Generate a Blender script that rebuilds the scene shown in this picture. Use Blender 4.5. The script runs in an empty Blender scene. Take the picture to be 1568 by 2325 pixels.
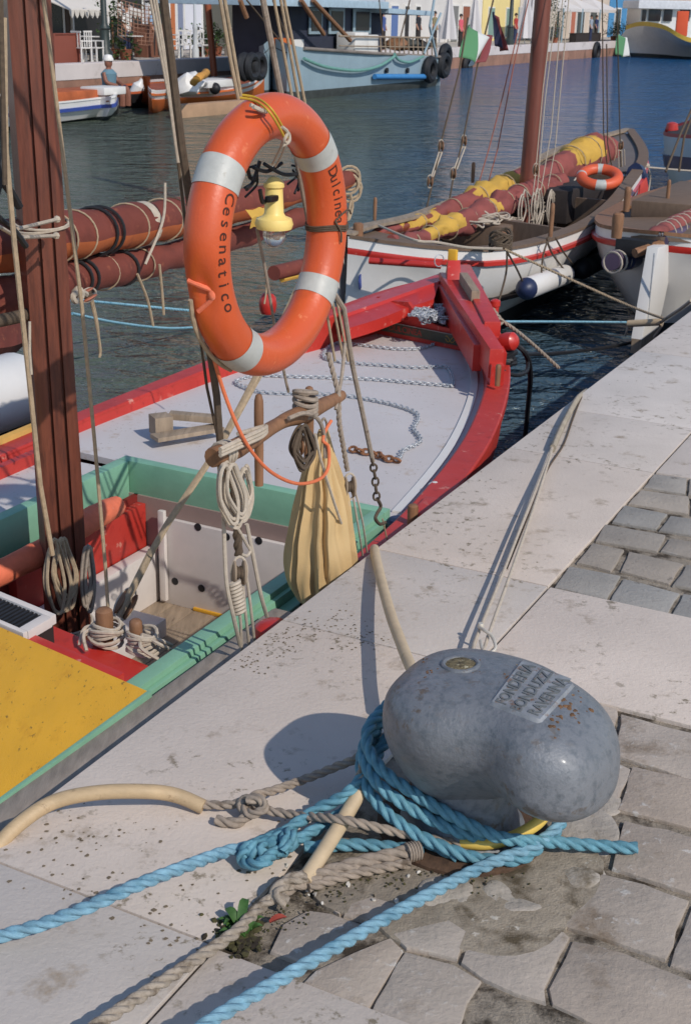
import bpy, bmesh, math, random
from mathutils import Vector as V, Matrix, noise as mnoise
R = math.radians
random.seed(7)
C = bpy.context.scene.collection
scene = bpy.context.scene

# ------------------------------------------------------------ camera
F = 2950.0; CX, CY = 784.0, 1162.5; EYE = 1.65          # focal length and centre in photo pixels (1568 x 2325)
PITCH = math.atan(1140 / F); ROLL = R(1.3)
fw = V((0, math.cos(PITCH), -math.sin(PITCH))); up0 = V((0, math.sin(PITCH), math.cos(PITCH))); X0 = V((1, 0, 0))
cr, sr = math.cos(ROLL), math.sin(ROLL)
right = X0 * cr + up0 * sr; up = up0 * cr - X0 * sr
cam_d = bpy.data.cameras.new('camera'); cam = bpy.data.objects.new('camera', cam_d); C.objects.link(cam)
m = Matrix.Identity(4)
for i in range(3):
    m[i][0] = right[i]; m[i][1] = up[i]; m[i][2] = -fw[i]
m[2][3] = EYE
cam.matrix_world = m
cam_d.sensor_fit = 'VERTICAL'; cam_d.sensor_height = 36; cam_d.lens = 36 * F / 2325
cam_d.clip_start = 0.05; cam_d.clip_end = 2000
cam_d.dof.use_dof = True; cam_d.dof.focus_distance = 2.9; cam_d.dof.aperture_fstop = 20
scene.camera = cam

# ------------------------------------------------------------ light
SUN = V((0.8, -0.95, 1.0)).normalized()
el = math.asin(SUN.z); az = math.atan2(SUN.x, SUN.y)
w = bpy.data.worlds.new('World'); scene.world = w; w.use_nodes = True
nt = w.node_tree; nt.nodes.clear()
sky = nt.nodes.new('ShaderNodeTexSky'); sky.sky_type = 'NISHITA'; sky.sun_disc = False
sky.sun_elevation = el; sky.sun_rotation = az; sky.air_density = 1.0; sky.dust_density = 0.3; sky.ozone_density = 2.5
bg = nt.nodes.new('ShaderNodeBackground'); bg.inputs[1].default_value = 0.125
wo = nt.nodes.new('ShaderNodeOutputWorld')
nt.links.new(sky.outputs[0], bg.inputs[0]); nt.links.new(bg.outputs[0], wo.inputs[0])
sd = bpy.data.lights.new('sun', 'SUN'); sd.energy = 3.0; sd.angle = R(0.5); sd.color = (1.0, 0.93, 0.84)
so = bpy.data.objects.new('sun', sd); C.objects.link(so)
so.rotation_euler = SUN.to_track_quat('Z', 'Y').to_euler()
scene.view_settings.view_transform = 'Standard'; scene.view_settings.look = 'None'
scene.view_settings.exposure = 0.04; scene.view_settings.gamma = 1

# ------------------------------------------------------------ coordinates
DX, DY = 0.454, 0.891                                    # direction of the canal
def ray(x, y):
    u = (x - CX) / F; v = -(y - CY) / F
    return fw + right * u + up * v
CAMP = V((0, 0, EYE))
def W(x, y, z=0.0):
    r = ray(x, y); return CAMP + r * ((z - EYE) / r.z)
def WT(x, y, t):                                         # on an upright plane parallel to the quay edge
    r = ray(x, y); return CAMP + r * (t / (-r.x * DY + r.y * DX))
def WY(x, y, Y):
    r = ray(x, y); return CAMP + r * (Y / r.y)
def ST(s, t, z=0.0): return V((s * DX - t * DY, s * DY + t * DX, z))
def stz(p): return (p.x * DX + p.y * DY, -p.x * DY + p.y * DX, p.z)
DV = V((DX, DY, 0)); NV = V((-DY, DX, 0)); UP = V((0, 0, 1))
FX, FY = 0.4226, 0.9063
def FQ(a, b, z=0.0): return V((-7.9 + a * FX - b * FY, 40.5 + a * FY + b * FX, z))   # far quay: a along, b inland

# ------------------------------------------------------------ materials
def c(r, g, b):
    f = lambda v: ((v / 255 + 0.055) / 1.055) ** 2.4 if v > 10 else v / 255 / 12.92
    return (f(r), f(g), f(b), 1)
MATS = {}
def mat(name, col, rough=0.6, var=0.12, scale=6.0, bump=0.0, bscale=60.0, metal=0.0, spots=None, spots2=None, stretch=None, detail=6, spec=0.5, coat=0.0, trans=0.0, vcol=False):
    if name in MATS: return MATS[name]
    mt = bpy.data.materials.new(name); mt.use_nodes = True; MATS[name] = mt
    n = mt.node_tree; L = n.links; b = n.nodes['Principled BSDF']
    tc = n.nodes.new('ShaderNodeTexCoord'); src = tc.outputs['Object']
    if stretch:
        mp = n.nodes.new('ShaderNodeMapping'); mp.inputs['Scale'].default_value = stretch; L.new(src, mp.inputs[0]); src = mp.outputs[0]
    def nz(sc, det=detail, ro=0.6):
        t = n.nodes.new('ShaderNodeTexNoise'); t.inputs['Scale'].default_value = sc; t.inputs['Detail'].default_value = det; t.inputs['Roughness'].default_value = ro
        L.new(src, t.inputs['Vector']); return t.outputs['Fac']
    def ramp(x, a, bb, ca=(0, 0, 0, 1), cb=(1, 1, 1, 1)):
        r = n.nodes.new('ShaderNodeValToRGB'); r.color_ramp.elements[0].position = a; r.color_ramp.elements[1].position = bb
        r.color_ramp.elements[0].color = ca; r.color_ramp.elements[1].color = cb; L.new(x, r.inputs[0]); return r.outputs[0]
    def mix(f, a, bb):
        x = n.nodes.new('ShaderNodeMix'); x.data_type = 'RGBA'; L.new(f, x.inputs[0])
        for i, v in ((6, a), (7, bb)):
            if isinstance(v, tuple): x.inputs[i].default_value = v
            else: L.new(v, x.inputs[i])
        return x.outputs[2]
    lo = tuple(max(0, v * (1 - var)) for v in col[:3]) + (1,); hi = tuple(min(1, v * (1 + var)) for v in col[:3]) + (1,)
    out = ramp(nz(scale), 0.3, 0.7, lo, hi)
    if vcol:
        at = n.nodes.new('ShaderNodeAttribute'); at.attribute_name = 'tone'
        x = n.nodes.new('ShaderNodeMix'); x.data_type = 'RGBA'; x.blend_type = 'MULTIPLY'; x.inputs[0].default_value = 1
        L.new(out, x.inputs[6]); L.new(at.outputs['Color'], x.inputs[7]); out = x.outputs[2]
    for sp in (spots, spots2):
        if sp:
            scol, thr, ssc, soft = sp[:4]; fac = ramp(nz(ssc, 8, 0.65), thr, thr + soft)
            if len(sp) > 4:                               # only in some areas
                x = n.nodes.new('ShaderNodeMath'); x.operation = 'MULTIPLY'; L.new(fac, x.inputs[0]); L.new(ramp(nz(sp[4], 3, 0.5), 0.46, 0.60), x.inputs[1]); fac = x.outputs[0]
            out = mix(fac, out, scol)
    L.new(out, b.inputs['Base Color'])
    b.inputs['Metallic'].default_value = metal
    b.inputs['Specular IOR Level'].default_value = spec
    b.inputs['Coat Weight'].default_value = coat; b.inputs['Coat Roughness'].default_value = 0.15
    b.inputs['Transmission Weight'].default_value = trans
    rr = n.nodes.new('ShaderNodeMapRange'); rr.inputs['To Min'].default_value = max(0.02, rough - 0.12); rr.inputs['To Max'].default_value = min(1, rough + 0.12)
    L.new(nz(scale * 3), rr.inputs['Value']); L.new(rr.outputs[0], b.inputs['Roughness'])
    if bump > 0:
        bp = n.nodes.new('ShaderNodeBump'); bp.inputs['Strength'].default_value = 1; bp.inputs['Distance'].default_value = bump
        L.new(nz(bscale, 8, 0.65), bp.inputs['Height']); L.new(bp.outputs[0], b.inputs['Normal'])
    return mt

STONE = c(203, 191, 180)
m_slab = mat('pinkish_quay_stone', STONE, 0.85, 0.12, 1.8, 0.0022, 70, spots=(c(158, 142, 124), 0.58, 9, 0.14), spots2=(c(132, 120, 102), 0.57, 26, 0.08, 2.2), vcol=True)
m_paver = mat('brown_grey_paver', c(176, 162, 148), 0.85, 0.13, 5, 0.004, 60, spots=(c(124, 106, 86), 0.56, 6, 0.16), spots2=(c(196, 190, 182), 0.58, 30, 0.07, 3), vcol=True)
m_cobble = mat('blue_grey_sett', c(160, 152, 142), 0.85, 0.13, 7, 0.004, 70, spots=(c(106, 98, 88), 0.62, 20, 0.1), vcol=True)
m_mortar = mat('dark_joint_dirt', c(152, 140, 124), 0.95, 0.25, 30, 0.006, 160, spots=(c(66, 56, 44), 0.48, 12, 0.12))
m_cement = mat('pale_cement', c(182, 172, 160), 0.9, 0.14, 12, 0.004, 90, spots=(c(120, 108, 90), 0.56, 16, 0.12))
m_dirtcem = mat('dirty_cement', c(150, 138, 122), 0.95, 0.25, 12, 0.006, 90, spots=(c(84, 72, 54), 0.52, 11, 0.14), spots2=(c(190, 182, 170), 0.62, 30, 0.06))
m_quayface = mat('wet_quay_wall', c(92, 84, 74), 0.7, 0.4, 5, 0.01, 20, spots=(c(36, 34, 28), 0.5, 3, 0.15))
m_iron = mat('grey_painted_iron', c(118, 121, 126), 0.42, 0.16, 4, 0.003, 60, spots=(c(98, 86, 74), 0.54, 38, 0.08, 5), spots2=(c(92, 98, 104), 0.48, 52, 0.2), coat=0.1)
m_irontxt = mat('worn_grey_relief', c(134, 137, 141), 0.55, 0.22, 30, 0.0008, 120, spots=(c(112, 82, 60), 0.56, 40, 0.1))
m_rust = mat('rust', c(112, 82, 56), 0.85, 0.4, 40, 0.003, 150, spots=(c(190, 180, 150), 0.6, 60, 0.05))
m_rustdk = mat('dark_rust', c(84, 62, 46), 0.85, 0.4, 40, 0.003, 150)
m_blue = mat('turquoise_polyrope', c(96, 146, 162), 0.6, 0.22, 50, 0.0012, 500, stretch=(1, 1, 1), spots=(c(66, 116, 136), 0.55, 12, 0.15))
m_bluelt = mat('faded_turquoise_polyrope', c(132, 178, 196), 0.6, 0.2, 40, 0.0012, 500, spots=(c(72, 132, 158), 0.55, 18, 0.12))
m_hemp = mat('grey_hemp', c(152, 138, 124), 0.9, 0.22, 60, 0.001, 500, spots=(c(108, 94, 80), 0.58, 20, 0.1))
m_hempdk = mat('dark_tarred_rope', c(88, 74, 60), 0.9, 0.25, 60, 0.001, 400)
m_tan = mat('tan_rope', c(168, 148, 122), 0.9, 0.2, 60, 0.001, 400)
m_white_rope = mat('offwhite_rope', c(184, 171, 154), 0.85, 0.15, 60, 0.001, 400, spots=(c(150, 136, 118), 0.6, 30, 0.1))
m_dirtyrope = mat('dirty_white_rope', c(160, 148, 134), 0.9, 0.25, 40, 0.002, 300, spots=(c(104, 90, 74), 0.50, 25, 0.14))
m_leather = mat('tan_hose', c(186, 160, 124), 0.6, 0.12, 20, 0.001, 90, spots=(c(136, 112, 84), 0.62, 18, 0.1), stretch=(1, 3, 1))
m_cream = mat('cream_hose', c(196, 174, 142), 0.6, 0.1, 20, 0.0008, 200, spots=(c(170, 150, 118), 0.64, 30, 0.1))
m_yhose = mat('yellow_hose', c(226, 190, 92), 0.45, 0.08, 20)
m_ocord = mat('orange_cord', c(214, 112, 70), 0.6, 0.1, 40)
m_red = mat('red_boat_paint', c(184, 54, 44), 0.5, 0.10, 4, 0.0008, 40, spots=(c(206, 140, 124), 0.60, 16, 0.05, 5), spots2=(c(158, 40, 34), 0.55, 22, 0.15))
m_redgl = mat('glossy_red_paint', c(188, 50, 42), 0.4, 0.08, 5, 0.0006, 40, spots=(c(210, 130, 118), 0.60, 20, 0.05, 6), spots2=(c(156, 38, 34), 0.56, 14, 0.2), coat=0.15)
m_deck = mat('offwhite_deck_paint', c(202, 196, 194), 0.62, 0.06, 2, 0.0012, 50, spots=(c(178, 160, 142), 0.57, 8, 0.12, 3), spots2=(c(150, 138, 126), 0.60, 50, 0.05, 6))
m_white = mat('white_boat_paint', c(222, 219, 214), 0.42, 0.05, 3, 0.0008, 20, spots=(c(176, 166, 150), 0.72, 8, 0.08))
m_inwhite = mat('white_panel_paint', c(212, 204, 198), 0.6, 0.06, 8)
m_green = mat('mint_green_paint', c(128, 176, 148), 0.5, 0.1, 9, 0.0008, 50, spots=(c(118, 92, 62), 0.73, 16, 0.05))
m_yellow = mat('ochre_yellow_paint', c(222, 166, 44), 0.62, 0.06, 3, 0.0012, 60, spots=(c(112, 88, 44), 0.60, 22, 0.04, 5), spots2=(c(204, 146, 34), 0.55, 5, 0.2), stretch=(4, 1.4, 1))
m_wood = mat('weathered_wood', c(150, 132, 112), 0.75, 0.25, 6, 0.0012, 60, stretch=(6, 1, 1), spots=(c(104, 88, 72), 0.6, 10, 0.12))
m_greywood = mat('grey_bare_wood', c(152, 140, 128), 0.8, 0.22, 5, 0.0012, 40, stretch=(8, 2, 1))
m_mast = mat('red_brown_varnish', c(106, 56, 40), 0.5, 0.3, 9, 0.001, 60, stretch=(6, 6, 0.6), spots=(c(70, 34, 26), 0.52, 7, 0.2), coat=0.2)
m_pin = mat('brown_hardwood', c(134, 96, 68), 0.65, 0.25, 12, 0.0008, 80, stretch=(3, 3, 0.8))
m_spar = mat('varnished_spar', c(138, 70, 48), 0.45, 0.22, 5, coat=0.25, stretch=(1, 1, 4))
m_sailred = mat('brick_red_sailcloth', c(116, 56, 45), 0.85, 0.2, 6, 0.003, 20, spots=(c(84, 42, 36), 0.52, 5, 0.2), spots2=(c(146, 84, 62), 0.58, 18, 0.12))
m_sailor = mat('orange_sailcloth', c(168, 88, 46), 0.85, 0.15, 6, 0.003, 20, spots=(c(128, 64, 40), 0.55, 9, 0.2))
m_sailyel = mat('yellow_sailcloth', c(200, 158, 68), 0.85, 0.1, 6, 0.003, 20)
m_canvas = mat('pale_yellow_canvas', c(198, 168, 120), 0.85, 0.08, 6, 0.001, 300, spots=(c(196, 164, 108), 0.6, 5, 0.2))
m_orange = mat('orange_plastic', c(206, 88, 44), 0.38, 0.07, 4, 0.0008, 120, spots=(c(190, 84, 44), 0.56, 7, 0.2), spots2=(c(226, 132, 88), 0.60, 26, 0.1, 5), coat=0.15)
m_tape = mat('silver_reflective_tape', c(182, 182, 176), 0.45, 0.08, 30, 0.0006, 200, spots=(c(150, 144, 132), 0.64, 20, 0.1))
m_ink = mat('dark_marker_ink', c(72, 34, 22), 0.8, 0.1)
m_lampy = mat('cream_yellow_plastic', c(238, 212, 128), 0.4, 0.05, 5)
m_glass = mat('clear_plastic_dome', c(210, 200, 190), 0.1, 0.02, 5, trans=0.85)
m_black = mat('black_rubber', c(30, 30, 33), 0.6, 0.3, 10, 0.001, 60)
m_blackplas = mat('black_fitting', c(26, 26, 28), 0.45, 0.2, 10)
m_galv = mat('galvanised_chain', c(178, 182, 186), 0.5, 0.25, 60, 0.0006, 200, metal=0.25, spots=(c(120, 84, 60), 0.68, 50, 0.05))
m_rustch = mat('rusty_chain', c(138, 92, 62), 0.85, 0.3, 60, 0.001, 300)
m_board = mat('dark_green_nameboard', c(66, 70, 56), 0.6, 0.2, 20)
m_navy = mat('navy_paint', c(36, 46, 78), 0.45, 0.15, 10)
m_dark = mat('dark_interior', c(44, 36, 34), 0.8, 0.3, 6)
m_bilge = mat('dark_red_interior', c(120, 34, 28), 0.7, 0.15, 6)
m_orroll = mat('faded_orange_cloth', c(226, 116, 82), 0.8, 0.12, 14, 0.003, 60, spots=(c(222, 178, 160), 0.62, 12, 0.12))
m_browndeck = mat('brown_deck', c(112, 92, 76), 0.8, 0.2, 6, stretch=(1, 6, 1))
m_antifoul = mat('dark_antifouling', c(64, 68, 66), 0.7, 0.3, 4)
m_bluest = mat('blue_stripe', c(50, 70, 140), 0.5, 0.1)
m_bluesteel = mat('pale_blue_steel', c(142, 162, 172), 0.55, 0.08, 1.5, spots=(c(150, 110, 84), 0.72, 2.5, 0.05))
m_orboat = mat('orange_boat_paint', c(206, 104, 44), 0.5, 0.1, 2)
m_purple = mat('purple_sailcloth', c(84, 70, 92), 0.85, 0.15, 6)
m_leaf = mat('weed_leaf', c(66, 100, 48), 0.5, 0.25, 40, spec=0.4)
m_leafdk = mat('shrub_leaf', c(60, 84, 40), 0.6, 0.35, 1.5)
m_redleaf = mat('dry_red_leaf', c(150, 60, 44), 0.7, 0.2, 40)
m_moss = mat('moss', c(74, 70, 40), 0.95, 0.5, 60, spots=(c(46, 38, 28), 0.5, 40, 0.1))
m_grit = mat('pale_grit', c(206, 200, 190), 0.9, 0.2, 40)

# water -------------------------------------------------------
def water_mat():
    mt = bpy.data.materials.new('canal_water'); mt.use_nodes = True; n = mt.node_tree; L = n.links; b = n.nodes['Principled BSDF']
    b.inputs['Roughness'].default_value = 0.06; b.inputs['IOR'].default_value = 1.333
    tc = n.nodes.new('ShaderNodeTexCoord')
    def nz(sx, sy, rot, sc, det):
        mp = n.nodes.new('ShaderNodeMapping'); mp.inputs['Scale'].default_value = (sx, sy, 1); mp.inputs['Rotation'].default_value = (0, 0, rot)
        L.new(tc.outputs['Object'], mp.inputs[0]); t = n.nodes.new('ShaderNodeTexNoise'); t.inputs['Scale'].default_value = sc; t.inputs['Detail'].default_value = det
        t.inputs['Distortion'].default_value = 0.6
        L.new(mp.outputs[0], t.inputs[0]); return t.outputs[0]
    a = nz(0.8, 1.25, R(12), 2.4, 4); bb = nz(1, 1.4, R(-25), 8, 3); e = nz(0.7, 1.2, R(25), 0.75, 2)
    big = nz(1, 1, 0, 0.12, 2)
    def mth(op, x, y):
        k = n.nodes.new('ShaderNodeMath'); k.operation = op
        for i, v in ((0, x), (1, y)):
            if isinstance(v, float): k.inputs[i].default_value = v
            else: L.new(v, k.inputs[i])
        return k.outputs[0]
    h = mth('ADD', mth('ADD', a, mth('MULTIPLY', bb, 0.32)), mth('MULTIPLY', e, 1.6))
    bp = n.nodes.new('ShaderNodeBump'); bp.inputs['Strength'].default_value = 1.0; bp.inputs['Distance'].default_value = 0.34
    L.new(h, bp.inputs['Height']); L.new(bp.outputs[0], b.inputs['Normal'])
    r = n.nodes.new('ShaderNodeValToRGB'); r.color_ramp.elements[0].color = c(82, 92, 82); r.color_ramp.elements[1].color = c(26, 84, 130)  # reflections painted into the base colour: dark houses left, blue sky right
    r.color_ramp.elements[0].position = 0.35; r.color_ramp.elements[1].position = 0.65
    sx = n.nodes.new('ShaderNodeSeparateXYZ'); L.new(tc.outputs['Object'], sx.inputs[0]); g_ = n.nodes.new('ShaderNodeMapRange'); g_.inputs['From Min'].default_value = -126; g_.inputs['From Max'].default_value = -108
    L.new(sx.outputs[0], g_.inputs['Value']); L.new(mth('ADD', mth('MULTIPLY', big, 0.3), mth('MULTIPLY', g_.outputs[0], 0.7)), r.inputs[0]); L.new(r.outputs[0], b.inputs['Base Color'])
    return mt
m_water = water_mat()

# ------------------------------------------------------------ object helpers
OFF = {}
def lab(o, label=None, cat=None, group=None, kind=None):
    if label: o['label'] = label
    if cat: o['category'] = cat
    if group: o['group'] = group
    if kind: o['kind'] = kind
    return o
def thing(name, base, label, cat, group=None):
    o = bpy.data.objects.new(name, None); C.objects.link(o); o.location = base; o.empty_display_size = 0.05
    OFF[o.name] = V(base); return lab(o, label, cat, group)
def obj(name, bm, mt, parent=None, label=None, cat=None, group=None, kind=None, smooth=True, tones=False):
    bmesh.ops.recalc_face_normals(bm, faces=bm.faces)
    if parent is not None: off = OFF[parent.name]
    else:
        n = max(1, len(bm.verts)); off = V((0, 0, 0))
        for v in bm.verts: off += v.co / n
        if bm.verts: off.z = min(v.co.z for v in bm.verts)
    for v in bm.verts: v.co -= off
    me = bpy.data.meshes.new(name); bm.to_mesh(me); bm.free()
    mats = mt if isinstance(mt, (list, tuple)) else [mt]
    for q in mats: me.materials.append(q)
    if smooth:
        for p in me.polygons: p.use_smooth = True
    o = bpy.data.objects.new(name, me); C.objects.link(o)
    if smooth:
        try: me.set_sharp_from_angle(angle=R(38))
        except Exception: pass
    if parent is not None: o.parent = parent
    else: o.location = off
    OFF[o.name] = off
    return lab(o, label, cat, group, kind)
def B(): return bmesh.new()
def spl(pts, n=8, closed=False):
    P = [V(p) for p in pts]; out = []; N = len(P)
    if N < 3 and not closed: 
        return [P[0].lerp(P[1], i / n) for i in range(n + 1)]
    rng = range(N) if closed else range(N - 1)
    for i in rng:
        g = (lambda k: P[k % N]) if closed else (lambda k: P[max(0, min(N - 1, k))])
        p0, p1, p2, p3 = g(i - 1), g(i), g(i + 1), g(i + 2)
        for k in range(n):
            u = k / n
            out.append(0.5 * ((2 * p1) + (p2 - p0) * u + (2 * p0 - 5 * p1 + 4 * p2 - p3) * u * u + (3 * p1 - p0 - 3 * p2 + p3) * u ** 3))
    if not closed: out.append(P[-1].copy())
    return out
def tube(bm, pts, r, seg=8, closed=False, twist=0, lobes=0, caps=True, flat=1.0, mi=0):
    P = [V(p) for p in pts]; n = len(P); rad = r if callable(r) else (lambda u: r)
    T = []
    for i in range(n):
        a = P[(i - 1) % n] if closed or i > 0 else P[i]; b_ = P[(i + 1) % n] if closed or i < n - 1 else P[i]
        d = (b_ - a); T.append(d.normalized() if d.length > 1e-9 else V((0, 0, 1)))
    up_ = V((0, 0, 1)) if abs(T[0].z) < 0.9 else V((1, 0, 0))
    N_ = (up_ - T[0] * up_.dot(T[0])).normalized(); rings = []; dist = 0
    for i in range(n):
        if i:
            N_ = (N_ - T[i] * N_.dot(T[i])); N_ = N_.normalized() if N_.length > 1e-6 else V((1, 0, 0)); dist += (P[i] - P[i - 1]).length
        Bv = T[i].cross(N_); ph = dist * twist; ring = []
        rr = rad(i / (n - 1) if n > 1 else 0)
        for k in range(seg):
            a = 2 * math.pi * k / seg; q = rr
            if lobes:
                th = (a % (2 * math.pi / lobes)) - math.pi / lobes; q = rr * (0.48 * math.cos(th) + math.sqrt(0.2704 - 0.2304 * math.sin(th) ** 2))
            aa = a + ph
            ring.append(bm.verts.new(P[i] + N_ * math.cos(aa) * q + Bv * math.sin(aa) * q * flat))
        rings.append(ring)
    fs = []
    for i in range(n if closed else n - 1):
        A, Bq = rings[i], rings[(i + 1) % n]
        for k in range(seg):
            f = bm.faces.new((A[k], A[(k + 1) % seg], Bq[(k + 1) % seg], Bq[k])); f.material_index = mi; fs.append(f)
    if caps and not closed:
        bm.faces.new(rings[0][::-1]).material_index = mi; bm.faces.new(rings[-1]).material_index = mi
    return fs
def resample(P, step):
    out = [P[0]]; acc = 0; 
    L_ = [0]
    for a, b_ in zip(P, P[1:]): L_.append(L_[-1] + (b_ - a).length)
    tot = L_[-1]; n = max(2, int(tot / step)); j = 0; out = []
    for i in range(n + 1):
        d = tot * i / n
        while j < len(P) - 2 and L_[j + 1] < d: j += 1
        q = (d - L_[j]) / max(1e-9, L_[j + 1] - L_[j]); out.append(P[j].lerp(P[j + 1], min(1, max(0, q))))
    return out
def laid(bm, pts, r, closed=False, mi=0):                 # a three-strand laid rope
    P = resample(spl(pts, 10, closed), r * 0.42)
    tube(bm, P, r * 1.04, 18, closed=False, twist=0.85 / r, lobes=3, mi=mi)
    rg = random.Random(3)
    for i in range(1, len(P) - 1):                        # loose fibres
        for _ in range(2):
            d = V((rg.gauss(0, 1), rg.gauss(0, 1), rg.gauss(0, 1))).normalized(); t_ = (P[i + 1] - P[i - 1]).normalized(); d = (d - t_ * d.dot(t_)).normalized()
            q = P[i] + d * r * .8; e_ = q + (d * rg.uniform(.2, .55) + t_ * rg.uniform(-.8, .8)) * r; s_ = t_.cross(d) * r * .035
            f = bm.faces.new([bm.verts.new(q - s_), bm.verts.new(q + s_), bm.verts.new(e_)]); f.material_index = mi
def rope(name, pts, r, mt, label=None, cat='rope', group=None, parent=None, strand=False, seg=6, n=8):
    bm = B()
    if strand: laid(bm, pts, r)
    else: tube(bm, spl(pts, n), r, seg)
    return obj(name, bm, mt, parent, label, cat if parent is None else None, group)
def box(bm, ctr, size, ax=None, bev=0.0, mi=0):
    ax = ax or (V((1, 0, 0)), V((0, 1, 0)), V((0, 0, 1)))
    vs = []
    for i in (-1, 1):
        for j in (-1, 1):
            for k in (-1, 1):
                vs.append(bm.verts.new(V(ctr) + ax[0] * (i * size[0] / 2) + ax[1] * (j * size[1] / 2) + ax[2] * (k * size[2] / 2)))
    idx = [(0, 1, 3, 2), (4, 6, 7, 5), (0, 4, 5, 1), (2, 3, 7, 6), (0, 2, 6, 4), (1, 5, 7, 3)]
    fs = [bm.faces.new([vs[q] for q in f]) for f in idx]
    for f in fs: f.material_index = mi
    if bev > 0:
        es = list({e for f in fs for e in f.edges})
        bmesh.ops.recalc_face_normals(bm, faces=fs)
        bmesh.ops.bevel(bm, geom=es, offset=bev, segments=2, affect='EDGES', profile=0.6)
ASTZ = (DV, NV, UP)
def prism(bm, poly, thick, bev=0.0, mi=0):                # closed polygon of 3D points, extruded by the vector thick
    a = [bm.verts.new(V(p)) for p in poly]; b_ = [bm.verts.new(V(p) + V(thick)) for p in poly]; n = len(a)
    fs = [bm.faces.new(a[::-1]), bm.faces.new(b_)]
    for i in range(n): fs.append(bm.faces.new((a[i], a[(i + 1) % n], b_[(i + 1) % n], b_[i])))
    for f in fs: f.material_index = mi
    if bev > 0:
        bmesh.ops.recalc_face_normals(bm, faces=fs)
        es = list({e for e in fs[1].edges}); bmesh.ops.bevel(bm, geom=es, offset=bev, segments=2, affect='EDGES', profile=0.6)
    return fs
def lathe(bm, base, prof, seg=16, axis=UP, mi=0, scale=(1, 1), xdir=None):
    axis = V(axis).normalized(); x = V(xdir) if xdir else (V((1, 0, 0)) if abs(axis.x) < 0.9 else V((0, 1, 0))); x = (x - axis * x.dot(axis)).normalized(); y = axis.cross(x)
    rings = []
    for r_, h in prof:
        rings.append([bm.verts.new(V(base) + axis * h + x * (r_ * scale[0] * math.cos(2 * math.pi * k / seg)) + y * (r_ * scale[1] * math.sin(2 * math.pi * k / seg))) for k in range(seg)])
    for A, Bq in zip(rings, rings[1:]):
        for k in range(seg): bm.faces.new((A[k], A[(k + 1) % seg], Bq[(k + 1) % seg], Bq[k])).material_index = mi
    bm.faces.new(rings[0][::-1]).material_index = mi; bm.faces.new(rings[-1]).material_index = mi
def sphere(bm, ctr, r, seg=14, scale=(1, 1, 1), ax=None, mi=0):
    ax = ax or (V((1, 0, 0)), V((0, 1, 0)), V((0, 0, 1)))
    rings = []
    for i in range(1, seg // 2):
        th = math.pi * i / (seg // 2)
        rings.append([bm.verts.new(V(ctr) + ax[0] * (r * scale[0] * math.sin(th) * math.cos(2 * math.pi * k / seg)) + ax[1] * (r * scale[1] * math.sin(th) * math.sin(2 * math.pi * k / seg)) + ax[2] * (r * scale[2] * math.cos(th))) for k in range(seg)])
    t_ = bm.verts.new(V(ctr) + ax[2] * r * scale[2]); b_ = bm.verts.new(V(ctr) - ax[2] * r * scale[2])
    for A, Bq in zip(rings, rings[1:]):
        for k in range(seg): bm.faces.new((A[k], A[(k + 1) % seg], Bq[(k + 1) % seg], Bq[k])).material_index = mi
    for k in range(seg):
        bm.faces.new((t_, rings[0][k], rings[0][(k + 1) % seg])).material_index = mi; bm.faces.new((b_, rings[-1][(k + 1) % seg], rings[-1][k])).material_index = mi
def quad(bm, a, b_, c_, d, mi=0):
    f = bm.faces.new([bm.verts.new(V(p)) for p in (a, b_, c_, d)]); f.material_index = mi; return f
def grid(bm, rows, mi=0, closed=False):
    vs = [[bm.verts.new(V(p)) for p in r_] for r_ in rows]; n = len(vs[0])
    for A, Bq in zip(vs, vs[1:]):
        for k in range(n if closed else n - 1):
            f = bm.faces.new((A[k], A[(k + 1) % n], Bq[(k + 1) % n], Bq[k])); f.material_index = mi
    return vs
def jit(bm, amt, sc):
    for v in bm.verts:
        q = mnoise.noise_vector(v.co * sc); v.co += q * amt
def text_mesh(txt, size, extrude=0.001, bold=0.0):
    cu = bpy.data.curves.new('t', 'FONT'); cu.body = txt; cu.size = size; cu.extrude = extrude; cu.offset = bold; cu.align_x = 'CENTER'; cu.align_y = 'CENTER'; cu.resolution_u = 3
    o = bpy.data.objects.new('t', cu); C.objects.link(o); dg = bpy.context.evaluated_depsgraph_get(); me = bpy.data.meshes.new_from_object(o.evaluated_get(dg))
    bpy.data.objects.remove(o); return me
def add_text(bm, txt, size, org, xd, yd, extrude=0.001, bold=0.0, f=None, mi=0):
    me = text_mesh(txt, size, extrude, bold); zd = V(xd).cross(V(yd)) if f is None else None
    if f is not None:                                     # fine mesh so that it can bend
        q = bmesh.new(); q.from_mesh(me); bmesh.ops.triangulate(q, faces=q.faces)
        for _ in range(3):
            es = [e for e in q.edges if e.calc_length() > size * .16]
            if es: bmesh.ops.subdivide_edges(q, edges=es, cuts=1)
            bmesh.ops.triangulate(q, faces=q.faces)
        q.to_mesh(me); q.free()
    vs = [bm.verts.new((V(org) + V(xd) * v.co.x + V(yd) * v.co.y + zd * v.co.z) if f is None else f(v.co)) for v in me.vertices]
    for p in me.polygons:
        try: bm.faces.new([vs[i] for i in p.vertices]).material_index = mi
        except ValueError: pass
    bpy.data.meshes.remove(me)

# ============================================================ SETTING
bm = B()
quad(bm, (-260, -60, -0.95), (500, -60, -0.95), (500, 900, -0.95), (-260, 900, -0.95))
obj('water', bm, m_water, kind='structure', smooth=False)
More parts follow.
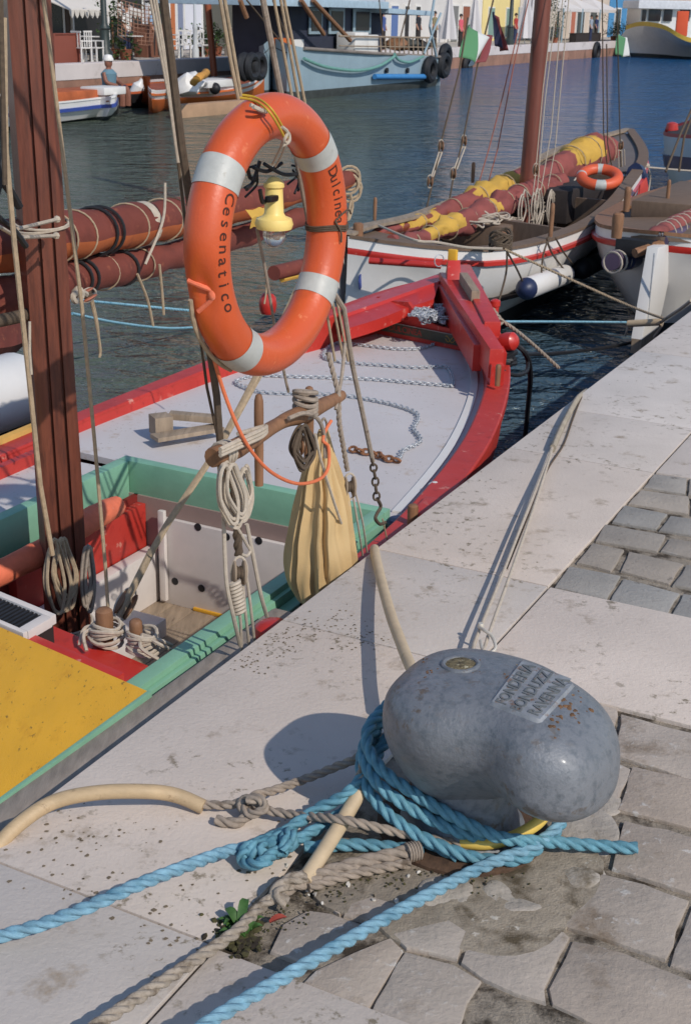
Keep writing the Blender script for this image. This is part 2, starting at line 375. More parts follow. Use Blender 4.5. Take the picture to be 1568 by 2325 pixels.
# near quay: dirt bed, wall face
QE = 1.70
bm = B()
prism(bm, [ST(-8, QE - 0.01, -3), ST(260, QE - 0.01, -3), ST(260, -60, -3), ST(-8, -60, -3)], (0, 0, 2.988))
obj('quay', bm, [m_mortar], kind='structure', smooth=False)
bm = B(); prism(bm, [ST(-8, QE - 0.008, -3), ST(260, QE - 0.008, -3), ST(260, QE + 0.0, -3), ST(-8, QE + 0.0, -3)], (0, 0, 2.93)); obj('quay_wall', bm, m_quayface, kind='structure', smooth=False)

def stones(name, polys, mt, z=0.0, bev=0.006, jitter=0.0, thick=0.03, tone=(0.88, 1.08), hue=0.03):
    bm = B(); lay = bm.loops.layers.float_color.new('tone')
    for poly in polys:
        n0 = len(bm.faces)
        P = [V(p) for p in poly]
        if jitter:
            Q = []
            for a, b_ in zip(P, P[1:] + P[:1]):
                L_ = (b_ - a).length; k = max(1, int(L_ / 0.045)); nn = (b_ - a).cross(UP).normalized()
                for i in range(k):
                    Q.append(a.lerp(b_, i / k) + nn * (jitter * mnoise.noise(a.lerp(b_, i / k) * 22)))
            P = Q
        dz = random.uniform(-0.002, 0.002) if jitter else 0
        P = [V((p.x, p.y, z - thick + dz)) for p in P]
        prism(bm, P, (0, 0, thick), bev)
        bm.faces.ensure_lookup_table(); t_ = random.uniform(*tone); h = random.uniform(-hue, hue)
        for f in bm.faces[n0:]:
            for l in f.loops: l[lay] = (t_ * (1 + h), t_, t_ * (1 - h), 1)
    return obj(name, bm, mt, kind='structure')
G = 0.0022
def srect(s0, s1, t0, t1, g=G): return [ST(s0 + g, t0 + g), ST(s1 - g, t0 + g), ST(s1 - g, t1 - g), ST(s0 + g, t1 - g)]
polys = []
J = [-6, -4.8, -3.5, -2.2, -0.95, 0.35, 1.67, 2.945, 3.56, 4.79, 5.45, 6.7, 8.0, 9.25, 10.5, 11.8, 13, 14.3, 15.6, 17, 18.4, 20, 24, 28, 34, 40, 60, 100, 180]
for a, b_ in zip(J, J[1:]): polys.append(srect(a, b_, 1.105, QE))
for s0, s1 in ((0.95, 1.665), (2.93, 3.56), (4.80, 5.45), (6.7, 7.3), (8.6, 9.2), (-0.6, 0.0)):
    t = 1.10
    for wd in (0.60, 1.2, 1.2, 1.2, 3): polys.append(srect(s0, s1, t - wd, t)); t -= wd
stones('quay_edge_paving', polys, m_slab, 0.0, 0.005)
# cobbled patch next to the edge slabs
def R4(x, y): return W(879.7 + x * .4389, 676.7 + y * .4389)
cob = [[(1378, 905), (1548, 925), (1540, 1008), (1325, 974)], [(1560, 928), (1780, 955), (1780, 1045), (1552, 1010)],
       [(1310, 988), (1560, 1022), (1556, 1112), (1243, 1058)], [(1570, 1024), (1800, 1060), (1800, 1150), (1568, 1116)],
       [(1222, 1068), (1446, 1112), (1385, 1192), (1160, 1152)], [(1462, 1118), (1640, 1145), (1600, 1228), (1402, 1194)], [(1652, 1148), (1800, 1170), (1800, 1262), (1612, 1232)],
       [(1122, 1166), (1440, 1222), (1392, 1306), (1072, 1250)], [(1460, 1236), (1690, 1278), (1670, 1364), (1410, 1302)],
       [(1060, 1262), (1222, 1298), (1152, 1408), (978, 1364)], [(1246, 1304), (1526, 1368), (1456, 1472), (1206, 1404)], [(1542, 1376), (1760, 1400), (1760, 1530), (1474, 1480)],
       [(938, 1380), (1206, 1430), (1128, 1552), (862, 1490)], [(1222, 1442), (1506, 1520), (1448, 1622), (1146, 1560)], [(1526, 1524), (1760, 1560), (1760, 1690), (1466, 1632)]]
polys = [[R4(*q) for q in p] for p in cob]
def setts(s0, s1, t0, t1, ds, dt):                        # plain bond where the patch runs out of frame
    out = []; s = s0; r_ = 0
    while s < s1 - 0.02:
        e = min(s1, s + ds); t = t0 - (r_ % 2) * dt * 0.5; 
        while t > t1:
            a = min(t0, t); q = max(t1, t - dt * random.uniform(0.85, 1.15)); 
            if a - q > 0.03: out.append([ST(s + .005, a - .005), ST(e - .005, a - .005), ST(e - .005, q + .005), ST(s + .005, q + .005)])
            t = q
        s = e; r_ += 1
    return out
polys += setts(3.575, 4.79, 0.40, -6, 0.2, 0.24)
stones('cobbled_paving', polys, m_cobble, -0.003, 0.007, 0.007, tone=(0.84, 1.08), hue=0.05)
# big irregular pavers round the bollard
def R3(x, y): return W(676.7 + x * .5684, 1759.5 + y * .5684)
def R1(x, y): return W(812 + x * .4821, 1387 + y * .4821)
pav = [[(1335, -40), (1640, 20), (1570, 208), (1277, 132)], [(1300, 180), (1560, 236), (1640, 256), (1590, 478), (1255, 366), (1278, 270)],
       [(1205, 385), (1380, 432), (1560, 495), (1465, 733), (1280, 662), (1090, 606), (985, 552), (1110, 470)], [(1575, 510), (1800, 560), (1780, 860), (1482, 748)],
       [(690, 626), (800, 616), (910, 567), (1010, 570), (1082, 640), (985, 842), (988, 905), (870, 860), (740, 806), (645, 742)],
       [(1096, 650), (1300, 700), (1440, 758), (1680, 850), (1600, 1060), (1300, 1040), (1010, 906), (998, 842)],
       [(428, 694), (620, 748), (730, 812), (640, 994), (600, 1080), (400, 1040), (270, 966)],
       [(372, 632), (500, 588), (600, 572), (680, 620), (632, 733), (520, 706), (432, 686)], [(70, 770), (220, 700), (366, 640), (420, 690), (340, 820), (252, 965), (120, 895), (0, 838)],
       [(40, 530), (130, 545), (278, 600), (200, 660), (70, 712), (0, 742), (-110, 700), (-60, 590)], [(205, 502), (290, 478), (440, 520), (400, 575), (320, 592), (185, 556)],
       [(135, 505), (192, 500), (168, 548), (140, 535)], [(300, 440), (380, 415), (430, 420), (420, 500), (330, 472)]]
pav1 = [[(1236, 482), (1552, 566), (1700, 600), (1680, 820), (1540, 782), (1214, 676)], [(1190, 692), (1284, 736), (1206, 930), (1140, 900), (1060, 860), (1120, 740)],
        [(1060, 380), (1225, 440), (1200, 660), (1100, 640)]]
polys = [[R3(*q) for q in p] for p in pav] + [[R1(*q) for q in p] for p in pav1]
polys += setts(1.68, 2.92, 0.18, -6, 0.31, 0.45)
stones('large_paving', polys, m_paver, -0.003, 0.006, 0.009, tone=(0.86, 1.10), hue=0.035)
# cement collar with embedded boulders around the bollard foot
bm = B()
cc = ST(2.13, 0.82)
rim = []
for k in range(48):
    a = 2 * math.pi * k / 48; r_ = 0.28 + 0.07 * mnoise.noise(V((math.cos(a) * 2, math.sin(a) * 2, 3)))
    rim.append(cc + DV * (r_ * math.cos(a)) * 1.0 + NV * (r_ * math.sin(a)) * 1.05 + V((0, 0, -0.02)))
prism(bm, rim, (0, 0, 0.0175), 0.004)
obj('cement_collar', bm, m_dirtcem, kind='structure')
bm = B()
for (x, y, sx, sy) in [(1160, 195, 95, 78), (1075, 375, 110, 60), (865, 470, 100, 60), (590, 450, 92, 50), (660, 520, 60, 40), (1230, 90, 50, 40)]:
    ctr = R3(x, y); ex = (R3(x + sx, y) - ctr).length; ey = (R3(x, y + sy) - ctr).length
    ctr.z = -0.006; sphere(bm, ctr, 1, 24, (ex * 1.3, ey * 1.35, 0.0085))
jit(bm, 0.016, 8)
jit(bm, 0.003, 40)
obj('cement_boulders', bm, mat('rounded_cement', c(172, 162, 150), 0.9, 0.16, 9, 0.005, 70, spots=(c(120, 108, 90), 0.52, 14, 0.16)), kind='structure')

# lichen and brown dirt spots on the slabs
bm = B()
def spotat(p, r_):
    n = random.randint(6, 9); a0 = random.random() * 6; ring_ = [bm.verts.new(p + V((r_ * random.uniform(.6, 1.3) * math.cos(a0 + k * 6.283 / n), r_ * random.uniform(.6, 1.3) * math.sin(a0 + k * 6.283 / n), 0))) for k in range(n)]
    bm.faces.new(ring_)
for _ in range(240):
    x, y = random.choice([(610, 1470), (700, 1425), (760, 1410), (560, 1500), (650, 1440), (820, 1450)]); p = W(x + random.gauss(0, 34), y + random.gauss(0, 16))
    if stz(p)[1] < 1.68: spotat(V((p.x, p.y, .0012)), random.uniform(.0012, .004))
for _ in range(110):
    x, y = random.choice([(70, 1950), (160, 2000), (240, 2030), (330, 2075), (120, 1880), (200, 1900), (380, 2120), (350, 1880), (560, 1960), (640, 1850), (420, 2040)]); p = W(x + random.gauss(0, 38), y + random.gauss(0, 26))
    if stz(p)[1] < 1.68: spotat(V((p.x, p.y, .0012)), random.uniform(.0015, .0055))
for _ in range(80):
    p = ST(random.uniform(3.6, 7), 1.70 - abs(random.gauss(0, .10)) - .01, .0012); spotat(p, random.uniform(.001, .004))
obj('dirt_spots', bm, mat('brown_grey_dirt', c(118, 104, 84), .95, .3, 30), kind='stuff', smooth=False)

# ============================================================ BOLLARD AND THE LINES ROUND IT
base = ST(2.24, 0.84)
bol = thing('mooring_bollard', base, 'big grey cast iron bollard with a bean shaped head, wrapped in turquoise rope', 'bollard')
def head_stations():
    # t, s centre, z centre, half width, half height
    # t, s centre, z centre, half width, half height up, half height down, how much the underside narrows
    K = [(1.010, 2.225, .285, .000, .000, .000, 0), (1.006, 2.225, .285, .055, .040, .05, .1), (.988, 2.225, .285, .105, .072, .10, .2), (.955, 2.225, .285, .147, .095, .15, .3), (.905, 2.222, .285, .174, .108, .20, .38),
         (.85, 2.222, .284, .184, .113, .20, .42), (.79, 2.234, .282, .172, .117, .185, .50), (.73, 2.230, .278, .163, .122, .135, .42), (.68, 2.200, .274, .166, .126, .106, .10), (.635, 2.190, .270, .162, .124, .102, .0),
         (.592, 2.186, .266, .150, .114, .096, .0), (.556, 2.186, .262, .127, .095, .083, .0), (.527, 2.186, .258, .086, .066, .060, .0), (.513, 2.186, .256, .040, .032, .030, .0), (.510, 2.186, .256, .0, .0, .0, 0)]
    rows = []
    for t, s, z, hw, hu, hdn, nar in K:
        row = []
        for k in range(32):
            a = 2 * math.pi * k / 32; ca, sa = math.cos(a), math.sin(a); e = 0.64 if sa > 0 else 0.95
            x = math.copysign(abs(ca) ** e, ca) * hw * (1 - nar * max(0, -sa)); y = math.copysign(abs(sa) ** e, sa) * (hu if sa > 0 else hdn)
            row.append(ST(s + x, t, z + y))
        rows.append(row)
    return rows
bm = B(); grid(bm, head_stations(), closed=True); bmesh.ops.remove_doubles(bm, verts=bm.verts, dist=0.002)
jit(bm, 0.003, 9)
hd = obj('bollard_head', bm, m_iron, bol)
sub = hd.modifiers.new('subdivision', 'SUBSURF'); sub.levels = 2; sub.render_levels = 2
bm = B(); lathe(bm, ST(2.26, .85, -.01), [(.15, 0), (.145, .012), (.125, .03), (.115, .06), (.112, .12), (.115, .2), (.12, .26)], 28)
obj('bollard_neck', bm, m_iron, bol)
bm = B(); lathe(bm, ST(2.26, .85, -.012), [(.185, 0), (.185, .018), (.178, .022), (.15, .022)], 28); obj('base_flange', bm, m_rustdk, bol)
# recess, relief plate and rust follow the curved top of the head
from mathutils.bvhtree import BVHTree
dg = bpy.context.evaluated_depsgraph_get(); dg.update(); tree = BVHTree.FromObject(hd, dg)
def on_head(x, y):
    r_ = ray(x, y).normalized(); o_ = CAMP - base; h = tree.ray_cast(o_, r_)
    if h[0] is None: return on_head(x * .8 + 1130 * .2, y * .8 + 1620 * .2)
    nrm = h[1] if h[1].dot(r_) < 0 else -h[1]
    return h[0] + base, nrm
hc, hn = on_head(1045, 1508)
hx = hn.cross(NV).normalized(); hy = hn.cross(hx)
bm = B(); tube(bm, [hc + hx * (.036 * math.cos(a)) + hy * (.036 * math.sin(a)) - hn * .001 for a in [2 * math.pi * k / 28 for k in range(28)]], .0055, 8, closed=True); obj('hole_rim', bm, m_iron, bol)
bm = B(); lathe(bm, hc - hn * .004, [(.034, 0), (.034, .004), (.030, .0052), (.022, .0062), (.012, .0078), (.003, .0075)], 24, hn); jit(bm, .003, 120); obj('rusty_hole_filling', bm, mat('gritty_rust', c(116, 104, 76), .9, .5, 90, .004, 200, spots=(c(214, 204, 170), .58, 110, .05), spots2=(c(60, 48, 34), .55, 60, .1)), bol)
PQ = ((1102, 1601), (1226, 1648), (1320, 1546), (1180, 1493))       # lower left, lower right, upper right, upper left
def plq(u, v_):
    a0, a1, a2, a3 = PQ; x = (a0[0] * (1 - u) + a3[0] * u) * (1 - v_) + (a1[0] * (1 - u) + a2[0] * u) * v_; y = (a0[1] * (1 - u) + a3[1] * u) * (1 - v_) + (a1[1] * (1 - u) + a2[1] * u) * v_
    return on_head(x, y)
bm = B(); N_ = 14
G_ = [[plq(i / N_, j / N_) for j in range(N_ + 1)] for i in range(N_ + 1)]
for i in range(N_ + 1):
    for j in range(N_ + 1):
        e = (i in (0, N_)) or (j in (0, N_)); p, nn_ = G_[i][j]; G_[i][j] = bm.verts.new(p + nn_ * (-.002 if e else (.0052 if (i in (1, N_ - 1) or j in (1, N_ - 1)) else .0034)))
for i in range(N_):
    for j in range(N_): bm.faces.new((G_[i][j], G_[i + 1][j], G_[i + 1][j + 1], G_[i][j + 1]))
obj('relief_plate', bm, m_irontxt, bol)
bm = B()
for i, wd_ in enumerate(('FONDERIA', 'BONDUZZI', 'RAVENNA')):
    def f(co, i=i):
        u = .5 + co.x / .235; v_ = (.22 + .28 * i) - co.y / .150
        p, nn_ = plq(min(.97, max(.03, u)), min(.97, max(.03, v_))); return p + nn_ * (.0032 + co.z * 1.2)
    add_text(bm, wd_, .040, None, None, None, .0020, .0006, f)
obj('raised_lettering', bm, mat('dark_grey_lettering', c(104, 107, 108), .6, .2, 30, spots=(c(112, 82, 60), .58, 60, .1)), bol, smooth=False)
bm = B()
for q in range(60):
    p, nn_ = on_head(1285 + random.gauss(0, 26), 1620 + random.gauss(0, 24)); sphere(bm, p - nn_ * .0042, .0060 * random.uniform(.4, 1.2), 8, (1, 1, 1))
for q in range(40):
    p, nn_ = on_head(1120 + random.gauss(0, 40), 1535 + random.gauss(0, 18)); sphere(bm, p - nn_ * .0028, .0036 * random.uniform(.4, 1.1), 8, (1, 1, 1))
for q in range(30):
    p, nn_ = on_head(945 + random.gauss(0, 18), 1500 + random.gauss(0, 6)); sphere(bm, p - nn_ * .003, .004 * random.uniform(.4, 1.1), 8, (1, 1, 1))
jit(bm, .003, 90); o_ = obj('rust_blisters', bm, m_rust, bol, kind='stuff')

# turquoise rope
rb = .0138
def PW(*a): return [W(x, y, z) for x, y, z in a]
bk = lambda s, t, z: ST(s, t, z)
bm = B()
strands = [
    PW((880, 1600, .20), (838, 1650, .19), (836, 1700, .17), (872, 1752, .15), (930, 1795, .13), (1000, 1838, .11), (1080, 1880, .085), (1150, 1905, .065), (1250, 1912, .035), (1350, 1920, .018), (1445, 1926, .014)),
    PW((870, 1630, .17), (828, 1690, .155), (834, 1745, .14), (878, 1798, .12), (950, 1845, .09), (1020, 1880, .07), (1060, 1895, .055), (1110, 1905, .04)),
    PW((860, 1650, .14), (822, 1715, .125), (828, 1778, .105), (868, 1835, .08), (930, 1885, .055), (1010, 1925, .035), (1090, 1950, .022), (1180, 1950, .02), (1235, 1910, .03), (1272, 1862, .04)) + [bk(2.42, .72, .06), bk(2.46, .85, .08), bk(2.4, 1.0, .11), bk(2.3, 1.06, .13)],
    PW((862, 1680, .11), (826, 1740, .10), (838, 1800, .08), (885, 1850, .06), (940, 1895, .038), (1040, 1945, .018)),
]
for s_ in strands: laid(bm, s_, rb)
laid(bm, PW((690, 1925, .02), (800, 1918, .02), (900, 1925, .018), (960, 1935, .018)), rb)
laid(bm, PW((600, 1925, .03), (660, 1880, .03), (720, 1838, .05), (790, 1800, .09), (840, 1740, .12), (900, 1640, .15)) , rb)
laid(bm, PW((620, 1940, .03), (680, 1905, .03), (740, 1870, .035), (800, 1830, .05)), rb)
for k in range(4):                                        # the knot
    cpx, cpy = 585 + 18 * k, 1938 - 8 * k
    pts = [W(cpx + 34 * math.cos(a) * (1 - .1 * k) - 10 * math.sin(a), cpy + 24 * math.sin(a), .022 + .014 * math.sin(a * 2 + k) + .012) for a in [i * math.pi / 4 + k for i in range(7)]]
    laid(bm, pts, rb * .95)
laid(bm, mi=1, r=rb * .97, pts=PW((-60, 2140, .02), (60, 2110, .03), (180, 2068, .06), (300, 2015, .08), (420, 1968, .06), (520, 1932, .03), (600, 1920, .025)))
laid(bm, mi=1, r=rb * .97, pts=PW((400, 2375, .10), (500, 2305, .09), (640, 2222, .08), (780, 2140, .065), (920, 2060, .045), (1060, 1985, .03), (1150, 1945, .03), (1220, 1915, .04), (1270, 1862, .05)) + [bk(2.42, .70, .07)])
obj('mooring_rope', bm, [m_blue, mat('sun_faded_turquoise_rope', c(120, 160, 178), 0.65, 0.22, 40, 0.0012, 500, spots=(c(78, 124, 146), 0.54, 14, 0.15))], None, 'turquoise twisted rope wound round the grey bollard, knotted on the quay', 'rope')
# yellow hose sleeve on the bollard
bm = B(); tube(bm, spl(PW((1045, 1912, .03), (1100, 1916, .035), (1160, 1902, .045), (1215, 1872, .07), (1244, 1838, .10)), 8), .0135, 12)
ys = obj('hose_sleeve', bm, m_yhose, None, 'short yellow hose sleeve curling round the foot of the grey bollard', 'hose')
# grey laid rope: from tan hose, knot, to the bollard
hp = .0105
bm = B()
laid(bm, PW((455, 1826, .02), (510, 1828, .02), (560, 1822, .03), (600, 1838, .03), (680, 1852, .035), (770, 1860, .07), (860, 1880, .06), (940, 1898, .04), (1045, 1915, .03)), hp)
laid(bm, PW((548, 1835, .03), (575, 1808, .035), (620, 1795, .03), (690, 1770, .03), (760, 1742, .06), (820, 1715, .09), (900, 1650, .12)), hp)
laid(bm, PW((600, 1828, .04), (570, 1812, .045), (545, 1828, .03), (562, 1850, .02), (535, 1868, .012), (490, 1862, .012)), hp * 1.15)
laid(bm, PW((560, 1818, .05), (590, 1815, .055), (600, 1836, .04), (570, 1848, .03), (548, 1832, .03)), hp)
obj('hemp_rope', bm, m_hemp, None, 'grey brown rope knotted on the slabs between tan hose and bollard', 'rope')
bm = B(); tube(bm, spl(PW((-90, 2030, -.12), (-20, 1940, -.02), (40, 1875, .02), (120, 1822, .045), (220, 1800, .06), (330, 1797, .055), (400, 1806, .035), (462, 1832, .017)), 10), lambda u: .0165, 14, flat=1.0)
obj('chafe_hose', bm, m_leather, None, 'tan hose over a mooring line, arching from the quay edge at bottom left', 'hose')
# second rope with whipping
bm = B()
laid(bm, PW((950, 1930, .02), (880, 1945, .02), (800, 1965, .02), (720, 1990, .018), (640, 2020, .015)), .0165)
laid(bm, PW((930, 1960, .014), (860, 1972, .013), (780, 1990, .013), (700, 2015, .013)), .011)
for k in range(5): 
    p = W(925 + k * 6, 1936 - k * 1.5, .022); q = (W(960, 1928, .022) - W(900, 1942, .022)).normalized(); s_ = q.cross(UP)
    tube(bm, [p + s_ * (.019 * math.cos(a)) + UP * (.019 * math.sin(a)) for a in [i * math.pi / 6 for i in range(12)]], .003, 6, closed=True)
obj('spliced_rope', bm, m_hemp, None, 'grey spliced rope with a whipped end lying below the turquoise coils', 'rope')
bm = B(); laid(bm, PW((835, 1700, .16), (815, 1780, .10), (800, 1830, .07)), .012)
tube(bm, spl(PW((815, 1800, .085), (780, 1860, .055), (730, 1940, .035), (690, 2000, .02)), 8), .0165, 14, mi=1)
laid(bm, PW((705, 1985, .025), (650, 2015, .02), (610, 2045, .018), (575, 2075, .018), (540, 2112, .018), (470, 2162, .018), (380, 2222, .03), (250, 2308, .05), (120, 2400, .07)), .0125, mi=2)
laid(bm, PW((690, 1990, .03), (655, 2000, .035), (625, 2030, .03), (650, 2050, .015)), .014, mi=2)
obj('worn_mooring_line', bm, [m_dirtyrope, m_cream, m_dirtyrope], None, 'frayed dirty white line with cream hose sleeve, running past the weed', 'rope')
# hoses and lines up to the quay edge
bm = B(); tube(bm, spl(PW((850, 1246, -.02), (852, 1262, .012), (868, 1330, .05), (888, 1400, .08), (908, 1455, .10), (930, 1510, .12), (960, 1570, .14)), 10), .0155, 14)
obj('cream_hose', bm, m_cream, None, 'cream hose arching from the quay edge to the back of the bollard', 'hose')
bm = B()
for dx in (-8, 8):
    tube(bm, spl(PW((1255, 1008, .02), (1238 + dx * .3, 1060, .03), (1200 + dx * .8, 1165, .045), (1150 + dx * 1.1, 1300, .05), (1102 + dx * 1.5, 1425, .05), (1085 + dx * 1.5, 1475, .05), (1075, 1520, .10)), 10), .0052, 8)
obj('twin_mooring_line', bm, m_white_rope, None, 'pale doubled mooring line running over the slabs behind the bollard', 'rope')
bm = B(); tube(bm, spl(PW((1330, 890, -.06), (1312, 904, .004), (1298, 925, .02), (1272, 975, .022), (1254, 1018, .02)), 8), .0175, 12, flat=.7)
obj('leather_sleeve', bm, mat('grey_leather', c(158, 146, 128), .7, .2, 20, .001, 90), None, 'flat grey leather chafe sleeve where a line crosses the quay edge', 'sleeve')
bm = B(); tube(bm, spl(PW((1330, 890, -.05), (1318, 905, .003), (1300, 950, .006), (1278, 1010, .006), (1240, 1070, .01), (1195, 1180, .02), (1150, 1290, .02)), 8), .0035, 6)
obj('thin_dark_line', bm, m_hempdk, None, 'thin dark line lying beside the grey leather sleeve and pale doubled line', 'rope')
bm = B()
tube(bm, spl(PW((1088, 1425, .058), (1100, 1432, .066), (1116, 1445, .06), (1124, 1470, .05), (1112, 1482, .045), (1096, 1478, .05), (1090, 1455, .05)), 6), .0048, 8)
lathe(bm, W(1090, 1425, .05), [(.009, 0), (.010, .006), (.007, .014)], 10)
obj('shackle', bm, mat('cream_metal', c(206, 198, 184), .5, .1, 20, metal=.3), None, 'pale bow shackle joining the lines just behind the bollard', 'shackle')

# weed and litter
wd = W(545, 2110, 0)
weed = thing('weed_plant', wd, 'small green weed growing from the joint beside the worn mooring line', 'plant')
def leaf(bm, b0, dr, ln, wdh, lift, curl=.4):
    dr = dr.normalized(); sd_ = dr.cross(UP).normalized(); rows = []
    for i in range(6):
        u = i / 5; p = b0 + dr * (ln * u) + UP * (lift * math.sin(u * 2.2) * ln); ww = wdh * math.sin(math.pi * min(1, .12 + u * .86)) ** .7
        rows.append([p - sd_ * ww + UP * ww * curl, p, p + sd_ * ww + UP * ww * curl])
    grid(bm, rows)
bm = B()
for k in range(48):
    a = random.uniform(0, 6.28); leaf(bm, wd + V((random.uniform(-.028, .028), random.uniform(-.022, .022), 0)), V((math.cos(a), math.sin(a), 0)), random.uniform(.012, .032), random.uniform(.003, .007), random.uniform(.2, .7))
leaf(bm, wd, V((.1, .5, 0)), .05, .010, .8); leaf(bm, wd, V((-.3, .3, 0)), .045, .010, .6)
obj('leaf', bm, m_leaf, weed)
bm = B()
for k in range(130):
    p = W(545 + random.gauss(0, 30), 2125 + random.gauss(0, 22), 0); sphere(bm, p, random.uniform(.003, .009), 6, (1, 1, .6))
jit(bm, .004, 70); obj('moss', bm, m_moss, None, kind='stuff')
bm = B()
for k in range(240):
    x, y = random.choice([(760, 2020), (820, 2000), (900, 1985), (640, 2085), (700, 2050), (560, 2130), (1000, 1975), (1120, 2000)]); p = W(x + random.gauss(0, 38), y + random.gauss(0, 16), 0)
    sphere(bm, p, random.uniform(.001, .0035), 6, (1, 1, .6))
jit(bm, .003, 90); obj('dirt_crumbs', bm, m_moss, kind='stuff')
bm = B()
for k in range(14):
    p = W(800 + random.gauss(0, 60), 2015 + random.gauss(0, 28), 0); sphere(bm, p, random.uniform(.0025, .006), 6, (1, 1.3, .7))
jit(bm, .004, 90); obj('pale_gravel', bm, m_grit, kind='stuff')
bm = B(); leaf(bm, W(612, 2095, .012), V((.9, .3, 0)), .034, .009, .2, .5); obj('dry_leaf', bm, m_redleaf, None, 'dry red leaf lying on the paving right of the green weed', 'leaf')

# ============================================================ THE RED BOAT
boat = thing('sailing_boat', ST(4.2, 2.85, -.95), 'red gunwaled wooden sailing boat with white deck, moored along the quay beside the bollard', 'boat')
SH = [(-1.0, 1.78, -.09), (.6, 1.78, -.11), (2.0, 1.77, -.135), (3.0, 1.77, -.15), (3.8, 1.80, -.17), (4.5, 1.87, -.19), (5.4, 2.02, -.19), (6.3, 2.27, -.17), (6.9, 2.52, -.13), (7.35, 2.78, -.08), (7.7, 3.02, -.03), (7.95, 3.24, .02)]
PT = [(7.95, 3.34, .02), (7.62, 3.55, -.02), (7.1, 3.65, -.05), (6.5, 3.77, -.11), (6.0, 3.86, -.17), (4.9, 3.91, -.20), (4.0, 3.90, -.21), (3.0, 3.90, -.20), (1.5, 3.88, -.15), (-1.0, 3.8, -.1)]
DECKZ = -.25
stb = spl([V(p) for p in SH], 6); prt = spl([V(p) for p in PT], 6)
def inset(pts, d, sgn):                                   # move a plan curve sideways (s, t space)
    out = []
    for i, p in enumerate(pts):
        a = pts[max(0, i - 1)]; b_ = pts[min(len(pts) - 1, i + 1)]; q = (b_ - a); n = V((-q.y, q.x, 0)).normalized()
        out.append(p + n * d * sgn)
    return out
S3 = lambda p: ST(p.x, p.y, p.z)
def gunwale(curve, sgn, s0, s1, wd=.115, th=.045, over=.012):
    bm = B(); P = [p for p in curve if s0 <= p.x <= s1]
    I = inset(P, wd, sgn); O = inset(P, -over, sgn)
    rows = [[S3(o), S3(o) - UP * th, S3(i_) - UP * th, S3(i_) - UP * .006, S3(i_) + (S3(o) - S3(i_)) * .08 + UP * .002] for o, i_ in zip(O, I)]
    rows = [[r_[0] - UP * .008, r_[0] + (r_[2] - r_[1]) * .06, r_[4], r_[3], r_[2], r_[1]] for r_ in rows]
    grid(bm, rows, closed=True); return bm
o_ = obj('gunwale', gunwale(stb, 1, 3.72, 9), m_red, boat)
obj('gunwale', gunwale(prt, 1, -2, 9, .10, .05), m_red, boat)
obj('covering_board', gunwale(stb, 1, -2, 3.3, .155, .04), m_greywood, boat)
obj('covering_board', gunwale(stb, 1, 3.3, 3.74, .12, .04), m_dark, boat)
# inner bulwark walls
def bulwark(curve, s0, s1, d, lean=.02):
    bm = B(); P = [p for p in curve if s0 <= p.x <= s1]; I = inset(P, d, 1); J_ = inset(P, d + .02, 1)
    grid(bm, [[S3(a) - UP * .01, V((S3(b_).x, S3(b_).y, DECKZ - .02)), V((S3(b_).x, S3(b_).y, DECKZ - .02)) - (S3(b_) - S3(a)) * 1.2, S3(a) - UP * .01 - (S3(b_) - S3(a)) * 1.2] for a, b_ in zip(I, J_)], closed=True); return bm
obj('bulwark', bulwark(stb, 3.72, 9, .112), m_red, boat); obj('bulwark', bulwark(prt, -2, 9, .098), m_red, boat)
# red toe rail on the port side deck
bm = B(); P = [p for p in inset(prt, .20, 1) if p.x < 4.4]
grid(bm, [[V((S3(p).x, S3(p).y, 0)) + NV * a + UP * z for a, z in ((-.022, DECKZ - .01), (-.02, DECKZ + .05), (.02, DECKZ + .05), (.022, DECKZ - .01))] for p in P], closed=True)
obj('toe_rail', bm, m_red, boat)
# hull skin
bm = B()
allp = stb + prt
cen = V((3.2, 2.9, 0))
def hrow(z, k):
    return [S3(V((p.x, p.y + (3.1 - p.y) * k * (1.0 if p.x < 7 else 1.6), z))) - DV * (k * .9 * max(0, p.x - 6.5) ** 1.0 * .5) for p in allp]
rows = [[S3(p) - UP * .03 for p in allp], hrow(-.45, .03), hrow(-.8, .12), hrow(-1.15, .35), hrow(-1.5, .8)]
grid(bm, rows); obj('hull', bm, m_red, boat)
# decks
bm = B()
inn = [p for p in inset(stb, .10, 1)] + [p for p in inset(prt, .09, 1)]
fore = [p for p in inn if p.x >= 4.33]
prism(bm, [ST(p.x, p.y, DECKZ - .03) for p in fore], UP * .03)
sp = [p for p in inset(stb, .10, 1) if p.x < 4.331]; pp = [p for p in inset(prt, .09, 1) if p.x < 4.331]
prism(bm, [ST(p.x, p.y, DECKZ - .032) for p in sp] + [ST(4.332, 1.95, DECKZ - .032), ST(4.332, 2.05, DECKZ - .032), ST(-1, 2.05, DECKZ - .032)], UP * .03)
prism(bm, [ST(p.x, p.y, DECKZ - .032) for p in pp] + [ST(-1, 3.26, DECKZ - .032), ST(4.332, 3.26, DECKZ - .032), ST(4.332, 3.7, DECKZ - .032)], UP * .03)
obj('deck', bm, m_deck, boat)
bm = B(); prism(bm, [ST(p.x, p.y, DECKZ + .001) for p in [q for q in inset(stb, .16, 1) if 4.4 < q.x < 7.0]] + [ST(p.x, p.y, DECKZ + .001) for p in [q for q in inset(stb, .20, 1) if 4.4 < q.x < 7.0]][::-1], UP * .008)
obj('deck_margin_plank', bm, m_white, boat)
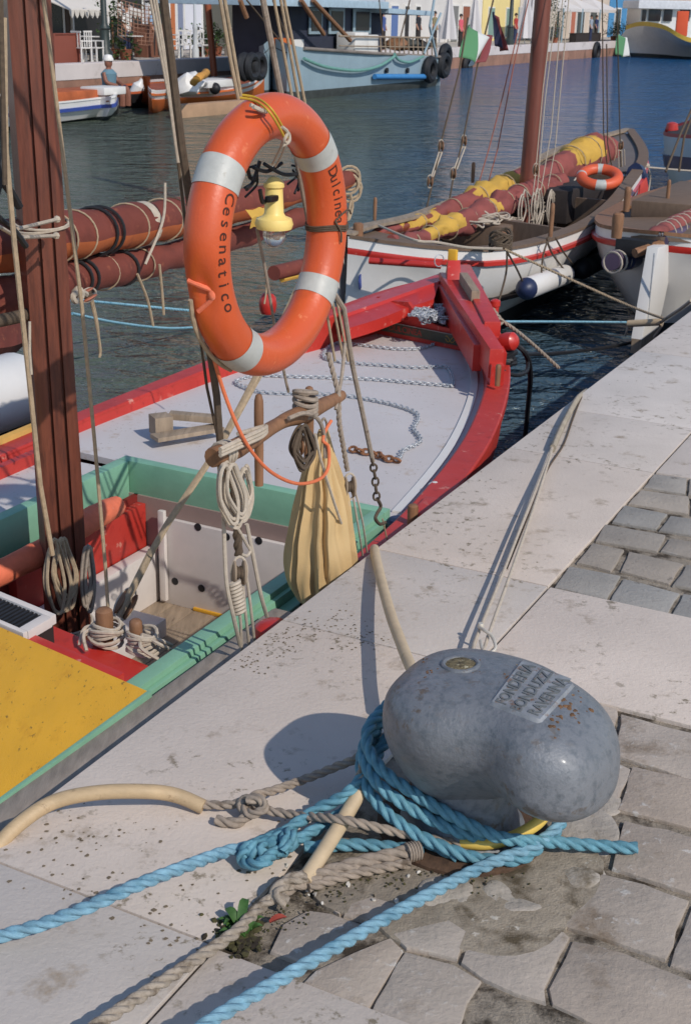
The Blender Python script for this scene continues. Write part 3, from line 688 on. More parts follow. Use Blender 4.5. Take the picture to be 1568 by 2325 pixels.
# green coaming
bm = B(); ZC = -.185
def slab(bm, s0, s1, t0, t1, z0, z1, bev=.004): box(bm, ST((s0 + s1) / 2, (t0 + t1) / 2, (z0 + z1) / 2), (abs(s1 - s0), abs(t1 - t0), abs(z1 - z0)), ASTZ, bev)
slab(bm, 4.30, 4.355, 2.02, 3.30, -.36, ZC); slab(bm, -1, 4.298, 2.02, 2.075, -.36, ZC); slab(bm, -1, 4.298, 3.245, 3.30, -.36, ZC)
obj('hatch_coaming', bm, m_green, boat)
bm = B(); slab(bm, 2.6, 4.3, 2.0, 2.018, DECKZ, ZC - .02, .002); slab(bm, 1, 4.2, 1.955, 1.998, DECKZ, DECKZ + .012, .002); obj('coaming_batten', bm, m_green, boat)
# interior
bm = B()
for k in range(13):
    t0 = 2.02 + k * .11; slab(bm, 2.6, 4.3, t0, t0 + .106, -.84, -.80, .003)
obj('floor_boards', bm, m_wood, boat)
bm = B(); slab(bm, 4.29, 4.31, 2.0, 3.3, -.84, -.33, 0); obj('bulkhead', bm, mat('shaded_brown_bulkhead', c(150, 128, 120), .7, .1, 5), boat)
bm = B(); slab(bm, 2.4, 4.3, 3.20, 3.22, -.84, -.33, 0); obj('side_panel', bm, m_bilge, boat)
bm = B(); slab(bm, 3.45, 4.288, 3.155, 3.198, -.56, -.36, .004); obj('side_panel', bm, m_red, boat)
bm = B(); slab(bm, 3.35, 4.286, 3.09, 3.15, -.80, -.555, .004); slab(bm, 3.35, 4.0, 2.86, 3.09, -.80, -.72, .004); obj('side_locker', bm, m_inwhite, boat)
bm = B(); slab(bm, 4.265, 4.288, 2.12, 3.08, -.80, -.40, .003); fp = obj('locker_door', bm, m_inwhite, boat)
for (x, y) in ((449, 1197), (514, 1219), (587, 1228), (397, 1320), (457, 1336), (660, 1250)):
    r_ = ray(x, y); k = (4.263 - CAMP.y * DY) / (r_.x * DX + r_.y * DY); p = CAMP + r_ * k
    bm = B(); lathe(bm, p, [(.017, -.003), (.017, .0), (.012, .001)], 14, -DV, mi=0); obj('vent_hole', bm, m_black, fp)
bm = B(); slab(bm, 4.24, 4.262, 3.03, 3.06, -.78, -.36, .003); obj('hinge_post', bm, m_inwhite, fp)
bm = B(); slab(bm, 4.255, 4.287, 2.3, 2.9, -.799, -.785, .002); obj('sill_strip', bm, m_yellow, boat)
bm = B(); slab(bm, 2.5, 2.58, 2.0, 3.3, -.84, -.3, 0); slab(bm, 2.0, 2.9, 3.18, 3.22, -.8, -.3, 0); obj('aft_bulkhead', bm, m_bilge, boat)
SK = lambda t: 2.60 + .17 * (t - 1.93)
def sks(bm, a, b_, t0, t1, z0, z1, bev=.003): prism(bm, [ST(a if a < 0 else SK(t0) + a, t0, z0), ST(a if a < 0 else SK(t1) + a, t1, z0), ST(SK(t1) + b_, t1, z0), ST(SK(t0) + b_, t0, z0)][::-1], UP * (z1 - z0), bev)
bm = B(); sks(bm, .07, .25, 2.078, 3.24, -.30, -.235, .008); obj('pin_beam', bm, m_redgl, boat)
bm = B(); sks(bm, .025, .065, 2.078, 3.24, -.22, -.155, .005); obj('beam_trim', bm, m_redgl, boat)
# ochre hatch board and grating
bm = B(); sks(bm, -1, .0, 1.93, 3.34, -.155, -.13, .006); hb = obj('hatch_cover', bm, m_yellow, boat)
bm = B(); slab(bm, -1, 2.60, 1.915, 1.928, -.165, -.128, .002); obj('cover_edging', bm, m_green, hb)
bm = B()
for k in range(36): t = 2.50 + k * .019; sks(bm, .03, .14, t, t + .010, -.155, -.135, 0)
gr = obj('vent_grating', bm, m_black, boat)
bm = B(); sks(bm, .012, .03, 2.46, 3.2, -.16, -.128); sks(bm, .14, .165, 2.46, 3.2, -.16, -.128); sks(bm, .03, .14, 2.455, 2.495, -.16, -.128); obj('grating_frame', bm, m_inwhite, gr)
bm = B(); sks(bm, .02, .16, 2.47, 3.2, -.24, -.165, 0); obj('grating_box', bm, m_dark, gr)
# mast: four-ribbed section
mb, mtp = WT(156, 1420, 2.87), WT(60, 0, 2.87); md = (mtp - mb).normalized()
mb2 = mb - md * .4; mtop = mtp + md * 5.2
bm = B(); ang = R(24); mx = (V((math.cos(ang), math.sin(ang), 0))); mx = (mx - md * mx.dot(md)).normalized(); my = md.cross(mx); rows = []
sec = [(-.085, -.07), (-.05, -.082), (-.034, -.082), (-.033, -.060), (-.021, -.060), (-.020, -.082), (.022, -.082), (.023, -.060), (.035, -.060), (.036, -.082), (.06, -.08), (.085, -.06), (.088, .06), (.06, .085), (-.06, .085), (-.088, .06)]
for i in range(30):
    u = i / 29; p = mb2.lerp(mtop, u); k = .86 - .22 * u; rows.append([p + mx * (a * k * (1 + .03 * mnoise.noise(V((j_, u * 18, 0))))) + my * (b_ * k) for j_, (a, b_) in enumerate(sec)])
vs = grid(bm, rows, closed=True); bm.faces.new(vs[0]); bm.faces.new(vs[-1][::-1])
mast = obj('mast', bm, m_mast, boat)
# lashings round the mast
for (y, n) in ((505, 3), (1410, 4)):
    bm = B()
    for k in range(n):
        u = (W(0, 0, 0) * 0); p = WT(60 + (156 - 60) * (y + k * 8) / 1420, y + k * 8, 2.87)
        tube(bm, [p + mx * (.088 * math.cos(a)) + my * (.086 * math.sin(a)) + UP * .012 * math.sin(a + k) for a in [i * math.pi / 8 for i in range(16)]], .0045, 6, closed=True)
    obj('mast_lashing', bm, m_white_rope, mast)
# pins
def pin(p, h, r_, parent=None, name='belaying_pin', mt=m_pin, ax=UP, **kw):
    bm = B(); lathe(bm, p, [(r_ * .95, 0), (r_, h * .3), (r_ * 1.05, h * .8), (r_ * .98, h * .93), (r_ * .7, h * .985), (r_ * .3, h)], 14, ax); return obj(name, bm, mt, parent, **kw)
for (x, y, h, r_) in ((240, 1462, .125, .027), (311, 1478, .11, .020)): pin(W(x, y, -.235), h, r_, boat)
pin(W(1128, 876, -.15), .115, .014, boat); pin(W(935, 1200, -.2), .10, .02, boat)
bm = B(); lathe(bm, WT(620, 1455, 1.82), [(.055, -.05), (.057, .02), (.055, .05), (.04, .062), (.01, .066)], 20); obj('bitt', bm, m_redgl, boat)
# bow structure: decorated board, locker, stem timbers
def bpt(s, t, z): return ST(s, t, z)
bm = B()
pan = [W(780, 742, DECKZ + .002), W(1062, 800, DECKZ + .002)]
A0, A1 = pan; ad = (A1 - A0).normalized(); an = ad.cross(UP); an = an if an.y < 0 else -an
def AP(u, h, o=0.0): return A0.lerp(A1, u) + UP * h + an * o
topp = [(0, .10), (.12, .17), (.28, .235), (.36, .215), (.40, .225), (.52, .235), (.58, .18), (.66, .15), (.75, .125), (1.0, .115)]
prism(bm, [AP(0, 0), AP(1, 0)] + [AP(u, h) for u, h in topp[::-1]], -an * .03, .003); obj('bow_board', bm, m_red, boat)
bm = B(); nbp = [(.03, .03), (.93, .03), (.955, .045), (.985, .045), (1.0, .06), (.985, .078), (.955, .078), (.93, .092), (.03, .092)]
prism(bm, [AP(u, h, .004) for u, h in nbp], an * .012, .002); nb = obj('name_board', bm, m_board, boat)
bm = B(); tube(bm, [AP(u, .0935, .018) for u in [i / 10 * .9 + .03 for i in range(11)]], .0025, 6); obj('board_trim', bm, mat('grey_trim', c(150, 144, 134), .7), nb)
bm = B(); add_text(bm, 'DULCINEA', .052, AP(.52, .061, .0165), ad, UP, .001, .0005); obj('name_lettering', bm, mat('red_lettering', c(150, 52, 40), .6), nb, smooth=False)
bm = B()
for u0, sg in ((.14, 1), (.88, -1)):
    for q in (0, 1):
        tube(bm, [AP(u0 + sg * (.012 * i - .04) , .061 + .018 * math.sin(i * .9 + q * 2.2), .0175) for i in range(8)], .0022, 5)
obj('scroll_ornament', bm, mat('gold_paint', c(176, 140, 62), .6), nb)
# raised red bulwark on the port bow, sweeping to the stem
bm = B()
oT = [W(776, 700, -.05), W(850, 672, -.02), W(930, 644, .02), W(1005, 618, .07)]
iT = [W(776, 738, -.06), W(850, 716, -.04), W(920, 690, -.02), W(985, 668, .02)]
lo = [p - UP * .10 for p in iT]
for i in range(2):
    pass
def sm(l): return spl(l, 5)
rows = list(zip(sm([p - UP * .16 for p in oT]), sm(oT), sm([a.lerp(b_, .45) + UP * .004 for a, b_ in zip(oT, iT)]), sm([a.lerp(b_, .5) - UP * .012 for a, b_ in zip(oT, iT)]), sm([p - UP * .03 for p in iT]), sm(lo)))
grid(bm, rows, closed=True); obj('bow_bulwark', bm, m_redgl, boat)
def timber(name, a, b_, w0, w1, hgt, mt=m_redgl, bev=.008):
    bm = B(); d = (b_ - a).normalized(); s_ = d.cross(UP).normalized(); u_ = s_.cross(d)
    vs = [a - s_ * w0 / 2, a + s_ * w0 / 2, b_ + s_ * w1 / 2, b_ - s_ * w1 / 2]
    prism(bm, [v - u_ * hgt for v in vs], u_ * hgt, bev); return obj(name, bm, mt, boat)
timber('stem_timber', W(1012, 618, .10), W(1128, 792, .02), .09, .075, .16)
timber('stem_timber', W(1050, 600, .12), W(1118, 730, .06), .10, .09, .14)
timber('stem_head', W(1030, 590, .20), W(1030, 640, .08), .08, .09, .22)
timber('bow_knee', W(1000, 640, .04), W(1085, 782, -.02), .05, .05, .15)
timber('stem_block', W(1052, 618, .15), W(1080, 660, .13), .05, .05, .07, m_wood)
bm = B(); p = W(1026, 605, .13); box(bm, p + UP * .05, (.035, .06, .12), (DV, NV, UP), .01); sphere(bm, p + UP * .012 + NV * .03, .012, 8); obj('stem_bracket', bm, mat('bracket_yellow', c(226, 176, 52), .5), boat)
bm = B(); p = W(996, 600, .10); tube(bm, [p + DV * .03 * math.cos(a) + NV * -.02 * math.cos(a) + UP * .04 * (math.sin(a) + .6) for a in [i * .44 for i in range(13)]], .004, 6); obj('bow_ring', bm, m_galv, boat)
bm = B(); lathe(bm, W(1122, 715, -.02), [(.022, 0), (.024, .05), (.03, .055), (.03, .085), (.012, .095)], 14); obj('bitt', bm, m_redgl, boat)
bm = B(); p = W(1152, 776, -.04); lathe(bm, p - DV * .03 + NV * .03, [(.03, 0), (.045, .01), (.052, .04), (.05, .08), (.03, .1), (.01, .104)], 18, (V((.7, -.5, .2)))); obj('bow_roller', bm, m_redgl, boat)
bm = B()
for k, (x, y) in enumerate(((1105, 760), (1118, 785), (1100, 800))): pass
timber('bow_cheek', W(1092, 745, .0), W(1130, 830, -.06), .05, .07, .12); timber('bow_cheek', W(1112, 742, .0), W(1140, 800, -.06), .04, .05, .12)
bm = B(); lathe(bm, W(608, 712, -.10), [(.04, 0), (.05, .02), (.055, .06), (.05, .10), (.03, .125), (.01, .13)], 18); obj('bitt', bm, m_redgl, boat)
bm = B(); lathe(bm, WT(985, 1122, 2.0) , [(.03, 0), (.034, .02), (.026, .045), (.01, .055)], 12); obj('fairlead', bm, m_white, boat)
timber('cleat_block', W(985, 1128, -.17), W(950, 1165, -.17), .07, .07, .04, m_red)
bm = B(); lathe(bm, W(905, 1178, -.2), [(.05, -.04), (.05, -.01), (.04, .0), (.01, .001)], 18); obj('deck_plate', bm, m_navy, boat)
# port rubbing strip
bm = B(); P = [p for p in inset(prt, -.03, 1) if 0 < p.x < 4.6]; tube(bm, [S3(p) - UP * .0 for p in P], .028, 8); obj('rubbing_strake', bm, mat('worn_yellow_wood', c(196, 152, 78), .7, .2, 8), boat)
# orange cloth roll along the coaming inside
bm = B(); tube(bm, spl([W(-40, 1320, -.24), W(60, 1272, -.22), W(130, 1232, -.21), W(200, 1185, -.21), W(262, 1150, -.24)], 8), .048, 12); jit(bm, .008, 12); obj('rolled_cloth', bm, m_orroll, None, 'faded orange cloth roll lying along the green coaming behind the mast', 'cloth')
# wooden chock frame on the side deck
bm = B()
def plank(a, b_, w_, h_): 
    d = (b_ - a).normalized(); s_ = d.cross(UP).normalized(); vs = [a - s_ * w_ / 2, a + s_ * w_ / 2, b_ + s_ * w_ / 2, b_ - s_ * w_ / 2]; prism(bm, [v - UP * h_ for v in vs], UP * h_, .003)
plank(W(345, 945, -.13), W(385, 940, -.13), .09, .09); obj_bm = bm
plank(W(385, 935, -.14), W(500, 945, -.15), .06, .03); plank(W(350, 990, -.19), W(500, 965, -.19), .085, .02)
obj('wooden_chock', bm, m_wood, None, 'weathered wooden chock lying on the white side deck behind the ring', 'chock')

# chains ------------------------------------------------------
def chain(bm, pts, L_=.030, r_=.0034, zfix=None):
    P = resample(spl(pts, 8), L_ * .72)
    for i, (a, b_) in enumerate(zip(P, P[1:])):
        d = (b_ - a).normalized(); s_ = d.cross(UP); s_ = s_.normalized() if s_.length > .01 else V((1, 0, 0)); u_ = s_.cross(d)
        ax = (s_ * .8 + u_ * .6) if i % 2 else (s_ * .6 - u_ * .8); mid = (a + b_) / 2
        tube(bm, [mid + d * (L_ * .5 * math.cos(q)) + ax * (L_ * .32 * math.sin(q)) for q in [k * math.pi / 5 for k in range(10)]], r_, 5, closed=True)
dz = DECKZ + .012
bm = B()
chain(bm, [W(1012, 690, -.06), W(1014, 705, -.10)] + [W(x, y, z) for x, y, z in ((1015, 720, -.13), (1003, 752, -.19), (985, 780, dz), (950, 791, dz), (890, 791, dz), (830, 784, dz), (765, 778, dz))] + [W(x, y, dz) for x, y in ((735, 800), (742, 815), (800, 824), (870, 829), (940, 834), (1005, 832), (1020, 840), (1028, 862), (1026, 876), (1005, 874), (930, 868), (850, 861), (760, 857), (680, 855), (590, 852), (548, 860), (536, 870), (582, 888), (650, 893), (720, 894), (790, 899), (850, 909), (905, 922), (945, 938), (948, 955), (938, 972), (950, 988), (955, 1000), (938, 1012), (915, 1022), (908, 1038), (900, 1046))])
obj('anchor_chain', bm, m_galv, None, 'galvanised anchor chain laid in long rows over the white foredeck', 'chain')
bm = B(); chain(bm, [W(x, y, dz + .006) for x, y in ((906, 1046), (875, 1040), (845, 1028), (815, 1024), (795, 1018))], .046, .0065)
obj('chain_shackle', bm, m_rustch, None, 'rusty swivel and shackle at the end of the foredeck chain', 'shackle')
bm = B()
pl_ = []
for k in range(70):
    p = W(random.uniform(930, 1030), random.uniform(698, 736), -.10); p.z = -.105 + .05 * math.exp(-((k % 10) - 5) ** 2 / 9) + random.uniform(-.01, .01); pl_.append(p)
chain(bm, pl_, .03, .0036)
obj('chain_pile', bm, m_galv, None, 'heap of galvanised chain in the red bow locker of the near boat', 'chain')

# ============================================================ LIFE RING
RC = WT(616, 540, 1.735); RR, rr_ = .305, .0565
ring = thing('life_ring', RC - UP * .365, 'large orange life ring with four silver bands hung in the rigging', 'life ring')
nf = -NV
# slight tilt
def rp(a, b_, k=1.0, add=0.0):
    rad = DV * math.cos(a) + UP * math.sin(a)
    r_ = rr_ * k + add
    dent = .030 * math.exp(-((a - R(194)) / R(11)) ** 2 - ((b_ - R(75)) / R(50)) ** 2)
    return RC + rad * (RR + (r_ - dent) * math.sin(b_)) + nf * ((r_ - dent) * math.cos(b_))
bm = B(); NA, NB = 120, 36
vs = [[bm.verts.new(rp(2 * math.pi * i / NA, 2 * math.pi * j / NB)) for j in range(NB)] for i in range(NA)]
for i in range(NA):
    for j in range(NB): bm.faces.new((vs[i][j], vs[(i + 1) % NA][j], vs[(i + 1) % NA][(j + 1) % NB], vs[i][(j + 1) % NB]))
obj('ring_body', bm, m_orange, ring)
for ac in (145, 43, -36, 236):
    bm = B(); grid(bm, [[rp(R(ac - 6.2 + 12.4 * i / 8), 2 * math.pi * j / 36, 1, .0015) for j in range(36)] for i in range(9)], closed=True); obj('reflective_band', bm, m_tape, ring)
def ringtext(txt, a0, a1, b0, left, size):
    n = len(txt); bm = B()
    for i, ch in enumerate(txt):
        a = R(a0 + (a1 - a0) * i / (n - 1)); sg = 1 if left else -1
        def f(co, a=a):
            A_ = a + sg * co.x / RR; Bv_ = R(b0) + (-1 if left else 1) * co.y / rr_
            return rp(A_, Bv_, 1, .0007 + co.z)
        add_text(bm, ch, size, None, None, None, .0004, .0002, f)
    return bm
obj('lettering', ringtext('Cesenatico', 155, 203, 12, True, .044), m_ink, ring, smooth=False)
obj('lettering', ringtext('Dulcinea', 32, 3, -24, False, .044), m_ink, ring, smooth=False)
# grab knots and lashings
bm = B(); kp = rp(R(195), R(60), .9)
tube(bm, spl([rp(R(190), R(130), 1.05), rp(R(192), R(95), 1.05), kp + nf * .008, kp - UP * .02 + nf * .006, rp(R(203), R(110), 1.02)], 6), .0065, 8); sphere(bm, kp + nf * .008 - UP * .008, .011, 10, (1, 1, 1.4))
obj('grab_rope', bm, m_orroll, ring)
bm = B(); tube(bm, spl([rp(R(a), R(125), 1.14) for a in range(198, 250, 8)], 4), .006, 7); obj('grab_rope', bm, m_tan, ring)
bm = B()
for k in range(3): tube(bm, [rp(R(-3 + k * 1.2 + .8 * math.sin(j_)), 2 * math.pi * j_ / 16, 1.05) for j_ in range(16)], .0028, 6, closed=True)
tube(bm, spl([rp(R(3), R(-40), 1.08), rp(R(-3), R(-25), 1.15), rp(R(-9), R(-20), 1.12)], 5), .0028, 6); tube(bm, spl([rp(R(3), R(-40), 1.08), rp(R(8), R(0), 1.15), rp(R(5), R(20), 1.2)], 5), .0028, 6)
obj('tie_cord', bm, m_hempdk, ring)
bm = B()
y1, y2, y3, y4, y5 = [WT(x, y, t) for x, y, t in ((545, 218, 1.76), (580, 225, 1.72), (612, 248, 1.66), (640, 292, 1.655), (650, 315, 1.66))]
for o in (-.006, .004): tube(bm, spl([p + DV * o + UP * o * .6 for p in (y1, y2, y3, y4, y5)], 6), .0032, 6)
obj('yellow_cord', bm, mat('yellow_cord', c(196, 160, 50), .6), ring)
bm = B()
tube(bm, spl([WT(640, 288, 1.652), WT(652, 300, 1.65), WT(645, 318, 1.655), WT(640, 330, 1.67), WT(655, 322, 1.66), WT(656, 306, 1.66), WT(644, 292, 1.66)], 6), .0045, 7)
tube(bm, spl([WT(568, 238, 1.70), WT(585, 246, 1.69), WT(605, 254, 1.68), WT(590, 250, 1.675), WT(575, 243, 1.68)], 6), .005, 7)
tube(bm, spl([WT(645, 320, 1.66), WT(632, 345, 1.70), WT(618, 372, 1.76)], 6), .0028, 6); tube(bm, spl([WT(650, 322, 1.66), WT(640, 350, 1.71), WT(625, 378, 1.76)], 6), .0028, 6)
obj('white_lashing', bm, m_white_rope, ring)

# yellow rescue light behind the ring
lt = thing('rescue_light', WT(625, 520, 1.84), 'cream yellow rescue light hanging upside down inside the orange ring', 'light')
bm = B(); L0 = WT(622, 500, 1.84)
lathe(bm, L0, [(.02, -.026), (.049, -.023), (.0535, -.010), (.049, .005), (.032, .012), (.027, .02), (.024, .085), (.0285, .09), (.0285, .10), (.016, .114), (.006, .118)], 26); obj('light_body', bm, m_lampy, lt)
bm = B(); sphere(bm, L0 - UP * .040, .032, 16, (1, 1, 1.1)); obj('lens', bm, m_glass, lt)
bm = B(); box(bm, L0 + UP * .063 - DV * .032 + nf * .012, (.05, .02, .018), ASTZ, .006); tube(bm, spl([L0 + UP * .063 - DV * .03, L0 + UP * .055 - DV * .06, L0 + UP * .09 - DV * .075], 5), .006, 7); obj('bracket', bm, m_blackplas, lt)
bm = B()
for k in range(7):
    a = WT(random.uniform(560, 680), random.uniform(365, 400), 1.88); b_ = a + V((random.uniform(-.05, .05), 0, -random.uniform(.01, .07))); tube(bm, spl([a, a.lerp(b_, .5) + DV * .03, b_], 4), .0035, 5)
for x0, y0, x1, y1_ in ((560, 372, 575, 405), (590, 365, 560, 430), (575, 380, 640, 370), (600, 372, 690, 392)): tube(bm, spl([WT(x0, y0, 1.86), WT((x0 + x1) / 2, (y0 + y1_) / 2 + 14, 1.87), WT(x1, y1_, 1.86)], 5), .0055, 6)
obj('black_lashing', bm, m_black, None, 'tangled black lashing and netting behind the top of the orange ring', 'rope')
# ============================================================ SHROUDS AND RUNNING LINES (part of the boat where they carry the mast)
def sh(name, pts, r_, mt, t=1.80, parent=boat, **kw):
    P = [WT(x, y, (q[0] if q else t)) for x, y, *q in pts]; a, b_ = P[0], P[1]
    if pts[0][1] <= 5: P = [a + (a - b_).normalized() * 3.2] + P
    bm = B(); 
    if parent is None: tube(bm, P if len(P) < 4 else P[:2] + spl(P[1:], 6)[1:], r_, 7); return obj(name, bm, mt, None, **kw)
    tube(bm, P, r_, 7); return obj(name, bm, mt, parent)
sh('shroud', [(372, 0), (412, 330), (432, 460), (450, 640), (468, 740), (492, 900), (500, 1010)], .0105, m_hempdk, 1.86)
sh('shroud', [(597, 0), (618, 110), (640, 225), (668, 330), (700, 500), (718, 600), (780, 700), (800, 830), (846, 1048)], .0085, m_hemp, 1.86)
for x0, x1, x2 in ((342, 384, 404), (349, 388, 406), (355, 391, 409)):
    sh('halyard', [(x0, 0), (x1, 225), (x2, 370), (440, 700)], .0034, m_white_rope, 1.95)
sh('halyard', [(405, 370), (425, 540), (446, 700), (470, 880), (498, 1010)], .0042, m_hempdk, 1.9)
sh('halyard', [(500, 0), (522, 130), (541, 225)], .0048, m_tan, 1.76); sh('halyard', [(510, 0), (532, 130), (548, 225)], .0048, m_tan, 1.76)
for x0, x1, x2, x3 in ((622, 670, 690, 760), (637, 684, 700, 780), (645, 697, 712, 790)):
    sh('halyard', [(x0, 0), (x1, 258), (x2, 400), (x3, 820)], .0045, m_tan, 1.92)
sh('halyard', [(100, 0), (142, 340), (187, 700), (215, 1000), (240, 1290), (248, 1420)], .0058, m_tan, 2.35)
sh('halyard', [(10, 40), (14, 340), (34, 560), (60, 800), (92, 1100), (120, 1260)], .0075, m_tan, 2.45)
sh('halyard', [(2, 0), (10, 330), (12, 420)], .007, m_hempdk, 2.4)
sh('halyard', [(583, 520), (600, 600), (625, 750), (650, 870), (655, 890)], .0045, m_hemp, 1.9)
sh('halyard', [(68, 730), (68, 800), (72, 850)], .004, m_white_rope, 2.4)
# thick pale strop going diagonally down to the beam
bm = B(); tube(bm, [WT(705, 590, 2.15), WT(600, 820, 2.15), WT(500, 1010, 2.2), WT(380, 1190, 2.3), WT(340, 1260, 2.35)], .008, 8, flat=1.6); tube(bm, [WT(712, 590, 2.18), WT(612, 820, 2.18), WT(512, 1000, 2.22), WT(392, 1180, 2.32), WT(345, 1262, 2.36)], .0035, 6)
tube(bm, [WT(345, 1250, 2.35), WT(300, 1340, 2.4), WT(270, 1400, 2.42)], .013, 8); obj('forestay_tackle', bm, m_tan, boat)
def block(name, p, ax, sz, parent=None, mt=m_wood, **kw):
    ax = ax.normalized(); s_ = ax.cross(V((0.3, -1, .2))).normalized(); f_ = ax.cross(s_)
    bm = B()
    for o in (-.3, .3): sphere(bm, p + s_ * sz * o, sz, 14, (.17, .52, .82), (s_, f_, ax), 0)
    lathe(bm, p - s_ * sz * .2, [(sz * .36, 0), (sz * .42, sz * .1), (sz * .34, sz * .2), (sz * .42, sz * .3), (sz * .36, sz * .4)], 14, s_, 1)
    tube(bm, [p + s_ * (sz * .5 * math.sin(a) * .95) + ax * (sz * 1.0 * math.cos(a)) for a in [i * math.pi / 8 for i in range(16)]], sz * .085, 6, closed=True, mi=2)
    return obj(name, bm, [mt, m_hempdk, m_white_rope], parent, **kw)
block('pulley_block', WT(285, 1372, 2.42), WT(300, 1340, 2.42) - WT(262, 1410, 2.42), .062, None, m_pin, label='dark wooden block at the foot of the diagonal tackle near the pins', cat='pulley block')
# horizontal rack bar
bar = thing('belaying_bar', WT(630, 965, 1.80), 'weathered wooden belaying bar lashed across the shrouds below the ring', 'belaying bar')
bm = B(); bp = [WT(482, 1040, 1.80), WT(560, 1006, 1.79), WT(640, 958, 1.80), WT(700, 935, 1.80), WT(775, 898, 1.81)]
tube(bm, spl(bp, 8), lambda u: .0255 + .004 * math.sin(u * 11) - .004 * u, 12); jit(bm, .003, 25); obj('bar', bm, m_pin, bar)
bm = B()
for u in (0, .015, .03): 
    p = bp[0].lerp(bp[1], .25 + u * 6); q = (bp[1] - bp[0]).normalized(); s_ = q.cross(UP)
    tube(bm, [p + s_ * (.031 * math.cos(a)) + UP * (.031 * math.sin(a)) for a in [i * math.pi / 7 for i in range(14)]], .005, 6, closed=True)
obj('lashing', bm, m_white_rope, bar)
pin(WT(588, 1102, 1.80) , .27, .013, bar); pin(WT(700, 1045, 1.82), .235, .015, bar)
# rope turns round the pin and bar
bm = B()
for k in range(6):
    p = WT(693, 945 - k * 11, 1.80); tube(bm, [p + DV * (.033 * math.cos(a)) - NV * (.033 * math.sin(a)) + UP * .008 * math.sin(a + k) for a in [i * math.pi / 8 for i in range(16)]], .0072, 7, closed=True)
tube(bm, spl([WT(655, 950, 1.765), WT(690, 938, 1.755), WT(720, 950, 1.755), WT(735, 985, 1.765), WT(738, 1040, 1.76)], 6), .0065, 7)
obj('belayed_rope', bm, m_hemp, None, 'grey rope wound in turns round the upright pin on the bar', 'rope')
bm = B()
for o in range(3): tube(bm, spl([WT(500, 1020 + o * 7, 1.75), WT(545, 998 + o * 8, 1.745), WT(595, 975 + o * 8, 1.75), WT(600, 968 + o * 4, 1.78), WT(540, 985, 1.79)], 6), .006, 7)
obj('doubled_rope', bm, m_white_rope, None, 'pale doubled rope lying along the left end of the belaying bar', 'rope')
# coils
def coil(name, cx, y0, y1_, w_, n, t, r_, mt, label, slant=0):
    bm = B()
    for k in range(n):
        f = random.uniform(.7, 1.0); xx = cx + random.uniform(-.25, .25) * w_; dx = w_ * .5 * random.uniform(.6, 1); yb = y0 + (y1_ - y0) * f; tt = t + random.uniform(-.025, .012)
        pts = [(xx, y0 + random.uniform(-4, 6)), (xx - dx * .6, y0 + (yb - y0) * .2), (xx - dx + slant * .4, y0 + (yb - y0) * .6), (xx - dx * .5 + slant * .9, yb - 10), (xx + slant, yb), (xx + dx * .5 + slant * .9, yb - 12), (xx + dx + slant * .4, y0 + (yb - y0) * .6), (xx + dx * .5, y0 + (yb - y0) * .2)]
        tube(bm, spl([WT(x, y, tt + .006 * math.sin(i)) for i, (x, y) in enumerate(pts)], 5, True), r_, 6, closed=True)
    return obj(name, bm, mt, None, label, 'rope coil')
coil('rope_coil', 520, 1052, 1210, 52, 8, 1.77, .0052, m_white_rope, 'pale rope coil hanging from the left end of the belaying bar', 20)
coil('rope_coil', 560, 1060, 1180, 40, 4, 1.79, .0058, m_white_rope, 'short loops of pale rope hung just right of the left coil')
coil('rope_coil', 688, 968, 1080, 50, 7, 1.775, .0048, m_hempdk, 'dark tangled rope coil hanging below the wound pin', 0)
coil('rope_coil', 135, 1225, 1400, 60, 6, 2.75, .006, m_tan, 'tan rope coil hanging on the front of the big mast', 10)
coil('rope_coil', 200, 1240, 1395, 24, 4, 2.74, .006, m_hemp, 'narrow grey rope coil hung on the right side of the mast', 0)
# coils round the beam pins
for (x, y, rad, lb) in ((245, 1462, .05, 'pale rope wound round the thicker pin on the red beam'), (325, 1480, .045, 'pale rope wound round the slim pin on the red beam')):
    bm = B(); p = W(x, y, -.23)
    for k in range(7):
        q = p + UP * (.008 + .010 * k); e = rad * random.uniform(.75, 1.15)
        tube(bm, [q + V((e * math.cos(a), e * .9 * math.sin(a), .006 * math.sin(2 * a + k))) for a in [i * math.pi / 8 for i in range(16)]], .006, 6, closed=True)
    for k in range(3): 
        a = random.uniform(0, 6); tube(bm, spl([p + UP * .06, p + V((.07 * math.cos(a), .07 * math.sin(a), .05)), p + V((.09 * math.cos(a + .6), .09 * math.sin(a + .6), .012))], 6), .006, 6)
    obj('rope_turns', bm, m_white_rope, None, lb, 'rope')
# left tackle column
def column(name, pts, r_, mt, label=None, cat='rope', t=1.79, nper=6):
    bm = B()
    for pp in pts: tube(bm, spl([WT(x, y, t + (q[0] if q else 0)) for x, y, *q in pp], nper), r_, 7)
    return obj(name, bm, mt, None, label, cat)
column('hanging_line', [[(497, 1050), (506, 1150), (510, 1250), (515, 1330), (530, 1400), (545, 1465, .02)], [(560, 1190), (578, 1280), (592, 1350), (606, 1400, .02)]], .0062, m_white_rope, 'pale lines hanging in a long loop left of the yellow bag')
column('tackle_fall', [[(548, 1290), (556, 1380), (566, 1470, .02)], [(556, 1285), (568, 1370), (578, 1462, .02)], [(530, 1340), (545, 1400), (548, 1480, .02)], [(540, 1200), (560, 1235), (568, 1250), (560, 1262), (548, 1258)]], .0046, m_white_rope, 'thin falls of the left tackle running down to the red bitt')
bm = B(); laid(bm, [WT(525, 1080, 1.80), WT(535, 1140, 1.80), WT(537, 1190, 1.80), WT(542, 1260, 1.80)], .013); obj('served_strop', bm, m_hempdk, None, 'dark served strop inside the pale coil at left of the bag', 'rope')
bm = B()
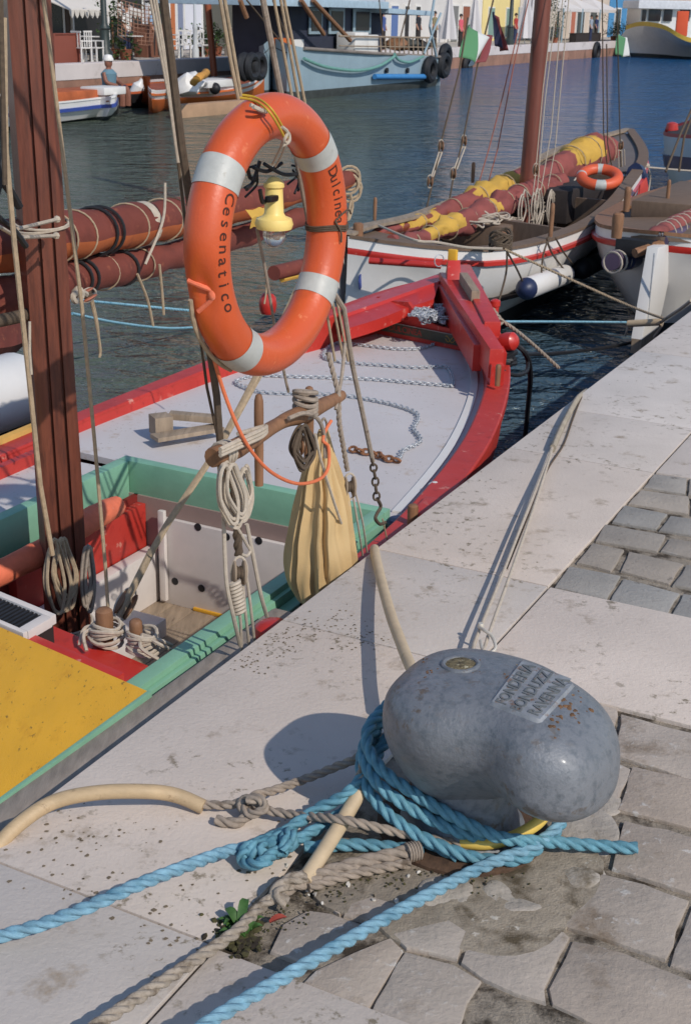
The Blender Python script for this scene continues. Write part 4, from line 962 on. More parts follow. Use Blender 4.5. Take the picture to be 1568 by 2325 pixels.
for k in range(9): 
    p = WT(532 + k * 1.6, 1325 + k * 8, 1.785); tube(bm, [p + DV * (.017 * math.cos(a)) - NV * (.013 * math.sin(a)) + UP * .006 * math.sin(a) for a in [i * math.pi / 6 for i in range(12)]], .0058, 6, closed=True)
obj('lanyard_seizing', bm, m_white_rope, None, 'thick pale seizing knot below the lower left block', 'rope')
block('pulley_block', WT(543, 1300, 1.79), UP + DV * .05, .048, None, m_wood, label='wooden block in the left tackle above the red bitt', cat='pulley block')
block('pulley_block', WT(793, 1105, 1.79), UP, .046, None, m_wood, label='wooden block hanging to the right of the yellow bag', cat='pulley block')
block('pulley_block', WT(676, 1010, 1.80), UP, .040, None, m_pin, label='dark wooden block hanging under the middle of the belaying bar', cat='pulley block')
column('tackle_fall', [[(800, 1120), (812, 1190), (823, 1262, .03)], [(806, 1115), (822, 1180), (833, 1255, .03)]], .0034, m_white_rope, 'two thin falls from the right hand block to the gunwale')
bm = B(); laid(bm, [WT(785, 1140, 1.79), WT(790, 1180, 1.79), WT(795, 1220, 1.80), WT(800, 1280, 1.83)], .011); obj('braided_lanyard', bm, m_white_rope, None, 'short braided lanyard below the right hand block', 'rope')
bm = B(); laid(bm, [WT(744, 800, 1.84), WT(757, 850, 1.82), WT(768, 900, 1.80), WT(770, 960, 1.79), WT(780, 1020, 1.79), WT(788, 1068, 1.79)], .0085); tube(bm, spl([WT(783, 780, 1.84), WT(776, 850, 1.82), WT(768, 895, 1.80), WT(762, 930, 1.79)], 5), .006, 7)
obj('pendant_rope', bm, m_hemp, None, 'grey pendant rope from the ring past the bar end to a block', 'rope')
# orange cord with black grip
bm = B(); tube(bm, spl([WT(462, 700, 1.80), WT(480, 790, 1.78), WT(505, 880, 1.77), WT(540, 970, 1.74), (WT(575, 1030, 1.73)), WT(620, 1075, 1.72), WT(675, 1098, 1.72), WT(725, 1088, 1.73), WT(745, 1060, 1.74), WT(745, 1015, 1.75), WT(733, 1000, 1.76), WT(740, 975, 1.77), WT(752, 955, 1.77)], 8), .0052, 8); obj('orange_cord', bm, m_ocord, None, 'orange cord hanging in a wide loop in front of the bar', 'cord')
# chain and hook at the shroud foot
bm = B(); chain(bm, [WT(843, 1040, 1.86), WT(850, 1075, 1.86), WT(853, 1110, 1.86), WT(855, 1135, 1.86)], .036, .0042)
tube(bm, spl([WT(856, 1132, 1.86), WT(864, 1150, 1.86), WT(856, 1165, 1.86), WT(852, 1178, 1.86), WT(862, 1190, 1.86), WT(874, 1186, 1.86)], 6), .0065, 8)
obj('chain_hook', bm, m_hempdk, None, 'dark chain and hook at the foot of the right hand shroud', 'hook')
rope('cord', [WT(868, 1178, 1.86), WT(878, 1225, 1.86)], .003, m_tan, 'short thin cord from the hook down to the gunwale')
# yellow canvas bag
bm = B(); rows = []
prof = [(735, 975, 8), (733, 1000, 15), (729, 1050, 30), (731, 1100, 42), (731, 1150, 52), (730, 1200, 59), (730, 1250, 66), (731, 1290, 69), (730, 1320, 64), (722, 1345, 48), (712, 1362, 28), (708, 1372, 8)]
PP = spl([V((a, b_, c_)) for a, b_, c_ in prof], 5)
for i, p in enumerate(PP):
    ctr = WT(p.x, p.y, 1.86); rad = (WT(p.x + p.z, p.y, 1.86) - WT(p.x - p.z, p.y, 1.86)).length * .24; row = []
    for k in range(120):
        a = 2 * math.pi * k / 120; u = i / len(PP); w1 = mnoise.noise(V((math.cos(a) * 1.6, math.sin(a) * 1.6, u * 1.3))); fold = (1 + .20 * (1 - u * .6) * (abs(math.sin(a * 5.5 + w1 * 3.5)) * 2 - 1.1) + .05 * math.sin(a * 19 + u * 4 + w1 * 5) + .10 * w1)
        row.append(ctr + DV * (rad * fold * math.cos(a)) + NV * (rad * fold * math.sin(a)))
    rows.append(row)
grid(bm, rows, closed=True); jit(bm, .004, 14)
bag = thing('canvas_bag', WT(712, 1372, 1.86), 'pleated pale yellow canvas bag hanging from the belaying bar', 'bag'); obj('bag_body', bm, m_canvas, bag)
bm = B(); tube(bm, spl([WT(735, 985, 1.85), WT(728, 965, 1.83), WT(735, 950, 1.82), WT(742, 965, 1.83), WT(736, 985, 1.85)], 5), .004, 6); obj('draw_string', bm, m_hemp, bag)
rope('thin_rope', [WT(715, 985, 1.76), WT(730, 1050, 1.76), WT(758, 1140, 1.77), WT(785, 1220, 1.79), WT(802, 1282, 1.83)], .0045, m_white_rope, 'pale rope crossing in front of the yellow canvas bag')

# furled sails on the two spars
def bundle(name, pts, t, mtA, mtB, label, split=True, bands=()):
    root = thing(name, WT(pts[len(pts) // 2][0], pts[len(pts) // 2][1], t), label, 'furled sail')
    P = spl([WT(x, y, t) for x, y, r_ in pts], 10); n = len(P)
    Rr = [r_ for *_, r_ in pts]; rad = lambda u: (lambda v: Rr[int(v)] * (1 - (v % 1)) + Rr[min(len(Rr) - 1, int(v) + 1)] * (v % 1))(u * (len(Rr) - 1))
    bm = B(); tube(bm, P, lambda u: rad(u) * (1 + .05 * math.sin(u * 47)), 22, mi=0); jit(bm, .010, 7); jit(bm, .003, 30)
    if split:
        for f in bm.faces:
            cz = f.calc_center_median(); k = min(range(n), key=lambda i: (P[i] - cz).length)
            if (cz - P[k]).z < -.02 * 1: f.material_index = 1
    obj('sailcloth', bm, [mtA, mtB], root)
    for b_ in bands:
        i = int(b_[0] * (n - 1)); d = (P[min(n - 1, i + 1)] - P[max(0, i - 1)]).normalized(); s_ = d.cross(UP).normalized(); u_ = s_.cross(d); rr2 = rad(b_[0]) * 1.07
        bm = B(); tube(bm, [P[i] + s_ * rr2 * math.cos(a) + u_ * rr2 * math.sin(a) + d * (.03 * math.cos(a) if b_[1] < .02 else 0) for a in [k * math.pi / 12 for k in range(24)]], b_[1] if b_[1] < .02 else .006, 6, closed=True) if b_[1] < .02 else grid(bm, [[P[i] + d * o + s_ * rr2 * math.cos(a) + u_ * rr2 * math.sin(a) for a in [k * math.pi / 12 for k in range(24)]] for o in (-b_[1], b_[1])], closed=True)
        obj('gasket', bm, b_[2], root)
    return root, P
g1 = [(.30, .0035, m_tan), (.355, .006, m_black), (.365, .006, m_black), (.42, .0035, m_tan), (.46, .022, m_white_rope), (.53, .0035, m_tan), (.57, .003, m_hempdk), (.27, .0035, m_tan)]
bundle('furled_sail', [(-160, 585, .088), (0, 560, .088), (150, 536, .086), (300, 512, .082), (400, 493, .078), (560, 462, .066), (690, 432, .052), (798, 405, .04)], 3.1, m_sailred, m_sailor, 'upper brick red and orange sail furled on the long spar', True, g1)
bundle('furled_sail', [(-160, 705, .07), (0, 675, .07), (150, 636, .066), (300, 603, .062), (400, 578, .058), (560, 532, .05), (690, 490, .04)], 3.1, m_sailred, m_sailred, 'lower brick red sail roll beneath the upper furled sail', False, [(.36, .006, m_black), (.375, .006, m_black), (.47, .006, m_black), (.48, .006, m_black), (.42, .003, m_tan), (.52, .003, m_tan)])
bm = B(); P_ = [WT(x, y, 3.02) for x, y in ((538, 490), (560, 486), (585, 482), (600, 478))]
grid(bm, [[p + UP * .028 + NV * -.05, p - NV * .075, p - UP * .05 - NV * .06] for p in spl(P_, 5)]); jit(bm, .01, 20); obj('sail_flap', bm, m_sailyel, None, 'yellow flap of sailcloth showing through the orange ring', 'sailcloth')
bm = B()
for k in range(5): p = WT(792 + random.uniform(-4, 6), 400 + k * 9, 3.08); tube(bm, [p + DV * (.035 * math.cos(a)) + UP * (.05 * math.sin(a)) - NV * .04 * math.cos(a) for a in [i * math.pi / 7 for i in range(14)]], .007, 6, closed=True)
tube(bm, spl([WT(795, 440, 3.05), WT(800, 470, 3.05), WT(790, 500, 3.05), WT(796, 455, 3.05)], 5), .007, 6)
obj('spar_end_lashing', bm, m_tan, None, 'tan rope turns bound round the right end of the long spar', 'rope')
for i, (pts, lb) in enumerate([([(312, 622), (335, 680), (348, 740)], 'left one of two frayed reefing ends hanging under the red sail'), ([(362, 600), (368, 660), (372, 715)], 'right one of two frayed reefing ends hanging under the red sail'),
        ([(210, 680), (222, 740), (228, 808)], 'frayed reefing end hanging close beside the big mast'), ([(375, 415), (370, 500), (330, 600)], 'tan gasket line slung across both sail rolls')]):
    rope('reef_line', [WT(x, y, 3.0) for x, y in pts], .0055, m_tan if i != 3 else m_white_rope, lb)
rope('reef_line', [WT(x, y, 2.9) for x, y in ((585, 540), (600, 600), (605, 650), (600, 690))], .004, m_tan, 'thin tan line hanging in the middle of the ring opening')
# pale blue mooring lines crossing the water
rope('water_line', [W(160, 680, -.4), W(300, 693, -.6), W(440, 706, -.72), W(520, 712, -.8)], .011, m_bluelt, 'pale blue line crossing the dark water left of the ring, upper of two', strand=True)
rope('water_line', [W(165, 712, -.4), W(260, 732, -.6), W(370, 745, -.8), W(440, 744, -.9)], .011, m_bluelt, 'pale blue line crossing the dark water left of the ring, lower of two', strand=True)
# small fittings left of the mast
bm = B()
for a, b_ in (((40, 520), (130, 498)), ((40, 540), (128, 535)), ((0, 515), (50, 545))): tube(bm, [WT(*a, 2.6), WT(*b_, 2.72)], .006, 7); sphere(bm, WT(*b_, 2.72), .012, 8)
obj('lashing_lines', bm, m_white_rope, None, 'white lashing lines pulled round the left face of the mast', 'rope')
bm = B(); tube(bm, spl([WT(0, 225, 2.5), WT(12, 330, 2.5), WT(5, 400, 2.5), WT(28, 440, 2.5), WT(45, 470, 2.5)], 5), .012, 7); tube(bm, spl([WT(5, 400, 2.5), WT(-10, 480, 2.5), WT(30, 520, 2.5), WT(60, 560, 2.5)], 5), .009, 7); obj('black_tackle', bm, m_black, None, 'black tackle and lines at the left edge beside the mast', 'rope')
bm = B(); tube(bm, spl([WT(-40, 735, 2.9), WT(30, 722, 2.9), WT(100, 705, 2.9)], 5), .022, 10); obj('dark_spar', bm, m_hempdk, None, 'dark round spar end with pale ties, left of the mast', 'spar')
# bow lines
rope('bow_line', [W(1090, 690, .02), W(1120, 715, .03), W(1170, 750, -.05), W(1220, 792, -.18), W(1268, 836, -.3)], .011, m_hemp, 'grey rope leading from the red bow down toward the water', strand=True)
bm = B()
for k in range(5):
    p = W(1098 + k * 6, 700 + k * 8, .02); tube(bm, [p + DV * (.05 * math.cos(a)) - NV * (.03 * math.cos(a)) + UP * (.022 * math.sin(a)) for a in [i * math.pi / 7 for i in range(14)]], .009, 6, closed=True)
obj('bow_lashing', bm, m_hemp, None, 'grey rope turns round the small red bitt at the bow', 'rope')
bm = B(); p = W(1140, 808, -.12)
for k in range(6): tube(bm, [p + V((random.uniform(-.02, .02), 0, 0)) + DV * (.07 * math.cos(a)) + NV * (.05 * math.sin(a)) + UP * (.012 * math.sin(a * 2 + k) + .012 * k - .04) for a in [i * math.pi / 8 for i in range(16)]], .016, 7, closed=True)
sphere(bm, p, .07, 12, (1, .8, .7)); obj('black_hose_coil', bm, m_black, None, 'black coiled hose under the red roller at the bow', 'hose')
bm = B(); tube(bm, spl([W(1150, 770, -.1), W(1190, 800, -.16), W(1203, 850, -.35), W(1197, 930, -.7), W(1190, 1005, -1.0)], 8), .016, 8); tube(bm, spl([W(1130, 838, -.15), W(1170, 852, -.2), W(1196, 840, -.25), W(1195, 800, -.2)], 6), .012, 8)
obj('black_hose', bm, m_black, None, 'black hose hanging from the red bow into the water', 'hose')
rope('submerged_line', [W(1190, 805, -.3), W(1290, 800, -.7), W(1400, 785, -.85), W(1440, 775, -.9)], .014, m_black, 'black line sagging from the red bow across the water')
rope('stern_warp', [W(1145, 731, -.1), W(1290, 731, -.35), W(1420, 732, -.5)], .009, m_bluelt, 'pale turquoise line stretched straight from red bow to white sternpost', strand=True)

block('pulley_block', WT(200, 670, 2.95), DV + UP * .2, .045, None, mat('pinkish_wood', c(168, 104, 82), .6, .2, 10), label='pinkish wooden block lashed to the lower sail right of the mast', cat='pulley block')
bm = B(); tube(bm, spl([WT(168, 665, 2.92), WT(180, 655, 2.9), WT(186, 672, 2.9), WT(172, 684, 2.9), WT(166, 672, 2.9), WT(182, 662, 2.9), WT(196, 668, 2.92)], 5), .011, 7); obj('white_knot', bm, m_white_rope, None, 'pale knot between the mast and the pinkish block', 'rope')
rope('reef_line', [WT(x, y, 2.95) for x, y in ((206, 680), (218, 730), (228, 790), (226, 812))], .005, m_tan, 'brown line hanging straight down below the pinkish block')

# ============================================================ OTHER BOATS NEARBY
def hullgen(railA, railB, prof, bm=None, n=40, rake=0.0):
    bm = bm or B()
    def rs(r_): 
        P = spl(r_, 8); L_ = [0]
        for a, b_ in zip(P, P[1:]): L_.append(L_[-1] + (b_ - a).length)
        out = []; j = 0
        for i in range(n + 1):
            d = L_[-1] * i / n
            while j < len(P) - 2 and L_[j + 1] < d: j += 1
            out.append(P[j].lerp(P[j + 1], (d - L_[j]) / max(1e-9, L_[j + 1] - L_[j])))
        return out
    A, Bq = rs(railA), rs(railB); Cn = [(a + b_) / 2 for a, b_ in zip(A, Bq)]
    for side in (A, Bq):
        rows = []
        for dz_, k, mi in prof:
            rows.append([V((p.x + (c_.x - p.x) * k, p.y + (c_.y - p.y) * k, p.z + dz_)) if dz_ > -.7 else V((p.x + (c_.x - p.x) * k, p.y + (c_.y - p.y) * k, p.z * .0 + dz_)) for p, c_ in zip(side, Cn)])
        for r_ in rows:
            for i, p in enumerate(r_): p += DV * (rake * (side[i].z - p.z) * max(0, 1 - i / n * 3))
        vs = [[bm.verts.new(p) for p in r_] for r_ in rows]
        for i in range(len(vs) - 1):
            for q in range(n): bm.faces.new((vs[i][q], vs[i][q + 1], vs[i + 1][q + 1], vs[i + 1][q])).material_index = prof[i + 1][2]
    return bm, A, Bq, Cn
def caprail(A, Cn, wd, th, dz_=0.0):
    bm = B(); rows = []
    for p, c_ in zip(A, Cn):
        d = (c_ - p); d.z = 0; L_ = d.length; d = d.normalized() if L_ > 1e-4 else V((0, 0, 0)); w_ = min(wd, L_)
        o = p + UP * dz_ - d * .015; i_ = p + UP * dz_ + d * w_
        rows.append([o - UP * th, o, i_, i_ - UP * th])
    grid(bm, rows, closed=True); return bm
def deckpoly(A, Bq, Cn, k, dz_, i0, i1, th=.03):
    bm = B(); pa_ = [p.lerp(c_, k) + UP * dz_ for p, c_ in zip(A, Cn)][i0:i1 + 1]; pb_ = [p.lerp(c_, k) + UP * dz_ for p, c_ in zip(Bq, Cn)][i0:i1 + 1]
    prism(bm, pa_ + pb_[::-1], UP * -th); return bm
# white boat with red stripe
b2 = thing('sailing_boat', ST(13.5, 4.5, -.95), 'white wooden sailing boat with red stripe and furled sail, ahead of the red boat', 'boat')
RA = [ST(9.0, 4.62, .02), ST(9.25, 4.05, -.04), ST(9.8, 3.62, -.09), ST(11.15, 3.50, -.12), ST(12.4, 3.57, -.10), ST(14.2, 3.87, -.07), ST(17, 4.45, .0), ST(19.3, 5.3, .12)]
RB = [ST(9.0, 4.70, .02), ST(9.9, 4.95, -.04), ST(11.35, 5.06, -.1), ST(14.5, 5.43, -.1), ST(17, 5.68, .0), ST(19.35, 5.42, .12)]
bm, A, Bq, Cn = hullgen(RA, RB, [(0, 0, 0), (-.085, -.01, 0), (-.095, -.045, 1), (-.125, -.045, 1), (-.135, -.005, 1), (-.3, .06, 0), (-.5, .28, 0), (-.78, .52, 0), (-1.05, .66, 2), (-1.6, .98, 2)])
obj('hull', bm, [m_white, m_redgl, m_antifoul], b2)
obj('cap_rail', caprail(A, Cn, .12, .025, .012), m_browndeck, b2); obj('cap_rail', caprail(Bq, Cn, .12, .025, .012), m_wood, b2)
obj('foredeck', deckpoly(A, Bq, Cn, .1, -.03, 26, 39), mat('dark_grey_deck', c(104, 96, 92), .75, .15, 4), b2)
obj('aft_deck', deckpoly(A, Bq, Cn, .1, -.05, 1, 4), m_browndeck, b2)
obj('hold_floor', deckpoly(A, Bq, Cn, .12, -.42, 3, 27), m_dark, b2)
for i in (4, 11, 18, 25): 
    bm = B(); a, b_ = A[i].lerp(Cn[i], .1), Bq[i].lerp(Cn[i], .1); d = (b_ - a).normalized(); prism(bm, [a - UP * .42, b_ - UP * .42, b_ - UP * .05, a - UP * .05], d.cross(UP) * .05, .003); obj('thwart', bm, m_browndeck, b2)
bm = B(); box(bm, ST(13.9, 4.7, -.22), (1.3, .9, .34), ASTZ, .02); obj('engine_box', bm, m_dark, b2)
bm = B(); box(bm, ST(11.7, 4.5, -.30), (.5, .5, .22), ASTZ, .02); obj('hold_box', bm, m_browndeck, b2)
m1, m2 = WT(1186, 560, 4.7), WT(1232, 0, 4.7); d = (m2 - m1).normalized()
bm = B(); tube(bm, [m1 - d * .5, m1, m2, m2 + d * 5], lambda u: .098 - .02 * u, 18); ms2 = obj('mast', bm, mat('dark_red_mast', c(112, 56, 42), .5, .25, 5, stretch=(5, 5, .5), coat=.2), b2)
bm = B(); box(bm, WT(815, 640, 4.72), (.10, .34, .62), ((WT(830, 640, 4.6) - WT(800, 640, 4.75)).normalized(), NV, UP), .01); sp2 = obj('sternpost', bm, m_white, b2)
bm = B(); pc_ = WT(817, 640, 4.52); lathe(bm, pc_ , [(.03, .0), (.03, .004)], 20, -NV, scale=(1, 2.1), xdir=DV); obj('oval_mark', bm, m_bluest, sp2)
bm = B()
for (x0, y0, x1, y1_, r_) in ((838, 592, 1000, 603, .026),): tube(bm, [W(x0, y0, -.12), W(x1, y1_, -.12)], r_, 10)
obj('rub_rail', bm, m_redgl, b2)
bm = B(); tube(bm, [W(865, 612, -.3), W(1000, 620, -.3)], .022, 10); obj('rub_rail', bm, m_redgl, b2)
bm = B(); lathe(bm, WT(1243, 538, 3.5), [(.02, 0), (.02, .004)], 14, -NV); 
for (x, y, h, r_) in ((1248, 538, .28, .02), (850, 500, .2, .016), (1072, 415, .22, .02), (1140, 560, .12, .03), (812, 545, .14, .04)):
    p = W(x, y, -.08); pin(p, h, r_, b2)
bm.free()
def lines(name, L_, r_, mt, t, parent=None, label=None, cat='rope', up_ext=2.0):
    for pts in L_:
        P = [WT(x, y, t) for x, y in pts]
        if pts[0][1] <= 2: P = [P[0] + (P[0] - P[1]).normalized() * up_ext] + P
        bm = B(); tube(bm, P, r_, 6); obj(name, bm, mt, parent)
lines('shroud', [[(1062, 40), (1041, 165), (1001, 322), (985, 400), (968, 472)], [(1119, 0), (1084, 145), (1050, 320), (1030, 395), (1020, 452)]], .009, m_hempdk, 5.2, b2)
lines('halyard', [[(1199, 0), (1165, 150), (1129, 338), (1100, 442)], [(1174, 75), (1140, 220), (1109, 338), (1085, 420)]], .006, mat('reddish_line', c(150, 84, 66), .8), 5.1, b2)
lines('halyard', [[(1256, 0), (1232, 200), (1214, 400), (1208, 445)], [(1264, 0), (1236, 230), (1218, 440)], [(1290, 0), (1259, 338), (1238, 450), (1225, 540)], [(1276, 0), (1250, 300), (1220, 470), (1200, 520)]], .0055, m_white_rope, 4.5, b2)
lines('shroud', [[(1366, 0), (1369, 300), (1372, 330), (1384, 430), (1388, 470)], [(1399, 0), (1406, 300), (1410, 420)], [(1376, 100), (1378, 325), (1395, 420)]], .007, m_hempdk, 4.5, b2)
for (x, y, t, lb) in ((1000, 332, 5.2, 'upper of two blocks on the leftmost shroud of the white boat'), (975, 412, 5.2, 'lower of two blocks on the leftmost shroud of the white boat'),
        (1052, 320, 5.2, 'upper of two blocks on the second shroud of the white boat'), (1028, 394, 5.2, 'lower of two blocks on the second shroud of the white boat'), (1408, 330, 4.5, 'block high on the shroud at the bow of the white boat'), (1215, 385, 4.5, 'block hanging on the right side of the white boat mast')):
    block('pulley_block', WT(x, y, t), UP, .062, None, m_pin, label=lb, cat='pulley block', group='blocks on the rigging of the white boat')
bm = B()
for a, b_, t in (((996, 345), (978, 402), 5.2), ((1003, 345), (982, 402), 5.2), ((1049, 332), (1030, 385), 5.2), ((1056, 332), (1036, 385), 5.2)): tube(bm, [WT(*a, t), WT(*b_, t)], .007, 6)
for x in (1402, 1410, 1416): tube(bm, [WT(x, 340, 4.5), WT(x + 3, 425, 4.5)], .007, 6)
obj('block_falls', bm, m_white_rope, b2)
# mast foot loops
bm = B()
for k in range(10):
    x = random.uniform(1180, 1255); y0 = random.uniform(425, 450); y1_ = random.uniform(500, 555); w_ = random.uniform(4, 12)
    tube(bm, spl([WT(x, y0, 4.4), WT(x - w_, (y0 + y1_) / 2, 4.4), WT(x + random.uniform(-10, 10), y1_, 4.4), WT(x + w_, (y0 + y1_) / 2, 4.4)], 5, True), .008, 6, closed=True)
for a, b_ in (((1320, 395), (1205, 500)), ((1310, 400), (1250, 450)), ((1250, 450), (1235, 545)), ((1240, 460), (1190, 430))): tube(bm, spl([WT(*a, 4.5), WT((a[0] + b_[0]) / 2, (a[1] + b_[1]) / 2 + 12, 4.5), WT(*b_, 4.4)], 5), .009, 6)
obj('mast_rope_coil', bm, m_white_rope, None, 'grey white rope loops hanging round the mast foot of the white boat', 'rope coil')
bm = B()
for k in range(26):
    p = WT(random.uniform(1065, 1170), random.uniform(490, 515), 4.5); e = random.uniform(.08, .17)
    tube(bm, spl([p + V((e * math.cos(a) * random.uniform(.8, 1.3), e * .7 * math.sin(a), random.uniform(-.02, .04))) for a in [i * math.pi / 4 for i in range(8)]], 4, True), .0085, 6, closed=True)
obj('net_rope_heap', bm, m_white_rope, None, 'loose heap of pale rope amid the deck of the white boat', 'rope')
# furled sails of the white boat
m_sr2 = mat('faded_red_sailcloth', c(138, 72, 66), .85, .2, 4, .004, 14)
def sailroll(name, pts, t, label, patches, seed=1):
    root = thing(name, WT(pts[0][0], pts[0][1], t), label, 'furled sail'); P = spl([WT(x, y, t) for x, y, r_ in pts], 12); Rr = [r_ for *_, r_ in pts]
    rad = lambda u: (lambda v: Rr[int(v)] * (1 - v % 1) + Rr[min(len(Rr) - 1, int(v) + 1)] * (v % 1))(u * (len(Rr) - 1) * .9999)
    bm = B(); tube(bm, P, lambda u: rad(u) * (1 + .07 * math.sin(u * 60 + seed) + .05 * math.sin(u * 131)), 28)
    jit(bm, .045, 4.5); jit(bm, .024, 12); jit(bm, .010, 30)
    n = len(P)
    for f in bm.faces:
        cz = f.calc_center_median(); k = min(range(n), key=lambda i: (P[i] - cz).length); u = k / (n - 1)
        for (u0, u1, hi) in patches:
            if u0 < u < u1 and ((cz - P[k]).z > -.01) == hi: f.material_index = 1
    obj('sailcloth', bm, [m_sr2, m_sailyel], root)
    for q in range(9):
        u = .08 + q * .1; i = int(u * (n - 1)); d = (P[min(n - 1, i + 1)] - P[max(0, i - 1)]).normalized(); s_ = d.cross(UP).normalized(); u_ = s_.cross(d); rr2 = rad(u) * 1.12
        bm = B(); tube(bm, [P[i] + s_ * rr2 * math.cos(a) + u_ * rr2 * math.sin(a) for a in [k * math.pi / 8 for k in range(16)]], .006, 6, closed=True); obj('gasket', bm, m_tan, root)
    bm = B(); tube(bm, [P[0] - UP * Rr[0] * .5, P[-1] - UP * Rr[-1] * .5, P[-1] + (P[-1] - P[0]).normalized() * .3 - UP * Rr[-1] * .5], .05, 12); obj('boom', bm, m_spar, root)
sailroll('furled_sail', [(1378, 345, .17), (1340, 348, .22), (1300, 365, .19), (1250, 392, .13), (1185, 412, .13), (1110, 440, .13), (1040, 470, .10), (950, 505, .07), (850, 530, .05)], 4.95, 'long red and yellow sail furled above the deck of the white boat', [(.13, .3, True), (.55, .70, True), (.83, .93, True)])
sailroll('furled_sail', [(1270, 412, .10), (1225, 430, .10), (1170, 448, .11), (1120, 472, .11), (1060, 500, .10), (1000, 525, .09), (940, 548, .07), (890, 560, .06)], 4.6, 'shorter red and yellow sail roll beneath the long one on the white boat', [(.42, .46, True), (.62, .80, True), (.84, .93, False)], 4)
sailroll_b = None
bm = B(); tube(bm, [WT(622, 620, 3.9), WT(720, 596, 3.9)], .045, 12); tube(bm, [WT(640, 634, 3.9), WT(715, 615, 3.9)], .02, 8, mi=1); tube(bm, [WT(623, 620, 3.9) - DV * .004, WT(625, 619.5, 3.9)], .03, 12, mi=2)
obj('boom_end', bm, [m_sailred, m_sailyel, m_black], None, 'round spar end with yellow cloth seen low in the orange ring', 'spar')
# deck ring buoy and fenders
def torus(bm, ctr, R_, r_, ax, mi=0, n=40, m_=14, cols=None):
    vs = [[bm.verts.new(V(ctr) + (ax[0] * math.cos(a) + ax[1] * math.sin(a)) * (R_ + r_ * math.cos(b_)) + ax[2] * r_ * math.sin(b_)) for b_ in [k * 2 * math.pi / m_ for k in range(m_)]] for a in [k * 2 * math.pi / n for k in range(n)]]
    for i in range(n):
        for j in range(m_): bm.faces.new((vs[i][j], vs[(i + 1) % n][j], vs[(i + 1) % n][(j + 1) % m_], vs[i][(j + 1) % m_])).material_index = (1 if cols and i in cols else mi)
bm = B(); torus(bm, W(1360, 402, .10), .185, .055, (V((1, 0, .05)).normalized(), V((0, 1, .35)).normalized(), V((0, -.35, 1)).normalized()), cols={28, 29, 30, 8, 9, 18})
obj('life_ring', bm, [mat('dull_orange_plastic', c(214, 92, 56), .5, .06), m_tape], None, 'small orange life ring lying on the foredeck of the white boat', 'life ring')
def fender(a, b_, r_, mt, endm, label):
    L_ = (b_ - a).length; ax = (b_ - a).normalized()
    root = thing('fender', a, label, 'fender'); bm = B(); lathe(bm, a, [(r_ * .3, 0), (r_ * .75, r_ * .25), (r_, r_ * .7), (r_, L_ - r_ * .8), (r_ * .75, L_ - r_ * .25), (r_ * .3, L_)], 20, ax); obj('fender_body', bm, mt, root)
    bm = B(); lathe(bm, a - ax * .01, [(r_ * .15, -r_ * .3), (r_ * .5, -r_ * .15), (r_ * .93, r_ * .4), (r_ * 1.015, r_ * .8)], 20, ax); obj('fender_cap', bm, endm, root)
    if abs(endm.name != '') : 
        bm = B(); lathe(bm, b_ + ax * .01, [(r_ * .15, r_ * .3), (r_ * .5, r_ * .15), (r_ * .93, -r_ * .4), (r_ * 1.015, -r_ * .8)], 20, ax); obj('fender_cap', bm, endm, root)
fender(WT(1190, 657, 3.42), WT(1285, 622, 3.5), .088, m_white, m_navy, 'white cylinder fender with dark blue end on the side of the white boat')
fender(WT(1318, 612, 3.5), WT(1365, 590, 3.7), .09, m_antifoul, m_black, 'dark dirty fender in the shadow further along the white boat')
for k_, pts in enumerate(([(1148, 568), (1172, 610), (1190, 650)], [(1240, 540), (1252, 575), (1290, 625)], [(1150, 570), (1148, 620), (1130, 690)], [(1245, 538), (1232, 580), (1228, 625)], [(1260, 540), (1280, 575), (1300, 600)])): bm = B(); tube(bm, spl([WT(x, y, 3.45) for x, y in pts], 5), .008, 6); obj('fender_lanyard', bm, m_hempdk, b2)
rope('warp', [W(860, 512, .1), W(940, 545, .1), W(990, 550, .05), W(1060, 562, .02), W(1140, 565, .02)], .010, m_white_rope, 'pale warp lying along the near rail of the white boat', strand=False)
rope('cross_warp', [W(1145, 566, .0), W(1300, 637, -.2), W(1430, 695, -.35), W(1510, 725, -.35)], .010, m_tan, 'tan warp stretched from the white boat to the white sternpost', strand=True)
bm = B(); p = W(1135, 560, .0)
for k in range(9): tube(bm, [p + DV * (.10 * math.cos(a)) + NV * (.08 * math.sin(a)) + UP * (.03 * math.sin(a * 2 + k) + .012 * k) for a in [i * math.pi / 8 for i in range(16)]], .010, 6, closed=True)
obj('rope_coil', bm, m_hempdk, None, 'dark rope coil heaped on the near rail of the white boat', 'rope coil')

# right-hand white boat: stern with rudder
b3 = thing('sailing_boat', ST(12, 2.6, -.95), 'white wooden boat with upright white rudder at the right edge', 'boat')
RA = [ST(10.62, 2.60, .02), ST(10.75, 2.34, .0), ST(11.1, 2.12, -.04), ST(12.0, 1.98, -.08), ST(14, 2.05, -.05), ST(16.5, 2.5, .1)]
RB = [ST(10.62, 2.61, .02), ST(10.75, 2.95, .0), ST(11.2, 3.3, -.04), ST(12.2, 3.55, -.08), ST(14, 3.5, -.05), ST(16.5, 2.7, .1)]
bm, A, Bq, Cn = hullgen(RA, RB, [(0, 0, 0), (-.1, -.01, 0), (-.11, -.06, 1), (-.15, -.06, 1), (-.16, -.005, 1), (-.3, .05, 0), (-.5, .22, 0), (-.78, .5, 0), (-1.05, .7, 2), (-1.6, .98, 2)], rake=.42)
obj('hull', bm, [m_white, m_redgl, m_antifoul], b3)
obj('cap_rail', caprail(A, Cn, .14, .03, .012), m_pin, b3); obj('cap_rail', caprail(Bq, Cn, .14, .03, .012), m_pin, b3)
obj('deck', deckpoly(A, Bq, Cn, .12, -.03, 0, 39), m_browndeck, b3)
bm = B(); box(bm, ST(12.9, 2.95, .0), (1.8, .6, .16), ASTZ, .02); obj('cabin', bm, m_browndeck, b3)
